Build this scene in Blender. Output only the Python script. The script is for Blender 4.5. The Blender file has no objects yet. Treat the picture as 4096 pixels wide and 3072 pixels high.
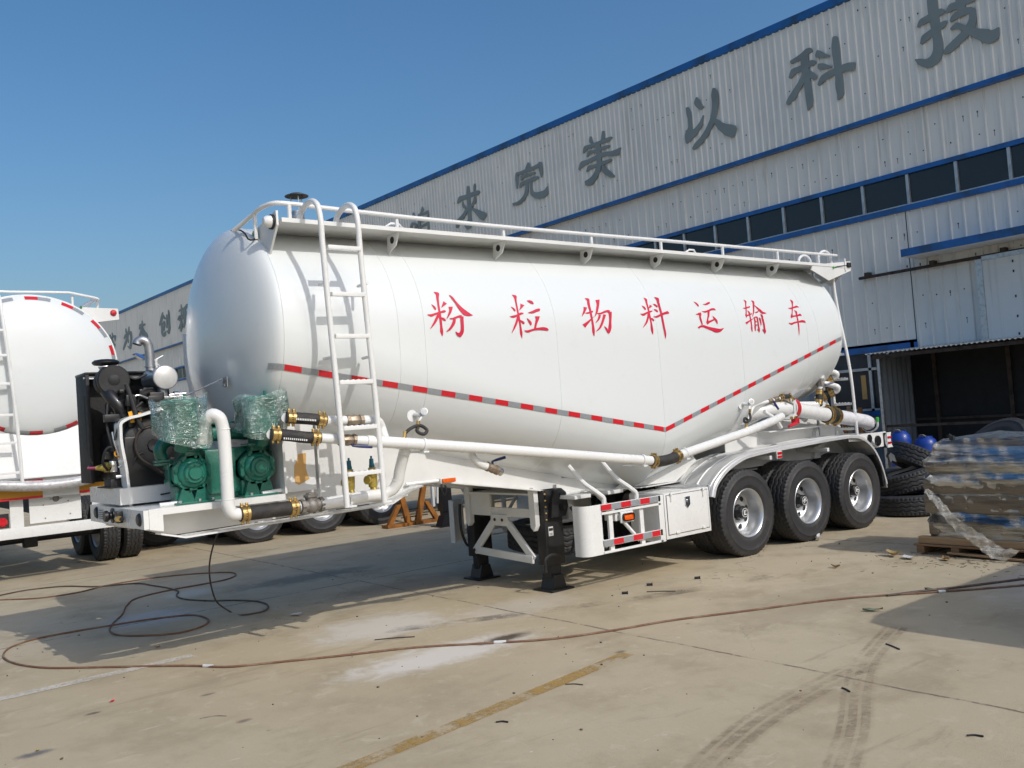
import bpy, bmesh, math, random
from mathutils import Vector, Matrix
random.seed(7)
SC = bpy.context.scene
# ---------------------------------------------------------------- camera, sky, sun, exposure
def make_camera():
    yaw, pitch, roll = math.radians(51.56369522), math.radians(2.13303974), math.radians(-4.19596729)
    f = Vector((math.cos(pitch)*math.cos(yaw), math.cos(pitch)*math.sin(yaw), math.sin(pitch)))
    r = Vector((math.sin(yaw), -math.cos(yaw), 0)); u = r.cross(f)
    c, s = math.cos(roll), math.sin(roll)
    r, u = c*r + s*u, -s*r + c*u
    cam = bpy.data.cameras.new('camera'); o = bpy.data.objects.new('camera', cam); SC.collection.objects.link(o)
    m = Matrix.Identity(4)
    for i in range(3):
        m[i][0], m[i][1], m[i][2] = r[i], u[i], -f[i]
    m[0][3], m[1][3], m[2][3] = -9.215, -8.306, 1.920
    o.matrix_world = m
    cam.sensor_width = 36; cam.lens = 36*3615.28/4096; cam.clip_start = .1; cam.clip_end = 3000
    SC.camera = o
make_camera()
SUN = Vector((.16, -1.2, 1.0)).normalized()
wd = bpy.data.worlds.new('World'); SC.world = wd; wd.use_nodes = True
wn = wd.node_tree
sky = wn.nodes.new('ShaderNodeTexSky'); sky.sky_type = 'NISHITA'; sky.sun_disc = False
sky.sun_elevation = math.asin(SUN.z); sky.sun_rotation = math.atan2(SUN.x, SUN.y)
sky.altitude = 0; sky.air_density = 1.3; sky.dust_density = 3.8; sky.ozone_density = 4.5
bg = wn.nodes['Background']; bg.inputs[1].default_value = .118
hsv = wn.nodes.new('ShaderNodeHueSaturation'); hsv.inputs['Saturation'].default_value = 1.24
wn.links.new(sky.outputs[0], hsv.inputs['Color']); wn.links.new(hsv.outputs[0], bg.inputs[0])
sl = bpy.data.lights.new('sun', 'SUN'); sl.energy = 2.05; sl.angle = math.radians(.5); sl.color = (1, .97, .925)
so = bpy.data.objects.new('sun', sl); SC.collection.objects.link(so)
so.rotation_euler = SUN.to_track_quat('Z', 'Y').to_euler(); so.location = (0, 0, 30)
SC.view_settings.view_transform = 'Standard'; SC.view_settings.look = 'None'
SC.view_settings.exposure = 0.14; SC.view_settings.gamma = 1
SC.cycles.max_bounces = 8; SC.cycles.transparent_max_bounces = 24

# ---------------------------------------------------------------- materials
class NT:
    def __init__(s, m): s.t = m.node_tree; s.n = s.t.nodes; s.l = s.t.links
    def new(s, k, **kw):
        o = s.n.new(k)
        for a, b in kw.items(): setattr(o, a, b)
        return o
    def put(s, inp, v):
        if hasattr(v, 'is_linked') or isinstance(v, bpy.types.NodeSocket): s.l.new(v, inp)
        else: inp.default_value = v
    def math(s, op, a, b=0., c=None, clamp=False):
        o = s.new('ShaderNodeMath', operation=op); o.use_clamp = clamp
        s.put(o.inputs[0], a); s.put(o.inputs[1], b)
        if c is not None: s.put(o.inputs[2], c)
        return o.outputs[0]
    def mix(s, f, a, b, mode='MIX'):
        o = s.new('ShaderNodeMix', data_type='RGBA', blend_type=mode)
        s.put(o.inputs[0], f); s.put(o.inputs[6], a); s.put(o.inputs[7], b)
        return o.outputs[2]
    def ramp(s, v, lo, hi):
        o = s.new('ShaderNodeMapRange'); o.interpolation_type = 'SMOOTHSTEP'
        s.put(o.inputs[0], v); o.inputs[1].default_value = lo; o.inputs[2].default_value = hi
        return o.outputs[0]
    def coord(s, scale=(1, 1, 1)):
        t = s.new('ShaderNodeTexCoord'); mp = s.new('ShaderNodeMapping'); s.l.new(t.outputs['Object'], mp.inputs[0])
        mp.inputs[3].default_value = scale
        return mp.outputs[0]
    def noise(s, sc, det=4, rough=.55, vec=None, dist=0):
        o = s.new('ShaderNodeTexNoise'); o.inputs['Scale'].default_value = sc; o.inputs['Detail'].default_value = det
        o.inputs['Roughness'].default_value = rough; o.inputs['Distortion'].default_value = dist
        if vec is not None: s.l.new(vec, o.inputs['Vector'])
        return o.outputs['Fac']
def c4(c): return (c[0], c[1], c[2], 1)
def base(name, col, rough=.5, metal=0, coat=0, spec=.5):
    m = bpy.data.materials.new(name); m.use_nodes = True; b = m.node_tree.nodes['Principled BSDF']
    b.inputs['Base Color'].default_value = c4(col); b.inputs['Roughness'].default_value = rough
    b.inputs['Metallic'].default_value = metal; b.inputs['Coat Weight'].default_value = coat; b.inputs['Coat Roughness'].default_value = .06
    b.inputs['Specular IOR Level'].default_value = spec
    return m, NT(m), b
def varied(name, col, rough=.5, metal=0, coat=0, amt=.25, sc=3, bump=0, bsc=40, dark=None, spec=.5, stretch=(1, 1, 1), lo=.42, hi=.72):
    m, t, b = base(name, col, rough, metal, coat, spec)
    v = t.coord(stretch); n = t.noise(sc, 6, .6, v)
    d = dark or tuple(x*(1-amt*1.6) for x in col)
    t.put(b.inputs['Base Color'], t.mix(t.ramp(n, lo, hi), c4(col), c4(d)))
    n2 = t.noise(sc*3.1, 4, .6, v)
    t.put(b.inputs['Roughness'], t.math('MULTIPLY_ADD', n2, .25, rough-.12, clamp=True))
    if bump:
        bp = t.new('ShaderNodeBump'); bp.inputs['Strength'].default_value = bump; bp.inputs['Distance'].default_value = .01
        t.put(bp.inputs['Height'], t.noise(bsc, 3, .6, v)); t.l.new(bp.outputs[0], b.inputs['Normal'])
    return m
def tank_paint():
    m, t, b = base('tank_white_paint', (.74, .74, .72), .22, 0, .35)
    v = t.coord(); n = t.noise(.9, 3, .5, v); g = t.noise(6, 6, .65, v)
    t.put(b.inputs['Base Color'], t.mix(t.ramp(g, .55, .9), (.70, .725, .72, 1), (.66, .675, .66, 1)))
    t.put(b.inputs['Roughness'], t.math('MULTIPLY_ADD', g, .10, .17))
    bp = t.new('ShaderNodeBump'); bp.inputs['Strength'].default_value = .22; bp.inputs['Distance'].default_value = .02
    t.put(bp.inputs['Height'], n); t.l.new(bp.outputs[0], b.inputs['Normal'])
    return m
M = {}
M['tank'] = tank_paint()
M['white'] = varied('white_gloss_paint', (.76, .76, .74), .28, 0, .3, .035, 2)
M['white2'] = varied('white_frame_paint', (.74, .74, .72), .36, 0, .15, .06, 2.5, .05, 60)
M['red'] = varied('red_vinyl', (.62, .015, .055), .4, 0, 0, .1, 8)
M['redpaint'] = varied('red_paint', (.55, .02, .03), .35, 0, .2, .12, 8)
M['tape_red'] = varied('red_reflective_film', (.62, .02, .03), .3, 0, .2, .08, 30)
M['tape_grey'] = varied('silver_reflective_film', (.34, .36, .38), .35, .2, .1, .1, 40)
M['black'] = varied('black_gloss_paint', (.012, .012, .014), .36, 0, .15, .2, 6)
M['legblack'] = varied('black_leg_paint', (.014, .014, .015), .5, 0, 0, .2, 6)
M['blackm'] = varied('black_matt', (.018, .018, .019), .6, 0, 0, .3, 8, .2, 80)
M['rubber'] = varied('tyre_rubber', (.030, .030, .032), .62, 0, 0, .2, 7, .15, 120, dark=(.055, .05, .043), lo=.5, hi=.75)
M['tread'] = M['rubber']
M['hose'] = varied('black_rubber_hose', (.022, .021, .021), .6, 0, 0, .2, 12, .5, 150, dark=(.05, .043, .036))
M['steel'] = varied('zinc_steel', (.62, .63, .64), .3, .9, 0, .15, 9)
M['rim'] = varied('silver_wheel_paint', (.60, .61, .62), .34, .75, .1, .03, 3)
M['galv'] = varied('galvanised_sheet', (.60, .62, .64), .38, .85, 0, .22, 14)
M['fender'] = varied('fender_sheet', (.74, .74, .73), .33, .35, 0, .15, 5, stretch=(.3, 6, 1))
M['muffler'] = varied('brushed_muffler', (.42, .43, .45), .36, .75, 0, .2, 7)
M['brass'] = varied('yellow_zinc_clamp', (.62, .43, .17), .3, .9, 0, .25, 20)
M['bronze'] = varied('valve_bronze', (.34, .27, .20), .42, .6, 0, .3, 18, .2, 70)
M['iron'] = varied('cast_iron_valve', (.26, .24, .22), .55, .4, 0, .25, 18, .3, 70)
M['yellow'] = varied('olive_yellow_brass', (.44, .33, .07), .42, .35, 0, .25, 14)
M['teal'] = varied('teal_cap', (.01, .12, .17), .4, 0, 0, .1, 8)
M['green'] = varied('green_enamel', (.010, .150, .105), .3, 0, .25, .2, 7, .12, 40)
M['blue'] = varied('blue_paint', (.008, .085, .30), .42, 0, .1, .2, 4)
M['bluedrum'] = varied('blue_plastic', (.008, .05, .32), .4, 0, .05, .15, 5)
M['orange'] = varied('amber_lens', (.80, .13, .01), .2, 0, .4, .1, 20)
M['redlens'] = varied('red_lens', (.55, .01, .02), .18, 0, .4, .1, 20)
M['lime'] = varied('green_plastic_clip', (.05, .55, .06), .4)
M['chrome'] = varied('chrome', (.75, .75, .76), .12, 1, 0, .05, 6)
M['orangepaint'] = varied('orange_steel_paint', (.33, .125, .02), .55, 0, 0, .3, 4)
M['wood'] = varied('raw_pallet_wood', (.40, .26, .14), .75, 0, 0, .3, 5, .4, 50, stretch=(1, .15, 4))
M['woodd'] = varied('dark_pallet_wood', (.27, .16, .085), .8, 0, 0, .35, 5, .4, 50, stretch=(1, .15, 4))
M['tan'] = varied('peeled_tan_film', (.62, .36, .12), .6, 0, 0, .1, 4)
M['paper'] = varied('paper', (.62, .62, .6), .7, 0, 0, .15, 20)
M['leaf'] = varied('dry_leaf', (.36, .24, .11), .8, 0, 0, .3, 20)
M['leafg'] = varied('green_leaf', (.16, .19, .12), .8, 0, 0, .3, 20)
M['glove'] = varied('work_glove', (.48, .35, .16), .9, 0, 0, .2, 40, .5, 90)
M['dirtyhose'] = varied('dusty_air_hose', (.17, .085, .05), .75, 0, 0, .3, 6, .2, 60, dark=(.26, .18, .12))
M['cable'] = varied('brown_cable', (.075, .048, .035), .6, 0, 0, .3, 8, .1, 60, dark=(.14, .10, .07))
M['letter'] = varied('grey_letter_paint', (.25, .29, .285), .55, 0, 0, .12, 1.2)
M['duct'] = M['galv']
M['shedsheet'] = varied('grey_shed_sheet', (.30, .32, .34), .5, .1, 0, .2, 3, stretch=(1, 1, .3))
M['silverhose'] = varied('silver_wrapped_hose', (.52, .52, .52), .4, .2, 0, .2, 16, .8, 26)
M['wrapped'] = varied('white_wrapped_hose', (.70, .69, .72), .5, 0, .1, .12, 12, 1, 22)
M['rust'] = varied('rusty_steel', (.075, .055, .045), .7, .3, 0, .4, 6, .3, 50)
M['shadewall'] = varied('interior_shade_sheet', (.012, .013, .015), .8, 0, 0, .2, 2)  # near-black colour stands in for shade inside the shed
M['mirrorstk'] = varied('bare_steel_boxes', (.20, .185, .165), .3, .75, 0, .3, 3, .18, 7, stretch=(1, .4, 5))
def glass(name, col, rough):
    m, t, b = base(name, col, rough, 0, 0, .5)
    v = t.coord(); n = t.noise(.7, 3, .5, v)
    t.put(b.inputs['Base Color'], t.mix(t.ramp(n, .45, .7), c4(col), c4(tuple(x*1.8 for x in col))))
    return m
M['pane'] = glass('dark_window_glass', (.022, .030, .038), .16)
def siding(name, col):
    m, t, b = base(name, col, .5, 0, 0, .4)
    v = t.coord((1, 5, .22)); w = t.coord((1, 1, 1))
    n = t.noise(1.6, 6, .65, v); n2 = t.noise(.35, 4, .6, w); n3 = t.noise(9, 2, .5, t.coord((1, 1.2, .05)))
    dirt = t.mix(t.math('MULTIPLY', t.ramp(n, .5, .78), .5), c4(col), (.46, .43, .37, 1))
    dirt = t.mix(t.math('MULTIPLY', t.ramp(n2, .45, .7), .35), dirt, (.60, .62, .61, 1))
    dirt = t.mix(t.math('MULTIPLY', t.ramp(n3, .64, .74), .3), dirt, (.32, .26, .18, 1))
    t.put(b.inputs['Base Color'], dirt)
    return m
M['siding'] = siding('white_corrugated_siding', (.86, .835, .77))
M['siding2'] = siding('white_corrugated_fascia', (.86, .84, .775))
M['doorsheet'] = siding('sliding_door_sheet', (.78, .765, .71))
M['blueflash'] = varied('blue_flashing', (.010, .13, .42), .45, 0, .1, .35, 2, dark=(.02, .07, .16))
M['plaster'] = varied('grey_blue_plaster', (.32, .37, .40), .85, 0, 0, .25, 2, .2, 30)
M['alum'] = varied('window_aluminium', (.55, .57, .58), .4, .6, 0, .15, 6)
def film(name, tint, fac, bsc, bstr, stretch=(1, 1, 1), holes=(.35, .75), hi=.8):
    m = bpy.data.materials.new(name); m.use_nodes = True; t = NT(m); out = t.n['Material Output']; b = t.n['Principled BSDF']
    b.inputs['Base Color'].default_value = c4(tint); b.inputs['Roughness'].default_value = .12; b.inputs['Specular IOR Level'].default_value = .9
    b.inputs['Coat Weight'].default_value = .6
    tr = t.new('ShaderNodeBsdfTransparent'); mx = t.new('ShaderNodeMixShader')
    v = t.coord(stretch); n = t.noise(bsc, 5, .65, v, .6)
    bp = t.new('ShaderNodeBump'); bp.inputs['Strength'].default_value = bstr; bp.inputs['Distance'].default_value = .02
    t.put(bp.inputs['Height'], n); t.l.new(bp.outputs[0], b.inputs['Normal'])
    f = t.math('MULTIPLY_ADD', t.ramp(n, *holes), hi-fac, fac, clamp=True)
    t.put(mx.inputs[0], f); t.l.new(tr.outputs[0], mx.inputs[1]); t.l.new(b.outputs[0], mx.inputs[2]); t.l.new(mx.outputs[0], out.inputs[0])
    return m
def bubble():
    m = bpy.data.materials.new('bubble_wrap'); m.use_nodes = True; t = NT(m); out = t.n['Material Output']; t.n.remove(t.n['Principled BSDF'])
    gl = t.new('ShaderNodeBsdfGlossy'); gl.inputs['Roughness'].default_value = .16; gl.inputs['Color'].default_value = (.95, .97, .97, 1)
    df = t.new('ShaderNodeBsdfDiffuse'); df.inputs['Color'].default_value = (.45, .68, .60, 1); tr = t.new('ShaderNodeBsdfTransparent')
    v = t.coord(); vo = t.new('ShaderNodeTexVoronoi'); vo.inputs['Scale'].default_value = 62; vo.inputs['Randomness'].default_value = .25; t.l.new(v, vo.inputs['Vector'])
    cr = t.noise(7, 3, .5, t.coord((1, 1, 2.6)), 1.2); cr2 = t.math('ABSOLUTE', t.math('SUBTRACT', cr, .5)); ridge = t.math('SUBTRACT', 1, t.ramp(cr2, .0, .05))
    h = t.math('ADD', t.math('MULTIPLY', t.ramp(vo.outputs['Distance'], .1, .55), -.35), t.math('MULTIPLY', ridge, .9))
    bp = t.new('ShaderNodeBump'); bp.inputs['Strength'].default_value = .45; bp.inputs['Distance'].default_value = .012; t.put(bp.inputs['Height'], h); t.l.new(bp.outputs[0], gl.inputs['Normal']); t.l.new(bp.outputs[0], df.inputs['Normal'])
    a = t.new('ShaderNodeMixShader'); t.put(a.inputs[0], t.math('MULTIPLY_ADD', ridge, .22, t.math('MULTIPLY_ADD', t.ramp(vo.outputs['Distance'], .35, .6), .08, .06))); t.l.new(tr.outputs[0], a.inputs[1]); t.l.new(df.outputs[0], a.inputs[2])
    b = t.new('ShaderNodeMixShader'); fr = t.new('ShaderNodeFresnel'); fr.inputs[0].default_value = 1.45; t.l.new(bp.outputs[0], fr.inputs['Normal'])
    t.put(b.inputs[0], t.math('MULTIPLY_ADD', fr.outputs[0], 1.0, .05, clamp=True)); t.l.new(a.outputs[0], b.inputs[1]); t.l.new(gl.outputs[0], b.inputs[2]); t.l.new(b.outputs[0], out.inputs[0])
    return m
M['bubble'] = bubble()

def shrink():
    m = bpy.data.materials.new('stretch_film'); m.use_nodes = True; t = NT(m); out = t.n['Material Output']; t.n.remove(t.n['Principled BSDF'])
    gl = t.new('ShaderNodeBsdfGlossy'); gl.inputs['Roughness'].default_value = .13; gl.inputs['Color'].default_value = (.9, .93, .95, 1)
    df = t.new('ShaderNodeBsdfDiffuse'); df.inputs['Color'].default_value = (.80, .83, .83, 1)  # white diffuse patches paint the glare into the film
    tr = t.new('ShaderNodeBsdfTransparent'); v = t.coord((1, .30, 3.4)); n = t.noise(4.5, 6, .65, v, .5); n2 = t.noise(2.2, 5, .7, t.coord((1, .5, 1.6)), 1)
    bp = t.new('ShaderNodeBump'); bp.inputs['Strength'].default_value = .75; bp.inputs['Distance'].default_value = .018
    t.put(bp.inputs['Height'], n); t.l.new(bp.outputs[0], gl.inputs['Normal']); t.l.new(bp.outputs[0], df.inputs['Normal'])
    a = t.new('ShaderNodeMixShader'); t.put(a.inputs[0], t.math('MULTIPLY', t.ramp(n2, .5, .72), .45)); t.l.new(tr.outputs[0], a.inputs[1]); t.l.new(df.outputs[0], a.inputs[2])
    b = t.new('ShaderNodeMixShader'); fr = t.new('ShaderNodeFresnel'); fr.inputs[0].default_value = 1.6; t.l.new(bp.outputs[0], fr.inputs['Normal'])
    t.put(b.inputs[0], t.math('MULTIPLY_ADD', t.ramp(n, .40, .62), .34, t.math('MULTIPLY', fr.outputs[0], 2.2), clamp=True)); t.l.new(a.outputs[0], b.inputs[1]); t.l.new(gl.outputs[0], b.inputs[2]); t.l.new(b.outputs[0], out.inputs[0])
    return m
M['film'] = shrink()
def thin():
    m, t, b = base('torn_white_film', (.8, .8, .8), .5); out = t.n['Material Output']
    tl = t.new('ShaderNodeBsdfTranslucent'); tl.inputs[0].default_value = (.85, .85, .84, 1); mx = t.new('ShaderNodeMixShader'); mx.inputs[0].default_value = .55
    t.l.new(b.outputs[0], mx.inputs[1]); t.l.new(tl.outputs[0], mx.inputs[2]); t.l.new(mx.outputs[0], out.inputs[0]); return m
M['thin'] = thin()

# ---------------------------------------------------------------- mesh helpers
ORG = {}
def V(*a): return Vector(a)
class MB:
    def __init__(s): s.bm = bmesh.new(); s.mi = 0
    def _mark(s, faces):
        for f in faces: f.material_index = s.mi
    def face(s, pts):
        f = s.bm.faces.new([s.bm.verts.new(p) for p in pts]); f.material_index = s.mi; return f
    def grid(s, rows, closed=False, flip=False):
        vs = [[s.bm.verts.new(p) for p in r] for r in rows]; n = len(rows[0])
        for i in range(len(vs)-1):
            for j in range(n if closed else n-1):
                k = (j+1) % n; q = [vs[i][j], vs[i][k], vs[i+1][k], vs[i+1][j]]
                if flip: q.reverse()
                try: s.bm.faces.new(q).material_index = s.mi
                except ValueError: pass
        return vs
    def box(s, c, d, bev=0, rot=None, seg=2):
        r = bmesh.ops.create_cube(s.bm, size=1); vs = r['verts']
        mt = Matrix.Translation(c) @ (rot.to_4x4() if rot else Matrix.Identity(4)) @ Matrix.Diagonal((d[0], d[1], d[2], 1))
        bmesh.ops.transform(s.bm, matrix=mt, verts=vs)
        fs = {f for v in vs for f in v.link_faces}; s._mark(fs)
        if bev:
            es = list({e for v in vs for e in v.link_edges})
            r = bmesh.ops.bevel(s.bm, geom=es, offset=bev, segments=seg, affect='EDGES', profile=.6)
            s._mark(r['faces'])
        return s
    def span(s, a, b, bev=0):
        return s.box([(a[i]+b[i])/2 for i in range(3)], [abs(b[i]-a[i]) for i in range(3)], bev)
    def cyl(s, p, q, r, r2=None, n=20, caps=True):
        p, q = Vector(p), Vector(q); d = q-p; r2 = r if r2 is None else r2
        z = d.normalized(); x = z.orthogonal().normalized(); y = z.cross(x)
        a = [p+r*(math.cos(t)*x+math.sin(t)*y) for t in [2*math.pi*i/n for i in range(n)]]
        b = [q+r2*(math.cos(t)*x+math.sin(t)*y) for t in [2*math.pi*i/n for i in range(n)]]
        vs = s.grid([a, b], True)
        if caps:
            for ring, rev in ((vs[0], True), (vs[1], False)):
                f = s.bm.faces.new(ring[::-1] if rev else ring); f.material_index = s.mi
        return s
    def tube(s, pts, r, n=12, sub=0, caps=True):
        P = [Vector(p) for p in pts]
        if sub: P = smooth(P, sub)
        R = r if isinstance(r, (list, tuple)) else [r]*len(P)
        if len(R) != len(P): R = [R[0]+(R[-1]-R[0])*i/(len(P)-1) for i in range(len(P))]
        rows = []; x = None
        for i, p in enumerate(P):
            t = (P[min(i+1, len(P)-1)]-P[max(i-1, 0)]).normalized()
            x = t.orthogonal().normalized() if x is None else (x-t*x.dot(t)).normalized()
            y = t.cross(x)
            rows.append([p+R[i]*(math.cos(a)*x+math.sin(a)*y) for a in [2*math.pi*k/n for k in range(n)]])
        vs = s.grid(rows, True)
        if caps:
            s.bm.faces.new(vs[0][::-1]).material_index = s.mi; s.bm.faces.new(vs[-1]).material_index = s.mi
        return s
    def lathe(s, prof, c, ax=(0, 1, 0), n=32, cap=False):
        c = Vector(c); z = Vector(ax).normalized(); x = z.orthogonal().normalized(); y = z.cross(x)
        rows = [[c+z*h+max(r, 1e-4)*(math.cos(t)*x+math.sin(t)*y) for t in [2*math.pi*k/n for k in range(n)]] for r, h in prof]
        vs = s.grid(rows, True)
        if cap:
            s.bm.faces.new(vs[0][::-1]).material_index = s.mi; s.bm.faces.new(vs[-1]).material_index = s.mi
        return s
    def prism(s, poly, a, b, plane='xz'):
        f = {'xz': lambda p, h: (p[0], h, p[1]), 'xy': lambda p, h: (p[0], p[1], h), 'yz': lambda p, h: (h, p[0], p[1])}[plane]
        A = [s.bm.verts.new(f(p, a)) for p in poly]; B = [s.bm.verts.new(f(p, b)) for p in poly]; n = len(poly)
        fs = [s.bm.faces.new(A), s.bm.faces.new(B[::-1])]
        for i in range(n): fs.append(s.bm.faces.new([A[i], B[i], B[(i+1) % n], A[(i+1) % n]]))
        s._mark(fs); return s
    def ball(s, c, r, sc=(1, 1, 1), n=14):
        r_ = bmesh.ops.create_uvsphere(s.bm, u_segments=n, v_segments=n//2+1, radius=r)
        bmesh.ops.transform(s.bm, matrix=Matrix.Translation(c) @ Matrix.Diagonal((*sc, 1)), verts=r_['verts'])
        s._mark({f for v in r_['verts'] for f in v.link_faces}); return s
    def build(s, name, mat, parent=None, org=None, ang=35, norm=True):
        if norm: bmesh.ops.recalc_face_normals(s.bm, faces=s.bm.faces)
        po = ORG.get(parent.name, V(0, 0, 0)) if parent else V(0, 0, 0)
        if org is None:
            if parent: org = po
            else:
                xs = [v.co for v in s.bm.verts]
                org = V(sum(v.x for v in xs)/len(xs), sum(v.y for v in xs)/len(xs), min(v.z for v in xs))
        org = Vector(org)
        bmesh.ops.translate(s.bm, vec=-org, verts=s.bm.verts)
        me = bpy.data.meshes.new(name); s.bm.to_mesh(me); s.bm.free()
        for m_ in (mat if isinstance(mat, (list, tuple)) else [mat]): me.materials.append(m_)
        me.shade_smooth(); me.set_sharp_from_angle(angle=math.radians(ang))
        o = bpy.data.objects.new(name, me); SC.collection.objects.link(o)
        o.parent = parent; o.location = org-po; ORG[o.name] = org
        return o
def pieces(mb, name, mat, parent):
    """every loose piece of the mesh becomes a part of its own"""
    bm = mb.bm; seen = set(); out = []
    for v0 in list(bm.verts):
        if v0 in seen: continue
        st, isl = [v0], []
        seen.add(v0)
        while st:
            v = st.pop(); isl.append(v)
            for e in v.link_edges:
                w = e.other_vert(v)
                if w not in seen: seen.add(w); st.append(w)
        m2 = MB(); mp = {v: m2.bm.verts.new(v.co) for v in isl}
        for f in {f for v in isl for f in v.link_faces}: m2.bm.faces.new([mp[v] for v in f.verts]).material_index = f.material_index
        out.append(m2)
    bm.free()
    return [m.build(name, mat, parent) for m in out]
def smooth(P, sub):
    """curve through the points, tangents weighted by the lengths on both sides so that it never overshoots"""
    n = len(P); T_ = []
    for i in range(n):
        if i == 0: T_.append((P[1]-P[0]).normalized()); continue
        if i == n-1: T_.append((P[-1]-P[-2]).normalized()); continue
        u, v = P[i]-P[i-1], P[i+1]-P[i]; lu, lv = max(u.length, 1e-6), max(v.length, 1e-6)
        T_.append((u/lu*lv+v/lv*lu)/(lu+lv))
    out = []
    for i in range(n-1):
        L = (P[i+1]-P[i]).length; b, c, m0, m1 = P[i], P[i+1], T_[i]*L, T_[i+1]*L
        for k in range(sub):
            t = k/sub; t2, t3 = t*t, t*t*t
            out.append((2*t3-3*t2+1)*b+(t3-2*t2+t)*m0+(-2*t3+3*t2)*c+(t3-t2)*m1)
    out.append(P[-1]); return out
def thing(name, label, cat, loc, group=None):
    o = bpy.data.objects.new(name, None); SC.collection.objects.link(o); o.location = loc; ORG[o.name] = Vector(loc)
    o.empty_display_size = .2; return tag(o, label, cat, group)
def tag(o, label, cat=None, group=None, kind=None):
    if label: o['label'] = label
    if cat: o['category'] = cat
    if group: o['group'] = group
    if kind: o['kind'] = kind
    return o
def copy_tree(o, parent, loc, label=None, top=True):
    c = o.copy(); SC.collection.objects.link(c); c.parent = parent; c.location = loc
    if top:
        for k in ('label', 'category', 'group'):
            if k in c and parent is not None: del c[k]
        if label: c['label'] = label
    for ch in list(o.children): copy_tree(ch, c, ch.location.copy(), None, False)
    return c
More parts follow.
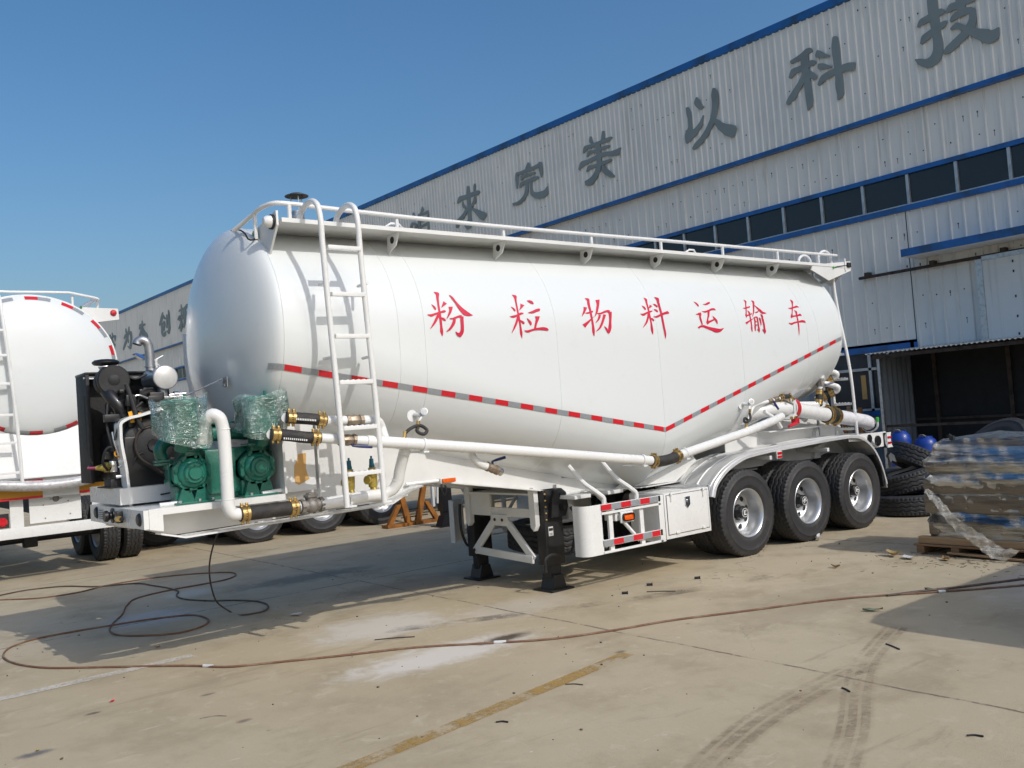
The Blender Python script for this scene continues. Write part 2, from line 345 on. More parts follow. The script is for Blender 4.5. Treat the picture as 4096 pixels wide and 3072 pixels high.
# brush strokes of the lettering: left and right edge of each stroke; R in tank (x, z), G in wall (y, z)
GLY={'R':{'粉':[[-4.346,3.188,-4.343,3.191,-4.332,3.16,-4.29,3.18,-4.336,3.12,-4.307,3.124,-4.342,3.014,-4.319,3.017,-4.347,2.931,-4.318,2.935,-4.345,2.835,-4.318,2.837,-4.349,2.793,-4.314,2.796,-4.331,2.752,-4.322,2.753],[-4.409,3.059,-4.406,3.062,-4.393,3.029,-4.373,3.042,-4.382,3.01,-4.363,3.019,-4.376,3.005,-4.365,3.009],[-4.261,3.096,-4.228,3.071,-4.283,3.063,-4.265,3.049,-4.302,3.031,-4.3,3.03],[-4.475,2.958,-4.473,2.961,-4.441,2.94,-4.439,2.963,-4.374,2.959,-4.377,2.978,-4.311,2.976,-4.313,2.995,-4.27,2.984,-4.271,3.005,-4.257,2.992,-4.257,3],[-4.355,2.971,-4.33,2.96,-4.379,2.939,-4.354,2.927,-4.414,2.887,-4.393,2.875,-4.458,2.824,-4.454,2.822],[-4.325,2.926,-4.318,2.934,-4.31,2.909,-4.292,2.928,-4.292,2.899,-4.275,2.913,-4.281,2.896,-4.274,2.9],[-4.217,3.04,-4.168,3.042,-4.215,3.01,-4.184,3.005,-4.235,2.971,-4.214,2.963,-4.264,2.916,-4.261,2.915],[-4.179,3.159,-4.172,3.164,-4.165,3.133,-4.145,3.146,-4.137,3.086,-4.115,3.099,-4.101,3.017,-4.066,3.041,-4.052,2.96,-4.012,2.999,-3.999,2.95,-3.983,2.979,-3.949,2.957,-3.948,2.96],[-4.228,2.922,-4.227,2.927,-4.201,2.915,-4.201,2.928,-4.151,2.924,-4.155,2.942,-4.109,2.933,-4.108,2.957,-4.093,2.924,-4.078,2.956],[-4.101,2.944,-4.062,2.946,-4.105,2.901,-4.068,2.903,-4.108,2.837,-4.073,2.836,-4.122,2.794,-4.083,2.781,-4.136,2.783,-4.124,2.74,-4.146,2.783,-4.166,2.766,-4.172,2.797,-4.175,2.795],[-4.184,2.92,-4.158,2.916,-4.196,2.897,-4.165,2.887,-4.223,2.853,-4.199,2.839,-4.252,2.821,-4.237,2.807,-4.281,2.795,-4.279,2.792]],
'粒':[[-3.395,3.183,-3.392,3.186,-3.381,3.154,-3.339,3.174,-3.381,3.124,-3.355,3.128,-3.386,3.045,-3.363,3.049,-3.388,2.974,-3.365,2.978,-3.388,2.911,-3.363,2.914,-3.385,2.829,-3.36,2.832,-3.386,2.77,-3.355,2.773,-3.369,2.724,-3.363,2.724],[-3.452,3.053,-3.449,3.055,-3.434,3.024,-3.414,3.038,-3.42,3.007,-3.401,3.018,-3.413,3.004,-3.403,3.008],[-3.318,3.089,-3.27,3.072,-3.329,3.056,-3.306,3.046,-3.354,3.018,-3.351,3.016],[-3.493,2.949,-3.491,2.953,-3.459,2.936,-3.458,2.958,-3.387,2.954,-3.392,2.974,-3.33,2.973,-3.333,2.994,-3.309,2.979,-3.308,2.991],[-3.4,2.953,-3.37,2.946,-3.417,2.916,-3.391,2.909,-3.449,2.86,-3.426,2.852,-3.494,2.779,-3.489,2.777],[-3.369,2.906,-3.362,2.913,-3.352,2.886,-3.332,2.903,-3.334,2.871,-3.314,2.885,-3.324,2.871,-3.317,2.874],[-3.222,3.123,-3.22,3.126,-3.199,3.103,-3.178,3.128,-3.173,3.09,-3.147,3.112,-3.153,3.085,-3.143,3.092],[-3.247,2.991,-3.246,2.995,-3.19,2.986,-3.191,3.011,-3.119,3.006,-3.123,3.034,-3.084,3.017,-3.082,3.038,-3.082,3.021,-3.074,3.031],[-3.277,2.932,-3.273,2.934,-3.264,2.901,-3.242,2.913,-3.252,2.875,-3.222,2.885,-3.239,2.858,-3.229,2.86],[-3.163,2.956,-3.1,2.954,-3.16,2.924,-3.122,2.918,-3.179,2.88,-3.153,2.875,-3.198,2.825,-3.176,2.822],[-3.331,2.802,-3.329,2.806,-3.298,2.785,-3.298,2.806,-3.216,2.802,-3.219,2.822,-3.133,2.81,-3.132,2.835,-3.065,2.806,-3.056,2.838,-3.025,2.803,-3.014,2.822,-3.011,2.805,-3.007,2.809]],
'物':[[-2.453,3.069,-2.403,3.062,-2.464,3.036,-2.43,3.029,-2.486,3.002,-2.465,2.994,-2.514,2.959,-2.51,2.958],[-2.454,2.996,-2.453,3.001,-2.414,2.99,-2.413,3.008,-2.36,3.002,-2.362,3.021,-2.331,3.009,-2.333,3.028],[-2.396,3.168,-2.392,3.172,-2.375,3.142,-2.334,3.163,-2.383,3.11,-2.345,3.117,-2.384,3.024,-2.354,3.029,-2.386,2.95,-2.358,2.954,-2.387,2.872,-2.358,2.875,-2.392,2.779,-2.359,2.782,-2.378,2.742,-2.369,2.743],[-2.488,2.834,-2.525,2.869,-2.45,2.869,-2.474,2.892,-2.393,2.913,-2.407,2.926,-2.336,2.957,-2.339,2.96],[-2.246,3.151,-2.179,3.16,-2.243,3.116,-2.2,3.117,-2.266,3.065,-2.232,3.061,-2.298,3.003,-2.275,2.997,-2.328,2.957,-2.325,2.955],[-2.276,2.988,-2.274,2.999,-2.222,2.988,-2.222,3.007,-2.157,3.005,-2.158,3.027,-2.115,3.009,-2.103,3.038,-2.102,2.996,-2.068,3.031],[-2.103,3.015,-2.051,3.019,-2.107,2.974,-2.065,2.975,-2.128,2.892,-2.093,2.892,-2.15,2.834,-2.106,2.827,-2.159,2.812,-2.156,2.768,-2.172,2.83,-2.196,2.818,-2.206,2.853,-2.21,2.851],[-2.258,2.982,-2.228,2.978,-2.272,2.957,-2.244,2.949,-2.297,2.923,-2.281,2.913,-2.335,2.888,-2.332,2.886],[-2.189,2.988,-2.15,2.98,-2.214,2.943,-2.183,2.936,-2.255,2.882,-2.226,2.873,-2.291,2.837,-2.272,2.824,-2.342,2.795,-2.339,2.792]],
'料':[[-1.468,3.197,-1.465,3.199,-1.459,3.167,-1.419,3.183,-1.462,3.133,-1.432,3.138,-1.467,3.052,-1.441,3.056,-1.476,2.965,-1.448,2.969,-1.478,2.876,-1.45,2.879,-1.485,2.794,-1.45,2.798,-1.468,2.758,-1.46,2.759],[-1.545,3.097,-1.542,3.1,-1.53,3.069,-1.502,3.085,-1.514,3.051,-1.492,3.06,-1.507,3.047,-1.497,3.049],[-1.41,3.113,-1.374,3.096,-1.425,3.091,-1.408,3.077,-1.448,3.072,-1.443,3.066],[-1.61,2.998,-1.607,3.001,-1.574,2.977,-1.57,3.002,-1.488,3.004,-1.492,3.024,-1.423,3.021,-1.424,3.04,-1.396,3.031,-1.396,3.041],[-1.484,3.009,-1.451,3.005,-1.511,2.958,-1.484,2.953,-1.554,2.9,-1.531,2.89,-1.613,2.837,-1.609,2.835],[-1.453,2.947,-1.442,2.954,-1.44,2.928,-1.416,2.942,-1.425,2.914,-1.406,2.923,-1.417,2.913,-1.409,2.915],[-1.349,3.121,-1.345,3.124,-1.326,3.099,-1.299,3.118,-1.307,3.085,-1.282,3.099,-1.296,3.08,-1.283,3.086],[-1.368,3.056,-1.365,3.059,-1.344,3.036,-1.319,3.055,-1.325,3.025,-1.303,3.037,-1.316,3.021,-1.305,3.025],[-1.281,3.209,-1.277,3.212,-1.264,3.174,-1.211,3.197,-1.267,3.136,-1.227,3.144,-1.272,3.011,-1.239,3.016,-1.278,2.92,-1.246,2.924,-1.277,2.83,-1.245,2.834,-1.269,2.76,-1.24,2.762,-1.264,2.708,-1.258,2.708],[-1.408,2.966,-1.407,2.969,-1.362,2.957,-1.362,2.976,-1.266,2.981,-1.271,3.005,-1.181,3.001,-1.182,3.028,-1.144,3.006,-1.128,3.036,-1.124,3.008,-1.113,3.016]],
'运':[[-0.589,3.17,-0.585,3.173,-0.568,3.142,-0.541,3.157,-0.547,3.119,-0.518,3.131,-0.537,3.105,-0.525,3.109],[-0.429,3.139,-0.427,3.143,-0.381,3.131,-0.375,3.152,-0.315,3.146,-0.315,3.172,-0.28,3.158,-0.278,3.176],[-0.497,3.047,-0.494,3.051,-0.459,3.033,-0.452,3.052,-0.37,3.047,-0.37,3.069,-0.278,3.067,-0.272,3.093,-0.243,3.068,-0.225,3.085,-0.228,3.066,-0.22,3.069],[-0.388,3.051,-0.349,3.051,-0.412,2.996,-0.379,2.994,-0.451,2.934,-0.421,2.932,-0.47,2.907,-0.418,2.91,-0.452,2.883,-0.442,2.884],[-0.439,2.891,-0.45,2.922,-0.369,2.916,-0.377,2.937,-0.296,2.939,-0.302,2.957],[-0.32,2.993,-0.316,2.994,-0.309,2.955,-0.279,2.968,-0.287,2.921,-0.247,2.934,-0.266,2.889,-0.256,2.891],[-0.635,3.008,-0.634,3.011,-0.597,2.999,-0.591,3.02,-0.559,3.002,-0.561,3.032],[-0.565,3.028,-0.527,3.034,-0.57,3.009,-0.525,3.011,-0.58,2.974,-0.549,2.977,-0.577,2.928,-0.548,2.934,-0.564,2.875,-0.546,2.879],[-0.631,2.829,-0.647,2.85,-0.587,2.847,-0.594,2.869,-0.556,2.849,-0.542,2.874,-0.492,2.832,-0.47,2.859,-0.396,2.805,-0.368,2.844,-0.303,2.782,-0.28,2.833,-0.222,2.794,-0.232,2.829,-0.15,2.836,-0.152,2.839]],
'输':[[0.436,3.222,0.441,3.225,0.446,3.195,0.485,3.206,0.428,3.154,0.452,3.156,0.403,3.098,0.427,3.1,0.375,3.043,0.398,3.044,0.353,3.009,0.385,3.012,0.361,2.98,0.373,2.982],[0.37,2.99,0.364,3.009,0.441,3.012,0.438,3.029,0.504,3.027,0.504,3.042],[0.352,3.104,0.356,3.11,0.39,3.097,0.397,3.115,0.456,3.108,0.459,3.129,0.512,3.121,0.514,3.137],[0.426,3.076,0.431,3.078,0.433,3.051,0.464,3.059,0.433,2.999,0.457,3.002,0.425,2.952,0.452,2.955,0.419,2.881,0.445,2.883,0.407,2.827,0.436,2.829,0.419,2.791,0.426,2.791],[0.337,2.889,0.313,2.915,0.383,2.915,0.368,2.933,0.441,2.939,0.431,2.954,0.498,2.966,0.495,2.971],[0.597,3.219,0.602,3.221,0.606,3.195,0.649,3.207,0.583,3.146,0.617,3.149,0.552,3.083,0.578,3.083,0.521,3.036,0.54,3.034,0.49,2.993,0.495,2.992],[0.614,3.15,0.622,3.155,0.637,3.12,0.659,3.132,0.674,3.075,0.716,3.097,0.722,3.038,0.76,3.064,0.774,3.039,0.787,3.058,0.82,3.044,0.822,3.048],[0.571,3.05,0.575,3.058,0.606,3.045,0.606,3.061,0.66,3.062,0.653,3.078],[0.509,2.985,0.517,2.988,0.513,2.96,0.537,2.964,0.499,2.9,0.522,2.901,0.482,2.828,0.505,2.829,0.484,2.803,0.496,2.804],[0.52,2.978,0.521,2.989,0.566,2.981,0.573,2.998,0.578,2.976,0.597,2.993],[0.575,2.986,0.603,2.99,0.569,2.936,0.596,2.938,0.561,2.864,0.587,2.866,0.556,2.817,0.588,2.819,0.563,2.786,0.572,2.786],[0.582,2.82,0.559,2.802,0.533,2.829,0.529,2.825],[0.522,2.921,0.524,2.934,0.552,2.923,0.554,2.937],[0.515,2.876,0.517,2.889,0.549,2.877,0.552,2.892],[0.621,2.984,0.628,2.987,0.625,2.964,0.652,2.97,0.626,2.922,0.65,2.925,0.63,2.877,0.637,2.878],[0.677,3.034,0.681,3.036,0.683,3.007,0.717,3.016,0.683,2.962,0.714,2.966,0.68,2.889,0.714,2.893,0.674,2.824,0.709,2.828,0.671,2.804,0.713,2.805,0.678,2.77,0.69,2.77],[0.706,2.812,0.67,2.79,0.642,2.83,0.637,2.827]],
'车':[[1.361,3.128,1.366,3.133,1.396,3.115,1.406,3.135,1.504,3.13,1.511,3.153,1.586,3.143,1.602,3.167,1.62,3.142,1.63,3.15],[1.498,3.254,1.504,3.257,1.5,3.221,1.552,3.234,1.485,3.182,1.514,3.184,1.433,3.103,1.455,3.103,1.39,3.045,1.415,3.044,1.353,3.011,1.396,3.008,1.356,2.985,1.365,2.985],[1.371,2.994,1.376,3.021,1.443,3.006,1.447,3.027,1.539,3.018,1.544,3.041,1.585,3.02,1.607,3.048,1.61,3.02,1.621,3.026],[1.483,3.1,1.488,3.102,1.494,3.072,1.535,3.083,1.487,3.021,1.518,3.025,1.48,2.967,1.51,2.971,1.471,2.899,1.5,2.902,1.46,2.825,1.486,2.826,1.455,2.747,1.461,2.747],[1.264,2.918,1.27,2.923,1.303,2.895,1.311,2.918,1.402,2.912,1.401,2.934,1.508,2.926,1.511,2.948,1.597,2.93,1.611,2.961,1.638,2.926,1.665,2.947,1.66,2.922,1.669,2.926]],
},
'G':{'技':[[0.582,10.425,0.386,10.339,0.629,10.078,0.409,9.994,0.63,9.827,0.409,9.765,0.611,9.575,0.402,9.525,0.591,9.328,0.395,9.283,0.584,9.095,0.376,9.027,0.61,8.96,0.416,8.828,0.667,8.883,0.535,8.681,0.75,8.862,0.745,8.662,0.873,8.908,0.923,8.798,0.984,8.938,0.996,8.919],[0.851,9.58,0.885,9.624,0.751,9.595,0.822,9.727,0.608,9.612,0.668,9.761,0.463,9.632,0.519,9.793,0.311,9.667,0.336,9.778,0.297,9.676,0.283,9.729],[0.791,9.191,0.851,9.248,0.71,9.232,0.807,9.365,0.582,9.283,0.658,9.426,0.438,9.339,0.505,9.471,0.296,9.402,0.353,9.508,0.26,9.46,0.289,9.505],[0.231,9.634,0.264,9.678,0.128,9.649,0.192,9.793,-0.037,9.642,0.009,9.8,-0.15,9.659,-0.108,9.805,-0.312,9.671,-0.284,9.792,-0.438,9.687,-0.424,9.758],[0.012,10.13,-0.153,10.063,0.045,9.836,-0.143,9.765,0.044,9.648,-0.133,9.604,0.001,9.529,-0.129,9.519],[0.163,9.434,0.193,9.478,0.082,9.441,0.139,9.559,-0.075,9.456,-0.032,9.601,-0.227,9.454,-0.218,9.584,-0.297,9.419,-0.32,9.525],[-0.206,9.525,-0.325,9.477,-0.172,9.319,-0.319,9.235,-0.114,9.235,-0.244,9.092,-0.006,9.146,-0.109,8.995,0.186,9.034,0.088,8.878,0.335,8.942,0.256,8.805,0.396,8.859,0.378,8.824],[0.186,9.272,0.2,9.309,0.086,9.249,0.077,9.375,-0.054,9.14,-0.106,9.24,-0.2,8.986,-0.275,9.132,-0.353,8.834,-0.435,9.048,-0.548,8.699,-0.552,8.994,-0.718,8.765,-0.602,8.959,-0.75,8.937,-0.725,8.965]],
'科':[[3.96,9.902,3.999,9.995,3.812,9.906,3.865,10.018,3.626,9.938,3.695,10.061,3.477,9.976,3.549,10.119,3.409,9.988,3.446,10.107],[4.022,9.567,4.081,9.619,3.906,9.625,3.999,9.764,3.72,9.642,3.774,9.781,3.518,9.659,3.569,9.798,3.37,9.677,3.404,9.795,3.337,9.693,3.341,9.756],[3.694,10.025,3.514,9.959,3.733,9.737,3.531,9.681,3.697,9.4,3.516,9.364,3.678,9.078,3.484,9.035,3.666,8.836,3.502,8.773,3.66,8.68,3.634,8.665],[3.716,9.577,3.583,9.472,3.808,9.443,3.69,9.343,3.974,9.288,3.847,9.173,4.134,9.137,4.011,9.018,4.206,9.045,4.131,8.966],[3.604,9.542,3.514,9.596,3.514,9.405,3.401,9.485,3.413,9.326,3.335,9.392],[3.312,9.818,3.248,9.978,3.193,9.768,3.142,9.896,3.075,9.724,3.051,9.814,2.979,9.713,2.974,9.761],[3.267,9.523,3.254,9.657,3.176,9.485,3.157,9.628,3.039,9.461,3.028,9.545,2.942,9.455,2.94,9.485],[3.275,9.139,3.329,9.191,3.148,9.201,3.241,9.332,2.95,9.241,3.016,9.394,2.754,9.249,2.803,9.415,2.561,9.228,2.596,9.418,2.403,9.196,2.495,9.407,2.358,9.343,2.385,9.375],[2.851,10.116,2.708,10.066,2.892,9.935,2.69,9.874,2.881,9.557,2.691,9.508,2.867,9.244,2.684,9.197,2.88,8.94,2.677,8.887,2.861,8.806,2.697,8.727,2.86,8.675,2.837,8.657]],
'以':[[7.288,9.869,7.176,9.86,7.281,9.733,7.111,9.709,7.245,9.524,7.103,9.492,7.265,9.334,7.11,9.277,7.361,9.239,7.128,9.131,7.398,9.1,7.178,8.997,7.383,8.971,7.302,8.928],[7.233,8.971,7.372,9.134,7.07,9.031,7.227,9.214,6.904,9.144,7.027,9.266,6.76,9.305,6.857,9.372,6.704,9.495,6.736,9.513],[6.922,10.043,6.866,10.029,6.992,9.938,6.788,9.926,6.916,9.783,6.746,9.839,6.766,9.679,6.713,9.771,6.677,9.706,6.688,9.742],[6.363,10.09,6.256,10.068,6.408,9.957,6.186,9.902,6.406,9.777,6.199,9.707,6.434,9.57,6.256,9.495,6.497,9.376,6.332,9.285,6.599,9.225,6.457,9.125,6.741,9.072,6.601,8.958,6.919,8.94,6.793,8.815,7.095,8.845,6.982,8.719,7.173,8.764,7.117,8.7],[6.423,9.264,6.331,9.307,6.311,9.06,6.148,9.153,6.181,8.894,6.005,9.059,6.029,8.751,5.879,9.009,5.845,8.66,5.731,8.935]],
'美':[[11.034,10.179,10.93,10.154,11.056,10.075,10.911,10.06,10.976,9.939,10.878,9.941],[10.495,10.189,10.378,10.155,10.522,10.089,10.375,10.03,10.56,9.969,10.466,9.919,10.609,9.912,10.518,9.858],[11.325,9.771,11.373,9.798,11.2,9.835,11.309,9.957,10.978,9.841,11.027,9.958,10.715,9.84,10.759,9.956,10.436,9.834,10.481,9.949,10.19,9.837,10.245,9.952,10.09,9.885,10.12,9.935],[11.171,9.615,11.217,9.643,11.067,9.663,11.157,9.775,10.882,9.657,10.916,9.761,10.635,9.65,10.671,9.753,10.393,9.644,10.429,9.745,10.219,9.66,10.243,9.724],[10.817,9.887,10.612,9.846,10.796,9.673,10.609,9.635,10.797,9.589,10.61,9.547],[11.55,9.325,11.612,9.364,11.411,9.385,11.526,9.521,11.106,9.413,11.172,9.542,10.752,9.439,10.809,9.567,10.418,9.43,10.447,9.568,10.121,9.354,10.143,9.514,9.873,9.341,9.989,9.511,9.771,9.49,9.806,9.522],[11.239,9.182,11.282,9.213,11.123,9.215,11.201,9.328,10.894,9.216,10.931,9.319,10.612,9.209,10.651,9.323,10.351,9.201,10.395,9.314,10.175,9.231,10.21,9.307],[10.79,9.494,10.603,9.442,10.81,9.317,10.623,9.261,10.837,9.202,10.659,9.122,10.939,9.085,10.763,8.973,11.093,8.986,10.919,8.831,11.273,8.937,11.148,8.735,11.349,8.933,11.338,8.781],[10.603,9.188,10.521,9.184,10.619,9.062,10.443,9.098,10.474,8.89,10.31,8.977,10.287,8.764,10.182,8.852,10.161,8.725,10.116,8.781]],
'完':[[14.005,10.193,13.902,10.158,14.077,10.118,13.888,10.054,14.142,10.022,13.884,9.936],[14.603,9.493,14.648,9.505,14.54,9.677,14.666,9.706,14.529,9.848,14.673,9.883,14.523,9.916,14.636,10.015,14.355,9.904,14.401,10.014,14.079,9.897,14.131,10.018,13.755,9.893,13.812,10.013,13.5,9.907,13.57,10.026,13.35,9.921,13.437,10.049],[13.456,10.042,13.287,10.007,13.45,9.871,13.281,9.836,13.431,9.732,13.296,9.703,13.381,9.563,13.348,9.556],[14.376,9.706,14.418,9.724,14.292,9.748,14.392,9.85,14.102,9.747,14.145,9.855,13.839,9.741,13.873,9.837,13.632,9.744,13.657,9.815],[14.428,9.477,14.492,9.509,14.327,9.524,14.445,9.634,14.148,9.531,14.219,9.663,13.9,9.537,13.962,9.668,13.654,9.542,13.71,9.673,13.51,9.56,13.54,9.643],[14.162,9.549,14.023,9.508,14.202,9.39,14.056,9.34,14.284,9.227,14.142,9.153,14.453,9.124,14.328,9.018,14.653,9.068,14.583,8.948,14.897,9.078,14.874,8.981],[13.952,9.527,13.831,9.498,13.965,9.354,13.844,9.334,13.95,9.162,13.781,9.187,13.766,8.979,13.655,9.136,13.496,8.894,13.517,9.123,13.264,8.885,13.405,9.116,13.088,8.978,13.295,9.112,13.07,9.19,13.1,9.205]],
'求':[[18.017,9.791,18.089,9.832,17.85,9.83,17.991,9.984,17.489,9.836,17.569,9.994,17.07,9.834,17.139,9.99,16.759,9.821,16.827,9.976,16.662,9.859,16.716,9.949],[17.424,10.245,17.258,10.206,17.471,10.035,17.243,9.986,17.472,9.722,17.255,9.678,17.479,9.41,17.261,9.369,17.495,9.104,17.257,9.054,17.576,8.962,17.263,8.841,17.544,8.865,17.573,8.747,17.656,8.987,17.763,8.966],[16.987,10.238,16.886,10.211,17.028,10.148,16.878,10.098,17.045,10.007,16.996,9.988],[17.772,9.78,17.73,9.777,17.781,9.668,17.64,9.669,17.697,9.548,17.58,9.555,17.65,9.52,17.591,9.524],[17.594,9.51,17.445,9.437,17.744,9.377,17.588,9.285,17.984,9.28,17.809,9.157,18.242,9.162,18.018,9.048,18.255,8.973,18.151,8.938],[17.036,9.787,16.915,9.752,17.097,9.68,16.927,9.605,17.2,9.581,17.098,9.52,17.267,9.5,17.216,9.47],[17.276,9.429,17.216,9.468,17.061,9.251,16.923,9.332,16.885,9.061,16.641,9.196,16.726,8.919,16.459,9.114,16.591,8.867,16.4,9.074]],
'追':[[21.045,10.136,20.997,10.13,21.095,10.059,20.92,10.041,21.091,9.947,20.854,9.925,20.998,9.856,20.903,9.847],[20.402,10.211,20.324,10.195,20.458,10.143,20.274,10.09,20.497,10.049,20.357,9.984,20.592,9.999,20.468,9.923],[20.713,9.983,20.571,9.953,20.74,9.777,20.582,9.746,20.757,9.517,20.584,9.484,20.775,9.257,20.601,9.224],[20.588,9.926,20.603,9.99,20.274,9.875,20.315,9.976,20.025,9.878,20.086,9.987,19.985,9.884,20.017,9.974],[20.066,9.974,19.943,9.955,20.049,9.8,19.927,9.775,20.091,9.657,19.97,9.625],[20.579,9.641,20.619,9.715,20.307,9.639,20.345,9.721,20.045,9.628,20.072,9.701],[20.593,9.427,20.657,9.519,20.32,9.448,20.38,9.538,20.017,9.457,20.078,9.556],[20.089,9.548,19.951,9.522,20.103,9.378,19.95,9.348,20.12,9.122,19.982,9.095],[20.62,9.17,20.634,9.251,20.07,9.109,20.084,9.189],[21.205,9.582,21.321,9.635,21.092,9.656,21.209,9.761,21.005,9.64,20.941,9.719,20.987,9.621,20.813,9.6,21.012,9.493,20.858,9.443,21.188,9.268,21.037,9.211]],
'为':[[60.437,10.441,60.233,10.421,60.523,10.265,60.116,10.236,60.362,10.109,60.064,10.098],[59.65,10.48,59.45,10.455,59.791,10.283,59.396,10.22,60.134,9.975,59.696,9.894,60.529,9.67,60.05,9.572,61.004,9.396,60.526,9.296,61.4,9.052,61.107,8.994],[60.644,9.758,61.017,9.847,60.345,9.869,60.73,10.027,59.582,9.92,59.81,10.075,59.176,9.922,59.392,10.093],[59.403,10.046,58.956,10.003,59.381,9.752,58.934,9.703,59.519,9.335,59.027,9.265,59.849,9.075,59.336,8.888,59.992,9.151,60.164,9.093],[60.056,9.739,59.855,9.724,60.047,9.529,59.744,9.506,59.972,9.389,59.77,9.373]],
'本':[[56.912,10.001,57.185,10.053,56.664,10.124,57.076,10.286,56.227,10.108,56.372,10.273,55.634,10.124,55.745,10.243],[56.45,10.493,56.264,10.47,56.567,10.278,56.196,10.236,56.574,9.852,56.203,9.812,56.613,9.432,56.196,9.384,56.618,8.921,56.478,8.904],[56.725,10.058,56.322,9.98,57.075,9.732,56.674,9.65,57.467,9.462,57.062,9.382,57.632,9.259,57.264,9.195],[56.464,10.024,56.2,10.023,56.233,9.699,55.802,9.705,56.082,9.433,55.309,9.442,55.852,9.256,55.238,9.247],[56.769,9.23,56.943,9.348,56.292,9.253,56.457,9.386,55.943,9.259,56.052,9.377]],
'创':[[51.92,10.474,51.717,10.437,52.155,10.329,51.716,10.239,52.462,10.049,52.025,9.955,52.708,9.778,52.389,9.709],[51.995,10.291,51.7,10.306,51.758,10.084,51.421,10.122,51.38,9.947,51.18,9.991],[51.976,9.685,52.182,9.792,51.587,9.742,51.79,9.849],[51.809,9.821,51.481,9.786,51.824,9.628,51.457,9.576,51.984,9.33,51.66,9.277],[52.287,9.762,51.955,9.725,52.3,9.467,51.967,9.431,52.347,9.191,51.936,9.171,51.943,8.876,51.9,9.112,51.355,9.052,51.691,9.162,51.37,9.162,51.483,9.189],[51.133,10.201,50.931,10.176,51.195,9.864,50.912,9.829,51.256,9.421,51.014,9.391],[50.758,10.439,50.558,10.418,50.781,10.205,50.461,10.167,50.856,9.687,50.496,9.644,50.916,9.25,50.518,9.194,51.05,9.088,50.79,8.929,51.109,9.179,51.247,9.165]],
'新':[[48.251,10.45,48.101,10.431,48.295,10.323,48.072,10.305,48.232,10.201,47.947,10.196],[48.564,10.061,48.729,10.133,48.379,10.092,48.51,10.2,47.612,10.088,47.753,10.194,47.047,10.159,47.389,10.295,47.023,10.291,47.231,10.339],[48.322,10.076,48.135,10.054,48.344,9.849,48.119,9.822],[47.996,10.082,47.774,10.055,47.999,9.853,47.777,9.827],[48.769,9.582,49.009,9.649,48.557,9.677,48.786,9.805,48.008,9.682,48.109,9.789,47.544,9.697,47.659,9.803],[47.756,10.149,47.462,10.113,47.803,9.675,47.436,9.628,47.904,9.316,47.541,9.254,48.098,9.065,47.813,9.007],[48.571,9.467,48.702,9.544,48.157,9.505,48.33,9.608,47.768,9.556,47.939,9.658],[48.539,9.615,48.239,9.587,48.527,9.258,48.152,9.215,48.594,8.886,48.294,8.846],[48.546,9.327,48.339,9.275,48.782,9.181,48.543,9.118,48.943,9.069,48.775,9.022],[47.674,9.767,47.805,9.873,47.119,9.783,47.302,9.913,46.768,9.859,46.896,9.934,46.487,9.917,46.574,9.967],[47.283,9.856,46.993,9.821,47.298,9.354,47.007,9.32,47.304,8.903,47.086,8.878]],
'信':[[64.109,10.546,63.833,10.526,64.091,10.355,63.705,10.327],[64.96,10.362,64.768,10.42,64.404,10.152,64.235,10.316,63.458,10.048,62.97,10.165,63.421,9.917,63.203,9.888],[64.281,10.126,63.95,10.108,64.225,9.832,63.676,9.805],[64.151,9.777,63.761,9.8,64.032,9.65,63.38,9.624,63.878,9.339,63.437,9.305],[64.664,10.501,64.448,10.46,65.072,10.23,64.734,10.184,65.286,9.495,64.944,9.457],[64.276,9.563,64.395,9.661,63.255,9.576,63.371,9.673],[64.287,9.343,64.361,9.441,63.498,9.322,63.57,9.419]],
}}
